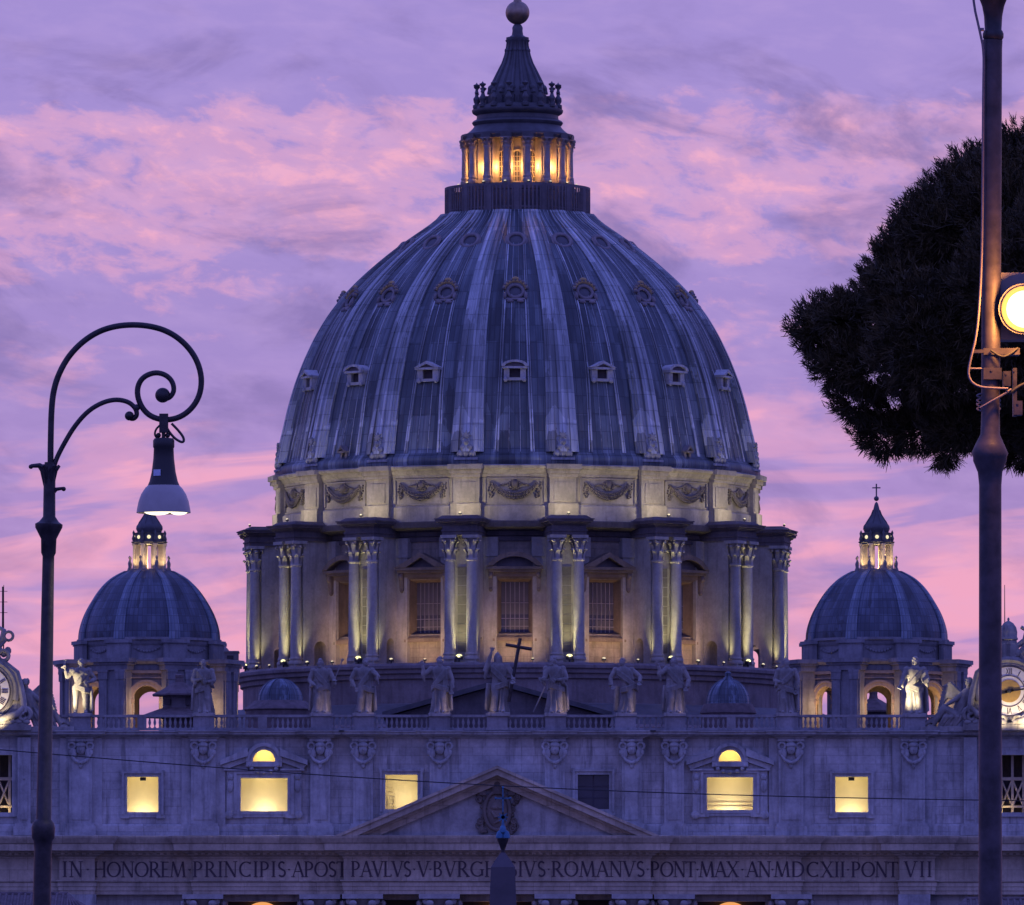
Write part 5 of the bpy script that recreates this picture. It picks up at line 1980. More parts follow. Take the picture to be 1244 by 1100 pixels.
# ------------------------------------------------------------------ clock gables over the end bays
def clock_gable(cx, hour, minute, mosaic):
    x, zc_ = fx(cx), fz(840)
    y = -.2
    b = MB()
    zb_ = fz(888)
    # curved shoulders
    out_ = [(-50, 888), (-50, 872), (-49, 860), (-47, 850), (-44, 842), (-42, 833), (-38, 822), (-30, 811), (-22, 804), (-14, 800), (-12, 786), (-7, 782), (7, 782), (12, 786), (14, 800), (22, 804), (30, 811), (38, 822), (42, 833), (44, 842), (47, 850), (49, 860), (50, 872), (50, 888)]
    pts = [(x + a * PF, fz(c_)) for a, c_ in out_][::-1]
    b.prism(pts[::-1], y, y + 2.2)
    b.ring((x, y - .1, zc_), 33 * PF, .26, 48, 8)
    b.ring((x, y - .1, zc_), 38 * PF, .34, 40, 8, a0=-.3, a1=math.pi + .3)
    for sx in (-1, 1):
        b.ring((x + sx * 22 * PF, y - .1, fz(797)), .48, .2, 14, 6)
        b.ring((x + sx * 48 * PF, y - .2, fz(868)), .55, .24, 16, 6)
        b.tube([(x + sx * 20 * PF, y - .1, fz(803)), (x + sx * 38 * PF, y - .1, fz(818)), (x + sx * 43 * PF, y - .1, fz(836)), (x + sx * 46 * PF, y - .15, fz(850)), (x + sx * 48 * PF, y - .2, fz(866))], [.25, .32, .34, .32, .3], 8)
    g_ = b.build("clock_gable", M_STATUE, church, smooth=40)
    # base block with carved scroll
    b = MB()
    b.box(x - 56 * PF, x + 56 * PF, y - .9, y + .1, zb_, fz(881))
    b.box(x - 50 * PF, x + 50 * PF, y - .7, y + .1, fz(881), fz(879))
    rnd = random.Random(5)
    for sx in (-1, 1):
        for j in range(5):
            b.ring((x + sx * (10 + 9 * j) * PF, y - .55, fz(876 - j * 1.2)), .42 - .03 * j, .17, 14, 6, a0=.3 * j, a1=.3 * j + 5)
            b.ball((x + sx * (14 + 9 * j) * PF, y - .5, fz(878)), (.4, .3, .25), 8, 6)
        b.tube([(x + sx * 4 * PF, y - .5, fz(879)), (x + sx * 20 * PF, y - .6, fz(874)), (x + sx * 40 * PF, y - .6, fz(868)), (x + sx * 46 * PF, y - .5, fz(860))], [.3, .35, .35, .2], 8)
    b.build("carved_base", M_STATUE, g_, smooth=50)
    d = MB()
    d.lathe([(.01, 0), (30.5 * PF, 0), (30.5 * PF, .2)], 56, M=Matrix.Translation((x, y - .32, zc_)) @ Matrix.Rotation(math.pi / 2, 4, "X") @ Matrix.Scale(-1, 4, (0, 0, 1)))
    d.build("dial", M_DIAL, g_, smooth=0)
    d = MB()
    r0_, r1_ = 19 * PF, 29 * PF
    NUM = ["XII", "I", "II", "III", "IIII", "V", "VI", "VII", "VIII", "IX", "X", "XI"]
    for i, s in enumerate(NUM):
        a = 2 * math.pi * i / 12
        M = Matrix.Translation((x, y - .34, zc_)) @ Matrix.Rotation(a, 4, "Y")
        tw = sum({"I": .16, "V": .3, "X": .3}[q] for q in s)
        cx_ = -tw / 2
        for q in s:
            w_ = {"I": .16, "V": .3, "X": .3}[q]
            if q == "I":
                d.box(cx_ + .04, cx_ + .12, -.02, .01, r0_ + .1, r1_ - .1, M=M)
            else:
                segs = [((cx_ + .03, r1_ - .1), (cx_ + .27, r0_ + .1)), ((cx_ + .27, r1_ - .1), (cx_ + .03, r0_ + .1))] if q == "X" else [((cx_ + .03, r1_ - .1), (cx_ + .15, r0_ + .1)), ((cx_ + .27, r1_ - .1), (cx_ + .15, r0_ + .1))]
                for (ax, az), (bx_, bz) in segs:
                    d.add([(ax - .03, -.02, az), (bx_ - .03, -.022, bz), (bx_ + .03, -.022, bz), (ax + .03, -.02, az)], [(0, 1, 2, 3)], 0, M)
            cx_ += w_
    d.ring((x, y - .33, zc_), r0_ - .02, .05, 40, 5)
    d.ring((x, y - .33, zc_), r1_ + .08, .06, 40, 5)
    d.build("numerals", M_INK, g_, smooth=0)
    d = MB()
    d.lathe([(.01, 0), (14 * PF, 0), (14 * PF, .05)], 36, M=Matrix.Translation((x, y - .36, zc_)) @ Matrix.Rotation(math.pi / 2, 4, "X") @ Matrix.Scale(-1, 4, (0, 0, 1)))
    d.build("gilt_centre", M_DIALG if mosaic else M_DIAL, g_, smooth=0)
    d = MB()
    for ang, ln_, wd in ((hour, 15, .16), (minute, 25, .11)):
        M = Matrix.Translation((x, y - .44, zc_)) @ Matrix.Rotation(R_(ang), 4, "Y")
        d.add([(-wd, 0, -.4), (wd, 0, -.4), (wd * .7, 0, ln_ * PF * .7), (0, 0, ln_ * PF), (-wd * .7, 0, ln_ * PF * .7)], [(0, 1, 2, 3, 4)], 0, M)
    d.ball((x, y - .45, zc_), (.22, .08, .22), 10, 6)
    d.build("clock_hands", M_BLACK, g_, smooth=0)
    # beehive crown with cross keys on the crest
    b = MB()
    b.lathe([(11 * PF, fz(783)), (10 * PF, fz(778)), (11.5 * PF, fz(777)), (11.5 * PF, fz(775)), (10.5 * PF, fz(774)), (10.8 * PF, fz(768)), (9.5 * PF, fz(762)), (6 * PF, fz(757)), (2 * PF, fz(754.5)), (1 * PF, fz(754)), (1.6 * PF, fz(752)), (.3 * PF, fz(750))], 20, cx=x, cy=y + .8)
    for sx in (-1, 1):
        b.tube([(x + sx * 9 * PF, y + .3, fz(786)), (x + sx * 20 * PF, y + .2, fz(778)), (x + sx * 22 * PF, y + .2, fz(766)), (x + sx * 15 * PF, y + .3, fz(762))], [.25, .3, .25, .18], 8)
        b.tube([(x + sx * 6 * PF, y + .1, fz(800)), (x + sx * 26 * PF, y + .1, fz(776))], .16, 7)
        b.ring((x + sx * 28 * PF, y + .1, fz(773)), .42, .14, 12, 6)
        for j in range(4):
            b.ball((x + sx * (12 + 5 * j) * PF, y + .1, fz(794 - 3 * (j % 2))), (.35, .3, .4), 7, 5)
    b.build("crest", M_STATUE, g_, smooth=50)
    b = MB()
    mx = x + (21 * PF if cx < 0 else -4 * PF)
    b.tube([(mx, y + 1.6, fz(790)), (mx, y + 1.6, fz(710))], [.06, .03], 6)
    if cx < 0:
        for k_ in (0, 1, 2):
            zq = fz(718 + 13 * k_)
            b.box(mx - .45, mx + .35, y + 1.57, y + 1.63, zq, zq + .05)
        b.tube([(mx - .1, y + 1.6, fz(770)), (mx - .1, y + 1.6, fz(712))], .07, 6)
    b.build("lightning_rod", M_IRON, g_, smooth=30)
    # lamps at the foot of the dial
    for sx in (-1, 1):
        lamp("SPOT", (x + sx * 22 * PF, y - 2.2, fz(886)), CLW, (1.0, .76, .42), church, .15, (x + sx * 6 * PF, y, fz(850)), 110, .9)


CLW = 820.0
clock_gable(-18, -60, 205, False)
clock_gable(1226, 255, 82, True)
# ------------------------------------------------------------------ statues on the parapet
def figure(H=5.2, lean=0.0, hip=0.0, arms=((-.2, -.05, .62, -.10, -.2, .55), (.2, -.05, .62, .10, -.2, .55)), head=(0, 0), beard=True, hair=.0, robe=1.0, sash=1, knee=-1, seed=0,
           bare=False, extra=None, wings=False):
    rnd = random.Random(seed)
    b = MB()
    h = H

    def cx(t):                               # body axis: hip thrown one way, shoulders the other
        return h * (hip * math.sin(min(t, .56) / .56 * math.pi * .5) * (1 if t < .56 else max(0, 1 - (t - .56) / .22)) + lean * max(0, (t - .5)) / .3 * (1 if t < .8 else 1))
    if bare:
        legs = ((-.075, .0), (.085, -.04))
        for lx, ly in legs:
            pts = [(lx * 1.2 * h, (ly - .05) * h, .02 * h), (lx * 1.15 * h, ly * h, .06 * h), (lx * 1.1 * h, (ly - .005) * h, .18 * h), (lx * 1.05 * h, (ly - .02) * h, .27 * h), (lx * h, ly * h * .6, .38 * h), (lx * .9 * h, 0, .50 * h)]
            b.tube(pts, [.035 * h, .034 * h, .052 * h, .047 * h, .068 * h, .085 * h], 12)
            b.ball((lx * 1.25 * h, (ly - .07) * h, .025 * h), (.035 * h, .075 * h, .03 * h), 10, 6)
        z0 = .44
    else:
        z0 = .0
    prof = [(0, .165, .135), (.03, .172, .14), (.12, .150, .128), (.25, .142, .122), (.38, .140, .118), (.48, .138, .115), (.56, .128, .105), (.64, .140, .108), (.72, .158, .115), (.78, .155, .105), (.815, .125, .085), (.835, .07, .065), (.86, .045, .05)]
    ts = np.linspace(z0, .86, 40)
    n = 40
    vs, fs = [], []
    k1 = rnd.choice((9, 10, 11))
    p1, p2 = rnd.uniform(0, 6), rnd.uniform(0, 6)
    for t in ts:
        hx = float(np.interp(t, [p[0] for p in prof], [p[1] for p in prof])) * (robe if t < .6 else 1)
        hy = float(np.interp(t, [p[0] for p in prof], [p[2] for p in prof])) * (robe if t < .6 else 1)
        amp = float(np.interp(t, [0, .3, .55, .65, .8, .86], [.26, .21, .10, .07, .04, 0])) * (0.35 if bare else 1)
        for j in range(n):
            a = 2 * math.pi * j / n
            tw = (t - .3) * 2.2 * sash
            q = 1 + amp * (.65 * math.sin(k1 * a + p1 + tw * 2) + .5 * math.sin((k1 // 2) * a + p2 - tw * 3)) + .02 * math.sin(23 * a + 9 * t)
            vs.append((cx(t) + h * hx * q * math.cos(a), h * hy * q * math.sin(a), t * h))
    for i in range(len(ts) - 1):
        for j in range(n):
            a, c = i * n + j, i * n + (j + 1) % n
            fs.append((a, c, c + n, a + n))
    fs.append(tuple(range(n - 1, -1, -1)))
    fs.append(tuple((len(ts) - 1) * n + j for j in range(n)))
    b.add(vs, fs)
    # advanced knee under the cloth and feet
    if not bare:
        kx = knee * .065
        b.tube([(kx * 1.3 * h, -.10 * h, .03 * h), (kx * h, -.135 * h, .27 * h), (kx * .8 * h, -.06 * h, .47 * h)], [.055 * h, .055 * h, .07 * h], 12)
        for lx in (-.07, .07):
            b.ball((lx * h, -.15 * h, .022 * h), (.032 * h, .07 * h, .025 * h), 10, 6)
    # mantle thrown from one shoulder to the other hip, ends hanging
    s = sash
    sx0 = cx(.8)
    for e in (0, .035, .07):
        b.tube([(sx0 + s * .125 * h, .04 * h, (.82 - e) * h), (sx0 + s * .10 * h, -.085 * h, (.77 - e) * h), (cx(.65), -.125 * h, (.65 - e) * h), (cx(.5) - s * .12 * h, -.085 * h, (.52 - e) * h), (cx(.48) - s * .16 * h, .02 * h, (.47 - e) * h)],
               [.022 * h, .026 * h, .028 * h, .028 * h, .02 * h], 8)
    for e in (0, .03, .06):
        b.tube([(cx(.5) - s * .10 * h, -.10 * h, (.52 - e) * h), (cx(.5) + s * .05 * h, -.14 * h, (.46 - e) * h), (cx(.4) + s * .14 * h, -.07 * h, (.44 - e) * h)], [.02 * h, .026 * h, .02 * h], 8)
    for e in range(4):
        x = s * (.135 + .02 * e)
        b.tube([(x * h, (.02 - .03 * e) * h, .50 * h), (x * 1.08 * h, (.02 - .03 * e) * h, .3 * h), (x * 1.12 * h, (.02 - .03 * e) * h, (.03 + .02 * (e % 2)) * h)], [.018 * h, .024 * h, .026 * h], 7)
    if bare:
        for sx in (-1, 1):
            b.ball((cx(.72) + sx * .062 * h, -.085 * h, .725 * h), (.07 * h, .04 * h, .05 * h), 12, 8)
    # arms
    for sgn, arm in zip((-1, 1), arms):
        if arm is None:
            continue
        ex, ey, ez, wx, wy, wz = arm
        sh = (cx(.79) + sgn * .145 * h, 0, .785 * h)
        E = (cx(.7) + ex * h, ey * h, ez * h)
        Wp = (cx(.7) + wx * h, wy * h, wz * h)
        r0_ = .052 if not bare else .046
        mid = tuple((a + c) / 2 for a, c in zip(sh, E))
        b.ball(sh, (.062 * h, .06 * h, .06 * h), 10, 8)
        b.tube([sh, mid, E], [r0_ * h, r0_ * 1.02 * h, .042 * h], 12)
        b.tube([E, tuple((a * .55 + c * .45) for a, c in zip(E, Wp)), Wp], [.043 * h, .037 * h, .024 * h], 12)
        if not bare:                        # sleeve falling from the forearm
            m_ = tuple((a * .6 + c * .4) for a, c in zip(E, Wp))
            b.tube([m_, (m_[0] + sgn * .01 * h, m_[1], m_[2] - .06 * h), (E[0], E[1], E[2] - .13 * h)], [.04 * h, .04 * h, .02 * h], 8)
        d = (Vector(Wp) - Vector(E)).normalized()
        side = d.cross(Vector((0, 1, 0)))
        side = side.normalized() if side.length > .1 else Vector((1, 0, 0))
        P = Vector(Wp) + d * .035 * h
        b.ball(tuple(P), (.028 * h,) * 3, 8, 6)
        for f_ in range(4):
            o = side * (.011 * (f_ - 1.5) * 1.5) * h
            ln_ = (.05, .06, .057, .045)[f_] * h
            b.tube([tuple(P + o), tuple(P + o + d * ln_ * .6), tuple(P + o * 1.15 + d * ln_ + Vector((0, -.012 * h, -.006 * h)))], [.0115 * h, .011 * h, .009 * h], 6)
        b.tube([tuple(P + side * .02 * h), tuple(P + side * .045 * h + d * .02 * h), tuple(P + side * .05 * h + d * .045 * h)], [.012 * h, .011 * h, .009 * h], 6)
    # neck and head with face, hair and beard
    hx, hturn = head
    hc = (cx(.82) + hx * h, -.012 * h, .925 * h)
    b.tube([(cx(.82), 0, .83 * h), (hc[0], -.004 * h, .90 * h)], [.046 * h, .042 * h], 12)
    Mh = Matrix.Translation(hc) @ Matrix.Rotation(hturn, 4, "Z")
    b.ball((0, 0, 0), (.048 * h, .058 * h, .066 * h), 18, 14, M=Mh)
    b.ball((0, -.03 * h, -.028 * h), (.036 * h, .034 * h, .04 * h), 12, 8, M=Mh)
    b.tube([(0, -.055 * h, .016 * h), (0, -.07 * h, -.008 * h), (0, -.062 * h, -.013 * h)], [.007 * h, .011 * h, .010 * h], 7, M=Mh)
    for sx in (-1, 1):
        b.ball((sx * .021 * h, -.052 * h, .018 * h), (.015 * h, .010 * h, .006 * h), 8, 5, M=Mh)
        b.ball((sx * .05 * h, .004 * h, -.004 * h), (.008 * h, .014 * h, .018 * h), 8, 6, M=Mh)
        b.ball((sx * .022 * h, -.046 * h, -.016 * h), (.016 * h, .014 * h, .012 * h), 8, 5, M=Mh)
    b.ball((0, -.056 * h, -.032 * h), (.016 * h, .008 * h, .005 * h), 8, 5, M=Mh)
    for i in range(26):
        a = rnd.uniform(0, 2 * math.pi)
        t = rnd.uniform(.1, 1.35)
        if math.sin(a) < -.35 and t > .75:
            continue
        b.ball((.046 * h * math.sin(t) * math.cos(a), .054 * h * math.sin(t) * math.sin(a) + .005 * h, .012 * h + .062 * h * math.cos(t)), (.017 * h + hair * .008 * h,) * 3, 7, 5, M=Mh)
    if hair > .5:
        for sx in (-1, 1):
            b.tube([(sx * .048 * h, .01 * h, .02 * h), (sx * .056 * h, .02 * h, -.04 * h), (sx * .05 * h, .015 * h, -.09 * h)], [.022 * h, .022 * h, .012 * h], 8, M=Mh)
    if beard:
        for i in range(12):
            a = -math.pi / 2 + rnd.uniform(-.9, .9)
            b.ball((.036 * h * math.cos(a), .036 * h * math.sin(a) - .018 * h, -.052 * h - rnd.uniform(0, .035) * h), (.014 * h,) * 3, 7, 5, M=Mh)
    if wings:
        for sx in (-1, 1):
            for k in range(7):
                t = k / 6
                b.tube([(sx * .08 * h, .09 * h, (.78 - .06 * t) * h), (sx * (.26 + .06 * t) * h, .14 * h, (.88 - .18 * t) * h), (sx * (.36 + .02 * t) * h, .16 * h, (.72 - .40 * t) * h)], [.03 * h, .032 * h, .012 * h], 7)
    if extra:
        extra(b, h)
    # plinth
    b.box(-.19 * h, .19 * h, -.19 * h, .17 * h, -.062 * h, .004 * h)
    return b


def put_statue(mb, px, pyfoot, label, rz=0.0, extra=None, H=5.2, group="stone saints along the parapet", name="statue", y=None, mat=None):
    x = at(px, 866, YF).x
    yy = YF + ST_ - .25 + .45 if y is None else y
    z = zz(pyfoot, YF)
    o = mb.build(name, mat or M_STATUE, None, (x, yy, z), rz, 0)
    md = o.modifiers.new("Remesh", "REMESH")
    md.mode = "VOXEL"
    md.voxel_size = .03
    md.use_smooth_shade = True
    tag(o, label, "statue", group)
    if extra:
        for nm, mb2, mt in extra:
            mb2.build(nm, mt, o, smooth=40)
    return o


ZF = 866.3            # feet stand a little above the parapet rail
bx = MB()


def e_block(b, h):
    b.box(.10 * h, .22 * h, -.02 * h, .14 * h, 0, .42 * h)
    b.box(.09 * h, .23 * h, -.03 * h, .15 * h, .40 * h, .44 * h)


c = MB()
c.tube([(-.30 * 5.2, -.35, .83 * 5.2), (-.28 * 5.2, -.30, .92 * 5.2), (-.27 * 5.2, -.3, .98 * 5.2)], [.12, .10, .16], 8)
put_statue(figure(5.2, .0, .03, ((-.25, .02, .66, -.29, -.06, .80), (.25, .04, .63, .13, -.12, .56)), (0.01, .1), True, .2, 1, 1, 1, 1, True, e_block), 97, ZF + .6,
           "floodlit bare-chested statue raising a short club beside a square stump", extra=[("club", c, M_STATUE)])
put_statue(figure(5.05, .0, -.02, ((-.20, -.05, .60, -.05, -.17, .62), (.20, -.04, .60, .07, -.17, .58)), (-.01, -.2), True, .2, 1.05, -1, 1, 2), 247, ZF,
           "unlit statue with both hands on its breast, beside the small pyramid-roofed turret")
c = MB()
c.tube([(1.15, -.55, 2.9), (1.62, -.5, 4.05), (1.98, -.45, 5.0)], [.055, .055, .07], 7)
c.ball((2.0, -.45, 5.05), (.13, .1, .13), 8, 6)
put_statue(figure(5.1, .0, .0, ((-.22, -.04, .60, -.10, -.19, .50), (.235, -.03, .60, .24, -.11, .60)), (-.02, -.3), True, .8, 1.08, -1, -1, 3), 390, ZF,
           "robed statue holding a thin rod that slants up beside its shoulder", extra=[("rod", c, M_STATUE)])
put_statue(figure(5.15, .0, .035, ((-.25, .0, .62, -.17, -.08, .47), (.25, -.02, .66, .14, -.16, .73)), (.03, .35), False, .3, .92, 1, -1, 4), 442, ZF,
           "slim statue with elbows out and one hand lifted to its chin, below paired lit columns")
put_statue(figure(5.3, .0, .02, ((-.28, -.03, .69, -.31, -.08, .85), (.22, .0, .58, .20, -.06, .42)), (.0, .1), True, .5, .95, 1, 1, 5), 534, ZF,
           "statue raising one open hand to head height while its other arm hangs")
h = 5.6
c = MB()
A, B2 = Vector((.95, -.62, 1.0)), Vector((2.02, -.55, 7.05))
c.tube([A, B2], .155, 4)
D = (B2 - A).normalized()
Cc = A + (B2 - A) * .86
side = D.cross(Vector((0, -1, 0))).normalized()
c.tube([Cc - side * 1.25, Cc + side * 1.25], .155, 4)
put_statue(figure(5.6, -.015, .02, ((-.23, -.04, .70, -.12, -.12, 1.02), (.24, -.05, .64, .235, -.14, .55)), (.0, .05), True, .9, .9, -1, -1, 6), 606, ZF - .5,
           "tallest statue, holding a long slanting cross over the pediment", extra=[("cross", c, M_BRONZE)])
c = MB()
c.tube([(-1.0, -.5, 2.5), (-1.55, -.55, 1.3), (-2.1, -.6, .1)], .07, 6)
bk = MB()
bk.box(-1.30, -.62, -1.05, -.55, 3.05, 3.22)
put_statue(figure(5.35, -.02, .02, ((-.18, -.10, .62, -.24, -.19, .60), (.20, -.06, .60, .02, -.19, .58)), (-.03, -.6), True, .7, 1.05, 1, 1, 7), 675, ZF,
           "broad robed statue looking aside over an open book, a slanting staff at its hem", extra=[("staff", c, M_STATUE), ("book", bk, M_STATUE)])
put_statue(figure(5.2, -.05, .045, ((-.27, -.02, .63, -.24, -.12, .50), (.27, -.02, .66, .25, -.14, .56)), (-.02, -.5), False, .5, .85, -1, 1, 8), 761, ZF,
           "swaying statue with its hip thrown out and both elbows bent outward")
put_statue(figure(5.3, .0, .0, ((-.25, -.06, .70, -.29, -.12, .84), (.25, .0, .60, .20, -.10, .46)), (-.02, -.2), True, .6, 1.1, -1, -1, 9), 820, ZF,
           "wide-robed statue with a forearm raised, beside the blue roof cupola")
put_statue(figure(5.1, .0, -.02, ((-.21, -.02, .60, -.10, -.18, .57), (.22, -.02, .60, .18, -.08, .43)), (.0, .2), True, .3, .95, 1, -1, 10), 956, ZF,
           "dim statue with one arm across its waist, standing where drum and side dome meet")
bk = MB()
bk.box(.62, 1.2, -1.12, -.98, 2.9, 3.7)
put_statue(figure(5.35, .0, .0, ((-.22, -.06, .60, -.27, -.17, .50), (.22, -.05, .60, .15, -.19, .60)), (.0, -.1), False, 1.4, 1.0, 1, 1, 11), 1112.5, ZF + 1.0,
           "floodlit curly-headed statue in a long robe holding a book", extra=[("book", bk, M_STATUE)])
# lamps on the parapet beside the lit statues, and faint ones by the middle figures
STW = 3400.0
for px, dx_, en in ((97, -2.7, 1.1), (1112.5, -2.3, 1.0), (390, 1.6, .022), (442, 1.6, .018), (534, 1.8, .022), (606, -1.9, .016), (675, 1.8, .032), (761, 1.7, .018), (820, 1.6, .014)):
    x = at(px, 866, YF).x
    lamp("SPOT", (x + dx_, YF - 1.1, zz(865, YF)), STW * en, (1.0, .80, .46) if en > .5 else (1.0, .66, .38), None, .1, (x, YF + 1.0, zz(815 if en > .5 else 852, YF)), 100 if en > .5 else 60, .7)


# ---- reclining angels beside the clocks
def angel(sx, seed):
    """sx = side the clock is on: the figure leans on the clock's shoulder, legs out along the parapet"""
    b = MB()
    rnd = random.Random(seed)
    h = 5.0
    P = lambda x, y, z: (sx * x, y, z)
    b.tube([P(.2, 0, 1.0), P(.5, -.05, 1.9), P(.95, -.05, 3.0), P(1.15, 0, 3.6)], [.80, .72, .70, .38], 14, flat=.8)
    b.tube([P(.2, -.25, 1.0), P(-1.2, -.5, 1.75), P(-2.2, -.35, .35)], [.62, .50, .26], 12)
    b.tube([P(.1, .2, .9), P(-1.4, .1, 1.1), P(-3.0, -.05, .3)], [.60, .48, .24], 12)
    b.ball(P(-2.45, -.5, .15), (.38, .2, .15), 8, 6)
    b.ball(P(-3.25, -.15, .2), (.35, .2, .16), 8, 6)
    b.tube([P(1.1, 0, 3.5), P(1.2, -.1, 3.95)], [.26, .24], 10)
    b.ball(P(1.25, -.12, 4.25), (.32, .36, .42), 14, 10)
    b.ball(P(1.20, -.42, 4.15), (.16, .14, .2), 8, 6)
    for i in range(14):
        a = rnd.uniform(0, 6.28)
        b.ball(P(1.25 + .3 * math.cos(a), .05 + .25 * rnd.random(), 4.35 + .3 * math.sin(a)), (.15, .15, .15), 6, 5)
    b.tube([P(1.5, -.1, 3.3), P(2.2, -.3, 3.0), P(2.6, -.4, 3.9)], [.30, .24, .16], 10)
    b.tube([P(.55, -.2, 3.1), P(-.3, -.6, 2.5), P(-1.0, -.7, 2.1)], [.28, .22, .15], 10)
    for o, e in ((P(2.6, -.4, 4.0), .2), (P(-1.15, -.72, 2.05), -.2)):
        b.ball(o, (.17, .14, .17), 7, 5)
        for k in range(4):
            b.tube([o, (o[0] + sx * (e + .05 * k), o[1] - .05, o[2] + .22 + .03 * k)], [.06, .045], 5)
    for k in range(9):
        t = k / 8
        b.tube([P(.5, .45, 3.2 - .5 * t), P(-.5 - .3 * t, .8, 4.2 - 1.2 * t), P(-1.2 - .5 * t, .9, 3.9 - 2.3 * t)], [.26, .25, .1], 7)
    for k in range(16):                      # drapery
        x0 = rnd.uniform(-1.8, .6)
        b.tube([P(x0 + .6, -.45 + rnd.uniform(-.2, .2), 1.7 + rnd.uniform(-.4, .3)), P(x0, -.65 + rnd.uniform(-.2, .2), 1.0), P(x0 - .5 + rnd.uniform(-.3, .3), -.5, .1)], [.15, .2, .16], 7)
    b.box(min(sx * -3.4, sx * 1.9), max(sx * -3.4, sx * 1.9), -1.0, 1.0, -.35, .08)
    return b


for px, sx, lab in ((46, -1, "winged stone angel lounging by the clock, partly hidden by the scroll-armed lamp post"), (1162, 1, "winged stone angel lounging between the lit curly-headed statue and the clock")):
    put_statue(angel(sx, 3 + sx), px, 884, lab, name="angel_statue", group="angels beside the clocks", y=YF + ST_ - .2)

# ------------------------------------------------------------------ obelisk
YO = 800.0
ox = at(611, 1080, YO).x
ko = YO / F
ob = empty("obelisk", (ox, YO, 0))
tag(ob, "tall granite obelisk with bronze mounts and cross on its tip", "obelisk")
zt = zz(1054, YO)
b = MB()
hw1 = 14.6 * ko
b.taper(1.35, 1.35, 9.0, hw1, hw1, zt)
b.taper(hw1, hw1, zt + .002, hw1 * .62, hw1 * .62, zz(1045, YO))
b.taper(hw1 * .62, hw1 * .62, zz(1045, YO) + .002, .16, .16, zz(1036, YO))
b.build("shaft", M_GRANITE, ob, smooth=0)
b = MB()
for w, z0, z1 in ((4.2, 0, .6), (3.6, .6, 1.2), (2.3, 1.2, 1.9), (2.0, 1.9, 6.2), (2.4, 6.2, 6.8), (1.8, 6.8, 8.4)):
    b.box(-w, w, -w, w, z0 + .001, z1)
for sx in (-1, 1):
    for sy in (-1, 1):
        b.ball((sx * 1.2, sy * 1.2, 8.7), .38, 10, 8)
b.build("pedestal", M_TRAVP, ob, smooth=50)
b = MB()
b.lathe([(.17, zz(1037, YO)), (.14, zz(1033, YO)), (.22, zz(1030, YO)), (.30, zz(1026, YO)), (.42, zz(1021.5, YO)), (.45, zz(1019, YO)), (.3, zz(1018, YO))], 14)
b.build("finial_cup", M_BRONZE, ob, smooth=40)
b = MB()
for x, z, r in ((-.24, 1014, .30), (.24, 1014, .30), (0, 1007, .27)):
    b.lathe([(r, zz(z + 4.5, YO)), (r * .98, zz(z + 1, YO)), (r * .7, zz(z - 3, YO)), (r * .2, zz(z - 5, YO))], 12, cx=x)
b.lathe([(.12, zz(1003, YO)), (.10, zz(998, YO)), (.03, zz(996, YO))], 10)
for i in range(4):
    M = Matrix.Translation((0, 0, zz(993, YO))) @ Matrix.Rotation(i * math.pi / 4, 4, "Y")
    b.taper(.02, .05, -.42, .10, .05, 0, M=M)
    b.taper(.10, .05, 0, .02, .05, .42, M=M)
b.build("mounts_and_star", M_VERD, ob, smooth=40)
b = MB()
b.box(-.05, .05, -.05, .05, zz(990, YO), zz(957, YO))
b.box(-.55, .55, -.05, .05, zz(970, YO) - .05, zz(970, YO) + .05)
for x, z in ((-.55, 970), (.55, 970), (0, 957)):
    b.ball((x, 0, zz(z, YO)), .10, 7, 5)
b.build("cross", M_VERD, ob, smooth=40)

# ------------------------------------------------------------------ scroll-armed lamp post
YL = 85.0


def LP(zx, zy):
    """point of the enlarged view of the lamp in photograph pixels"""
    return zx / 3.143, 370 + zy / 3.143


base = at(50.0, 1095, YL)
lp_ = empty("street_lamp", (base.x - .02, YL, .13))
tag(lp_, "black cast-iron lamp post with a big scroll arm and hanging bell shade", "street lamp", "lamp posts along the street")
k = YL / F


def Lw(px, py, dy=0.0):
    p = at(px, py, YL)
    return Vector((p.x - lp_.location.x, dy, p.z - .13))


b = MB()
# shaft leans very slightly: run it along the measured axis
ax = [(48.6, 1361), (51.0, 1080), (52.3, 1032), (52.3, 1022), (52.4, 1018), (52.6, 1006), (53, 1000), (53.2, 996), (58.6, 685), (58.8, 676), (58.9, 672), (59.2, 655), (59.3, 648), (59.3, 641), (59.4, 637), (59.6, 634), (59.8, 628), (60, 600), (60.3, 575), (60.8, 562)]
rad = [11.0, 10.8, 10.8, 11.5, 13.8, 14.5, 13.0, 9.3, 7.2, 7.2, 9.0, 9.5, 13, 16.6, 16.8, 12, 7.6, 7.3, 7.2, 6.6]
b.tube([Lw(x, y) for x, y in ax], [r * k for r in rad], 20)
z0 = Lw(50, 1361).z
b.lathe([(.24, -.02), (.24, .25), (.20, .3), (.17, .75), (.19, .8), (.12, .95), (.10, 1.6), (.075, z0)], 16, cx=Lw(49.3, 1361).x)
b.build("post", M_IRON, lp_, smooth=45)
b = MB()
for (p0, p1, p2, r) in (((190, 640), (150, 615), (118, 617), 9), ((190, 730), (215, 706), (243, 702), 7)):
    b.tube([Lw(*LP(*p0)), Lw(*LP(*p1)), Lw(*LP(*p2))], [r * 1.6 / 3.143 * k, r * 1.1 / 3.143 * k, r * .8 / 3.143 * k], 8)
    b.ball(Lw(*LP(p2[0], p2[1] + 3)), 9 / 3.143 * k, 8, 6)
for i in range(6):
    a = i * math.pi / 3
    q = Lw(*LP(187, 625))
    b.tube([q + Vector((0, 0, -.25)), q + Vector((.05 * math.cos(a), .05 * math.sin(a), -.02)), q + Vector((.085 * math.cos(a), .085 * math.sin(a), .02))], [.02, .022, .012], 7)
b.build("leaf_ornament", M_IRON, lp_, smooth=45)


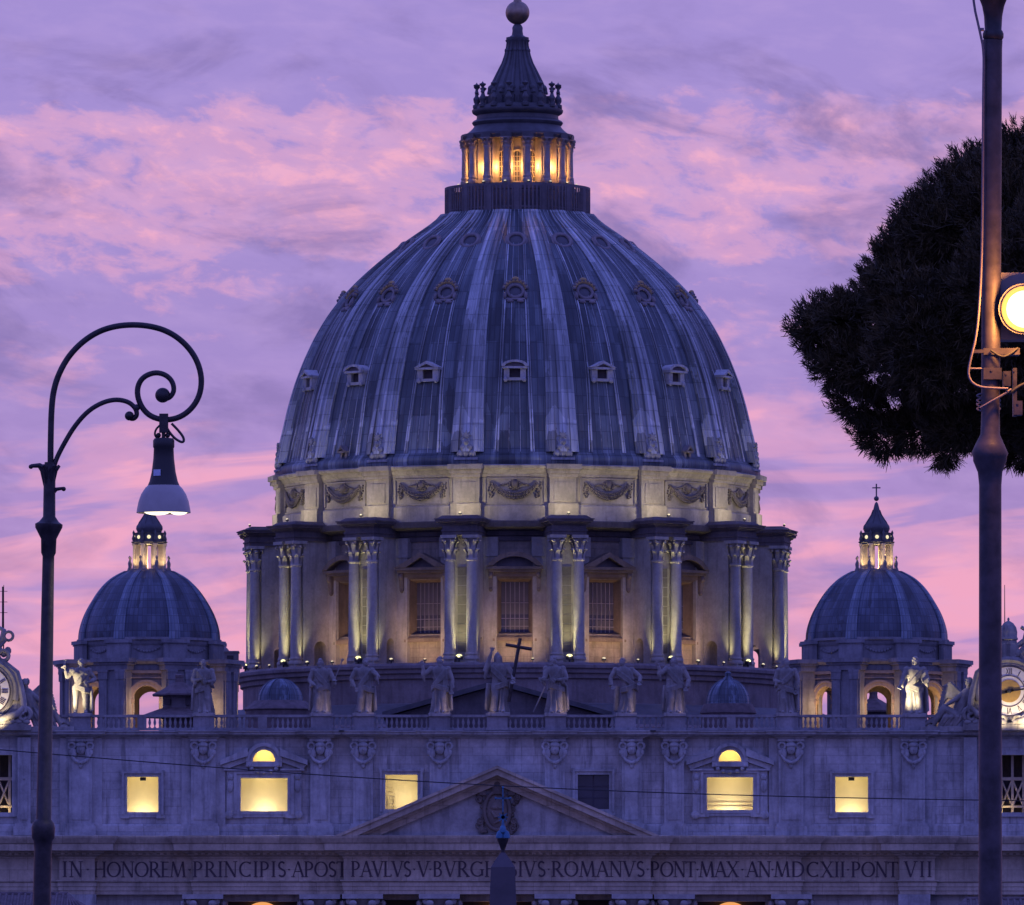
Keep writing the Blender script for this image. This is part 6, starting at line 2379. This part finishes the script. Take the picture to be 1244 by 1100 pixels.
def smooth_path(pts, it=2):
    P = [Vector(p) for p in pts]
    for _ in range(it):
        Q = [P[0]]
        for i in range(len(P) - 1):
            Q += [P[i] * .75 + P[i + 1] * .25, P[i] * .25 + P[i + 1] * .75]
        P = Q + [P[-1]]
    return P


main = [(193, 625), (193, 560), (194, 500), (196, 410), (203, 335), (222, 270), (258, 203), (308, 148), (368, 107), (430, 85), (500, 77), (570, 82), (635, 100), (692, 136), (737, 186), (763, 242), (771, 300), (759, 358), (726, 405), (682, 434), (630, 443), (580, 431), (546, 402), (525, 356), (525, 312), (546, 277), (590, 259), (630, 267), (658, 292), (666, 328), (652, 354), (632, 362)]
P = smooth_path([Lw(*LP(*q)) for q in main])
n = len(P)
b = MB()
b.tube(P, [(11.8 - 1.2 * i / n - (1.5 * max(0, i / n - .75) * 4)) / 3.143 * k for i in range(n)], 12)
b.ball(Lw(*LP(621, 347)), (29 / 3.143 * k, .07, 29 / 3.143 * k), 16, 12)
b.build("scroll_arm", M_IRON, lp_, smooth=60)
P = smooth_path([Lw(*LP(*q)) for q in [(205, 625), (214, 592), (240, 540), (282, 468), (332, 410), (386, 376), (440, 362), (490, 371), (518, 396), (524, 422), (512, 437), (498, 436)]])
b = MB()
b.tube(P, 9.3 / 3.143 * k, 10)
b.ball(Lw(*LP(494, 426)), (18 / 3.143 * k, .045, 18 / 3.143 * k), 12, 10)
b.ball(Lw(*LP(521, 395)), 14 / 3.143 * k, 10, 8)
b.build("brace_arm", M_IRON, lp_, smooth=60)
c0 = Lw(*LP(625, 600))
b = MB()
q = k / 3.143


def LZ(zy):
    return Lw(*LP(625, zy)).z


b.box(c0.x - 17 * q, c0.x + 17 * q, -17 * q, 17 * q, LZ(490), LZ(418))
b.tube([(c0.x - 1 * q, 0, LZ(515)), (c0.x - 1 * q, 0, LZ(485))], 7 * q, 8)
for zz1, zx in ((500, 605), (500, 640)):
    b.ball(Lw(*LP(zx, zz1)), 10 * q, 8, 6)
b.tube(smooth_path([Lw(*LP(a, c_)) for a, c_ in ((655, 455), (680, 480), (703, 510), (700, 530), (670, 515), (648, 490), (636, 470))]), 5 * q, 8)
b.tube(smooth_path([Lw(*LP(a, c_)) for a, c_ in ((612, 460), (594, 478), (590, 500), (604, 515))]), 4 * q, 8)
b.build("hanger", M_IRON, lp_, smooth=40)
b = MB()
b.lathe([(5 * q, LZ(508)), (36 * q, LZ(512)), (41 * q, LZ(520)), (41 * q, LZ(545)), (38 * q, LZ(550)), (40 * q, LZ(590)), (46 * q, LZ(640)), (54 * q, LZ(675)), (61 * q, LZ(692)), (58 * q, LZ(694))], 28, cx=c0.x)
b.build("lamp_neck", M_BLACK, lp_, smooth=40)
b = MB()
b.box(-15 * q, 15 * q, -.003, .003, LZ(657), LZ(633), M=Matrix.Translation((c0.x - 24 * q, -44 * q, 0)) @ Matrix.Rotation(-.5, 4, "Z"))
b.build("sticker", plain("white_sticker", (.5, .55, .7), .6, 0, .2, 30), lp_, smooth=0)
b = MB()
sh = [(60 * q, LZ(691)), (72 * q, LZ(703)), (86 * q, LZ(725)), (96 * q, LZ(752)), (102 * q, LZ(782)), (104 * q, LZ(796))]
b.lathe(sh + [(101 * q, LZ(797)), (94 * q, LZ(752)), (70 * q, LZ(712)), (20 * q, LZ(702))], 40, cx=c0.x)
b.build("lamp_shade", plain("grey_enamel", (.34, .31, .29), .42, 0, .12, 8), lp_, smooth=40)
b = MB()
for zx, hwx in ((600, 50), (683, 34)):
    c_ = Lw(*LP(zx, 790))
    b.ball((c_.x, -.0, LZ(791)), (hwx * q, hwx * q, 14 * q), 16, 10)
b.build("lit_bulb", glow("bulb_glow", (1.0, .88, .62), 2.0), lp_, smooth=60)
lamp("SPOT", (c0.x, 0, LZ(812)), 60, (1.0, .85, .6), lp_, .05, (c0.x, 0, 0), 150, .5)

# ------------------------------------------------------------------ pole lamp with projector
YR = 50.0
kr = YR / F
rp = at(1203, 1000, YR)
rl = empty("street_lamp", (rp.x, YR, .13))
tag(rl, "grey lamp post with cable loops and a blazing round projector lamp", "street lamp", "lamp posts along the street")


def Rw(px, py, dy=0.0):
    p = at(px, py, YR)
    return Vector((p.x - rl.location.x, dy, p.z - .13))


b = MB()
ax = [(1203, 1361), (1203, 1080), (1203, 590), (1202.8, 574), (1202.6, 560), (1202.5, 556), (1202.5, 551), (1202.6, 540), (1203, 528), (1203.2, 505), (1204.5, 300), (1205.5, 60), (1206, 49)]
rad = [14.8, 14.3, 13.6, 15, 20.5, 20.5, 22.5, 17.5, 11.8, 11.2, 11.8, 12, 12]
b.tube([Rw(x, y) for x, y in ax], [r * kr for r in rad], 24)
z0 = Rw(1203, 1361).z
b.lathe([(.2, -.02), (.2, .3), (.15, .4), (.13, .9), (.075, 1.2), (.058, z0)], 16)
b.build("post", M_IRON2, rl, smooth=50)
b = MB()
b.tube([Rw(1206.5, y) for y in (49, 46, 41.5, 38, 36.5, 20, 8, 0, -10, -13)], [r * kr for r in (11, 12.7, 12.9, 11.5, 10.3, 11.2, 13.5, 16.5, 20, 20)], 24)
b.tube([Rw(1206.5, -12), Rw(1206.5, -130)], [10 * kr, 8 * kr], 16)
b.build("flared_collar", M_IRON, rl, smooth=50)
b = MB()
b.tube(smooth_path([Rw(1181, -60, -.02), Rw(1181, 0, -.03), Rw(1190, 40, -.04), Rw(1195, 64, -.04), Rw(1194, 110, -.04), Rw(1193.5, 200, -.04), Rw(1192.5, 300, -.05), Rw(1190, 360, -.06), Rw(1186, 408, -.07), Rw(1178.5, 437, -.07), Rw(1175, 455, -.07), Rw(1179, 466, -.07), Rw(1190, 472, -.07), Rw(1205, 473, -.07), Rw(1224, 473.5, -.06)]), 1.5 * kr, 8)
b.tube([Rw(1195, 37, -.03), Rw(1190, 37, -.03)], 2.2 * kr, 7)
for y in (481, 487, 492, 497):
    b.ring(Rw(1201, y), 14 * kr, 1.3 * kr, 20, 6, M=None, rz=3.0 * kr)
b.tube([Rw(1190, 497, -.06), Rw(1202, 490, -.07), Rw(1216, 482, -.06), Rw(1228, 474, -.05)], 1.4 * kr, 6)
b.tube([Rw(1176, 449, -.06), Rw(1192, 449, -.05)], 1.2 * kr, 6)
b.build("cable_loop", plain("grey_cable", (.16, .13, .15), .6, 0, .2, 20), rl, smooth=50)
b = MB()
b.box(*sorted((Rw(1193, 0).x, Rw(1237, 0).x)), -.05, .05, Rw(0, 432).z, Rw(0, 424).z)
b.box(*sorted((Rw(1180, 0).x, Rw(1194, 0).x)), -.06, -.03, Rw(0, 430).z, Rw(0, 426).z)
b.build("bracket", M_IRON2, rl, smooth=40)
for nm, xa, xb, ya, yb_, d in (("clamp", 1193, 1215, 448, 462, .055), ("junction_box", 1217, 1226, 452, 470, .05), ("conduit", 1229, 1233.5, 448, 506, .04), ("ballast_box", 1230, 1240, 488, 505, .055)):
    b = MB()
    b.box(*sorted((Rw(xa, 0).x, Rw(xb, 0).x)), -d, .04, Rw(0, yb_).z, Rw(0, ya).z)
    b.tube([Rw((xa + xb) / 2, ya + 3, -d - .004), Rw((xa + xb) / 2, ya + 3, -d + .01)], 1.6 * kr, 8)
    b.build(nm, M_IRON2, rl, smooth=40)
b = MB()
b.tube(smooth_path([Rw(1222, 470, -.03), Rw(1224, 482, -.04), Rw(1234, 472, -.04), Rw(1246, 466, -.03)]), 2 * kr, 8)
b.build("supply_cable", M_CABLE, rl, smooth=50)
b = MB()
b.tube(smooth_path([Rw(1203, 427, -.06), Rw(1216, 436, -.07), Rw(1226, 432, -.06), Rw(1236, 424, -.05)]), 1.5 * kr, 8)
b.build("supply_cable", M_CABLE, rl, smooth=50)
b = MB()
b.box(*sorted((Rw(1206, 0).x, Rw(1262, 0).x)), .02, .20, Rw(0, 412).z, Rw(0, 331).z)
b.tube([Rw(1243, 377, -.075), Rw(1243, 377, -.03), Rw(1243, 377, .03)], [31 * kr, 29 * kr, 25 * kr], 28)
b.build("projector_housing", plain("grey_housing", (.17, .15, .15), .5, .1, .15, 10), rl, smooth=40)
b = MB()
b.ball(Rw(1244, 377.5, -.08), (23 * kr, .045, 23 * kr), 28, 14)
b.build("lit_lens", glow("projector_glow", (1.0, .80, .42), 3.2), rl, smooth=60)
b = MB()
b.tube([Rw(1243.5, 377.3, -.087), Rw(1243.5, 377.3, -.079)], 28 * kr, 28)
b.build("halo_disc", glow("halo_glow", (1.0, .40, .06), 1.1), rl, smooth=40)  # glowing disc imitates the orange halo round the lens
q = Rw(1243, 377.5, -.20)
lamp("POINT", q, 42.0, (1.0, .38, .08), rl, .05)

# ------------------------------------------------------------------ umbrella pine
YT = 180.0
kt = YT / F
tc_ = at(1345, 372, YT)
tree = empty("pine_tree", (tc_.x, YT, 0))
tag(tree, "dark umbrella pine with spiky needle tufts behind the blazing lamp", "tree")


def Tw(px, py, dy=0.0):
    p = at(px, py, YT)
    return Vector((p.x - tc_.x, dy, p.z))


rng = np.random.default_rng(12)
# lobes of the crown: pixel centre, pixel radii, depth offset
LOB = [(968, 395, 15, 20, 0), (984, 384, 18, 18, .2), (1002, 384, 24, 20, -.3), (1020, 382, 20, 19, .1), (990, 415, 28, 28, .3), (1035, 402, 44, 44, .3), (1003, 448, 26, 24, -.2), (1042, 450, 42, 40, -.3), (1030, 490, 26, 24, .2), (1062, 510, 34, 28, .6),
       (1050, 350, 20, 22, 0), (1068, 325, 24, 28, .3), (1074, 300, 17, 22, -.2), (1088, 288, 24, 26, .5), (1100, 255, 17, 20, 0), (1120, 252, 26, 24, -.3), (1138, 246, 20, 22, .4), (1150, 222, 19, 21, .1), (1170, 204, 20, 22, -.3), (1190, 196, 24, 21, .2), (1206, 190, 20, 20, 0), (1226, 184, 24, 22, .4), (1247, 168, 26, 22, -.2),
       (1085, 365, 52, 50, -.6), (1110, 315, 46, 46, .4), (1140, 285, 46, 40, -.6), (1180, 245, 50, 42, .6), (1110, 425, 70, 75, -1.2), (1105, 520, 44, 30, .2), (1133, 545, 20, 24, -.2), (1152, 335, 68, 76, 1.0), (1160, 450, 70, 80, .8), (1165, 525, 40, 28, -.5),
       (1218, 280, 72, 84, -.8), (1215, 400, 80, 90, -1.4), (1230, 530, 36, 24, .6), (1200, 532, 24, 18, -.3), (1290, 262, 80, 92, 1.0), (1290, 400, 90, 100, .5), (1292, 176, 44, 40, -.5), (1290, 520, 60, 44, -.4),
       (1360, 215, 70, 84, 0), (1370, 360, 90, 110, -1.0), (1380, 490, 80, 60, .5), (1440, 275, 70, 86, .4), (1450, 420, 70, 80, -.5), (1510, 350, 70, 80, 0), (1560, 370, 60, 60, .2), (1480, 500, 60, 40, 0), (1300, 340, 90, 106, 2.6), (1300, 340, 90, 106, -2.6),
       (1380, 340, 80, 100, 2.4), (1230, 345, 80, 98, 2.0), (1230, 365, 70, 88, -2.2), (1400, 345, 80, 90, -2.2), (1248, 546, 34, 22, .4), (1285, 556, 44, 26, -.3), (1335, 556, 44, 26, .3), (1250, 500, 50, 40, 1.0), (1320, 500, 60, 44, 1.2), (1255, 470, 50, 40, -1.2), (1400, 540, 50, 30, -.2)]
LOB = [(px + (14 if px < 1140 else 0), py + (15 if 1050 <= px < 1250 and i < 23 else 7 if i < 4 else 0), rx, ry, dy) for i, (px, py, rx, ry, dy) in enumerate(LOB)]
V, Fc, MI = [], [], []
cc = Tw(1290, 400)


def tufts(centres, dirs, size, nn):
    global V, Fc, MI
    off_ = sum(len(v) for v in V)
    m_ = len(centres)
    d = np.repeat(dirs, nn, 0) + rng.normal(0, .55, (m_ * nn, 3))
    d /= np.linalg.norm(d, axis=1)[:, None]
    c_ = np.repeat(centres, nn, 0)
    s_ = np.repeat(size, nn)[:, None] * rng.uniform(.7, 1.15, (m_ * nn, 1))
    side = np.cross(d, rng.normal(0, 1, d.shape))
    side /= np.linalg.norm(side, axis=1)[:, None]
    w = .010
    base_ = c_ + rng.normal(0, .03, c_.shape)
    v = np.stack([base_ - side * w, base_ + side * w, base_ + d * s_ + side * w * .3, base_ + d * s_ - side * w * .3], 1).reshape(-1, 3)
    f = np.arange(m_ * nn * 4).reshape(-1, 4) + off_
    V.append(v)
    Fc.append(f)
    MI.append(np.repeat(rng.integers(0, 3, m_), nn))


for (px, py, rx, ry, dy) in LOB:
    c_ = np.array(Tw(px, py, dy))
    r = np.array([rx * kt, min(rx, ry) * kt * 1.0, ry * kt])
    area = 4 * math.pi * (r[0] * r[2])
    ns = int(area * 62)
    u = rng.normal(0, 1, (ns, 3))
    u /= np.linalg.norm(u, axis=1)[:, None]
    # cluster the tufts so that the edge is broken into shoots
    rad_ = rng.uniform(.55, 1.0, (ns, 1)) * (1 + .16 * np.sin(u[:, :1] * 9 + px) * np.sin(u[:, 2:] * 8 + py))
    pts = c_ + u * r * rad_
    dirs = u * .8 + np.array([0, 0, .6]) * np.clip(u[:, 2:] + .6, 0, 1) + (pts - np.array(cc)) * .10
    dirs /= np.linalg.norm(dirs, axis=1)[:, None]
    tufts(pts, dirs, np.full(ns, .18), 18)
# shoots that stand clear of the outline
sh_ = []
for (px, py, rx, ry, dy) in LOB:
    for i in range(int(7 + rx * .35)):
        a = rng.uniform(-.5, math.pi + .5) if px < 1240 or rng.random() < .7 else rng.uniform(0, 6.28)
        u = np.array([math.cos(a), rng.uniform(-.6, .6), math.sin(a)])
        p0 = np.array(Tw(px, py, dy)) + u * np.array([rx, min(rx, ry), ry]) * kt * .95
        d = u * .55 + np.array([(-.25 if px < 1250 else .2), 0, .75])
        d /= np.linalg.norm(d)
        for s_ in np.linspace(0, .30, 5):
            sh_.append((p0 + d * s_ * .8, d))
tufts(np.array([p for p, _ in sh_]), np.array([d for _, d in sh_]), np.full(len(sh_), .12), 12)
v = np.concatenate(V)
f = np.concatenate(Fc)
me = bpy.data.meshes.new("crown")
me.from_pydata(v.tolist(), [], f.tolist())
for cl in ((.060, .044, .013), (.082, .056, .016), (.044, .034, .011)):
    me.materials.append(plain("pine_needles", cl, .7, 0, .3, 4))
me.polygons.foreach_set("material_index", np.concatenate(MI).astype(np.int32))
me.update()
o = bpy.data.objects.new("crown", me)
COL.objects.link(o)
o.parent = tree
b = MB()
tz = Tw(1345, 535).z
b.tube([(0, 0, 0), (.1, 0, 3), (-.1, .1, 8), (0, 0, tz - 1), (.05, 0, tz + .8)], [.48, .38, .34, .32, .26], 14)
for (px, py, rx, ry, dy) in LOB:
    if rx >= 36:
        e = Tw(px, py, dy)
        s0 = Vector((0, 0, tz + rng.uniform(-.2, 1.4)))
        mdl = s0 * .45 + e * .55 + Vector((0, 0, .1))
        b.tube([s0, mdl, e], [.16, .10, .04], 8)
b.build("trunk", plain("pine_bark", (.09, .06, .045), .9, 0, .4, 2), tree, smooth=50)

# ------------------------------------------------------------------ piazza candelabra lamps (below the picture)
def piazza_lamp(x, y):
    o = empty("piazza_lamp", (x, y, 0))
    tag(o, "tall iron candelabrum lamp with warm globes on the piazza", "street lamp", "candelabra on the piazza")
    b = MB()
    b.lathe([(.9, .005), (.9, .5), (.6, .6), (.55, 1.4), (.3, 1.6), (.22, 2.2), (.3, 2.4), (.16, 2.6), (.12, 6.5), (.22, 6.7), (.1, 7.0), (.08, 8.2), (.02, 8.4)], 16)
    for i in range(4):
        a = i * math.pi / 2
        b.tube([(0, 0, 6.8), (.6 * math.cos(a), .6 * math.sin(a), 6.6), (1.0 * math.cos(a), 1.0 * math.sin(a), 7.0)], .05, 7)
    b.build("post", M_IRON, o, smooth=40)
    for i in range(4):
        a = i * math.pi / 2
        g = MB()
        g.ball((1.0 * math.cos(a), 1.0 * math.sin(a), 7.3), .28, 14, 10)
        g.build("lit_globe", M_WINEM, o, smooth=60)
    lamp("POINT", (0, 0, 9.0), PZW, (1.0, .50, .22), o, .3)


PZW = 2000.0
for x, y in ((-38, 905), (-13, 905), (13, 905), (38, 905)):
    piazza_lamp(x, y)

# ------------------------------------------------------------------ tiled wings at the foot of the facade
def wing(xa, xb, ytop, Y, label, depth=11.0):
    pa, pb = at(xa, ytop, Y), at(xb, ytop, Y)
    zr = pa.z
    o = empty("tiled_wing", ((pa.x + pb.x) / 2, Y + depth / 2, 0))
    tag(o, label, "building", "low wings flanking the basilica")
    hw = (pb.x - pa.x) / 2
    d = depth / 2
    b = MB()
    b.wallholes(-hw, hw, 0, zr - 2.4, -d, [(-hw + 1.2 + i * 4.2, -hw + 2.8 + i * 4.2, 11, 14) for i in range(max(1, int((2 * hw - 3) / 4.2)))], .5)
    b.add([(-hw, -d + .5, 0), (hw, -d + .5, 0), (hw, -d + .5, zr - 2.4), (-hw, -d + .5, zr - 2.4)], [(0, 1, 2, 3)], 1)
    for x in (-hw, hw):
        b.add([(x, -d, 0), (x, d, 0), (x, d, zr - 2.4), (x, -d, zr - 2.4)], [(0, 1, 2, 3)])
    b.add([(-hw, d, 0), (hw, d, 0), (hw, d, zr - 2.4), (-hw, d, zr - 2.4)], [(0, 1, 2, 3)])
    b.box(-hw - .4, hw + .4, -d - .4, d + .4, zr - 2.4, zr - 2.0)
    b.build("wall", [M_TRAVP, M_SHUT], o, smooth=0)
    b = MB()
    e = 2.6
    b.add([(-hw - .8, -d - .8, zr - 1.99), (hw + .8, -d - .8, zr - 1.99), (hw + .8, d + .8, zr - 1.99), (-hw - .8, d + .8, zr - 1.99), (-hw + e, -.3, zr), (hw - e, -.3, zr), (hw - e, .3, zr), (-hw + e, .3, zr)],
          [(0, 3, 2, 1), (4, 5, 6, 7), (0, 1, 5, 4), (1, 2, 6, 5), (2, 3, 7, 6), (3, 0, 4, 7)])
    n = int(2 * hw / .55)
    for i in range(n):                       # rows of half-round tiles
        x = -hw + 2 * hw * (i + .5) / n
        xe = max(-hw + e, min(hw - e, x))
        b.tube([(x, -d - .85, zr - 1.97), (xe, -.32, zr + .02)], .13, 6)
    b.tube([(-hw + e, 0, zr + .05), (hw - e, 0, zr + .05)], .2, 8)
    b.build("roof", M_TILE, o, smooth=40)


wing(-330, 116, 1085.5, 930.0, "low wing with a dark tiled hip roof behind the scroll-armed lamp post")
wing(1140, 1560, 1092, 930.0, "low wing with a dark tiled hip roof behind the cable-looped lamp post")

# ------------------------------------------------------------------ cable over the street
YC = 140.0
b = MB()
pts = []
for t in np.linspace(-.6, 1.6, 60):
    px = t * 1244
    py = 914.5 + 62 * t - 14 * (t - .5) ** 2 + 12 * (t * (1 - t)) * .0 + (10 * math.sin(math.pi * min(max(t, 0), 1)))
    pts.append(at(px, py, YC))
b.tube(pts, .0078, 6)
ccab = b.build("overhead_cable", M_CABLE, None, smooth=50)
tag(ccab, "thin dark cable stretched across the view in front of the facade", "cable")

# ------------------------------------------------------------------ ground, street and pavements (below the picture)
m = Mat("cobbled_ground")
br = m.brick(m.obj, .14, .12, .012, .6, 1.0, .3)
col = m.mix(1.0, m.ramp(m.noise(m.obj, .3, 5), [(.3, .035), (.7, .07)]), br.outputs[0], "MULTIPLY")
M_GROUND = m.done(col, .75)
m = Mat("asphalt")
M_ASPH = m.done(m.ramp(m.noise(m.obj, 2.0, 6), [(.3, .035), (.7, .06)]), .8)
m = Mat("paving_slabs")
br = m.brick(m.obj, .9, .6, .02, .7, 1.0, .4)
M_PAVE = m.done(m.mix(1.0, m.ramp(m.noise(m.obj, .8, 5), [(.3, .16), (.7, .24)]), br.outputs[0], "MULTIPLY"), .8)
b = MB()
b.add([(-9000, -3000, 0), (9000, -3000, 0), (9000, 12000, 0), (-9000, 12000, 0)], [(0, 1, 2, 3)])
tag(b.build("ground", M_GROUND, None, smooth=0), kind="structure")
b = MB()
b.add([(-3.0, -80, .004), (1.6, -80, .004), (1.6, 620, .004), (-3.0, 620, .004)], [(0, 1, 2, 3)])
b.add([(-.76, -80, .008), (-.64, -80, .008), (-.64, 620, .008), (-.76, 620, .008)], [(0, 1, 2, 3)], 1)
tag(b.build("road", [M_ASPH, plain("road_paint", (.7, .7, .68), .6)], None, smooth=0), kind="structure")
for xa, xb in ((-16, -3.0),):
    b = MB()
    b.box(xa, xb, -80, 620, -.1, .13)
    tag(b.build("pavement", M_PAVE, None, smooth=0), kind="structure")
b = MB()
b.box(1.6, 16, -80, 620, -.1, .13)
o = b.build("pavement", M_PAVE, None, (0, 0, 0), smooth=0)
tag(o, kind="structure")
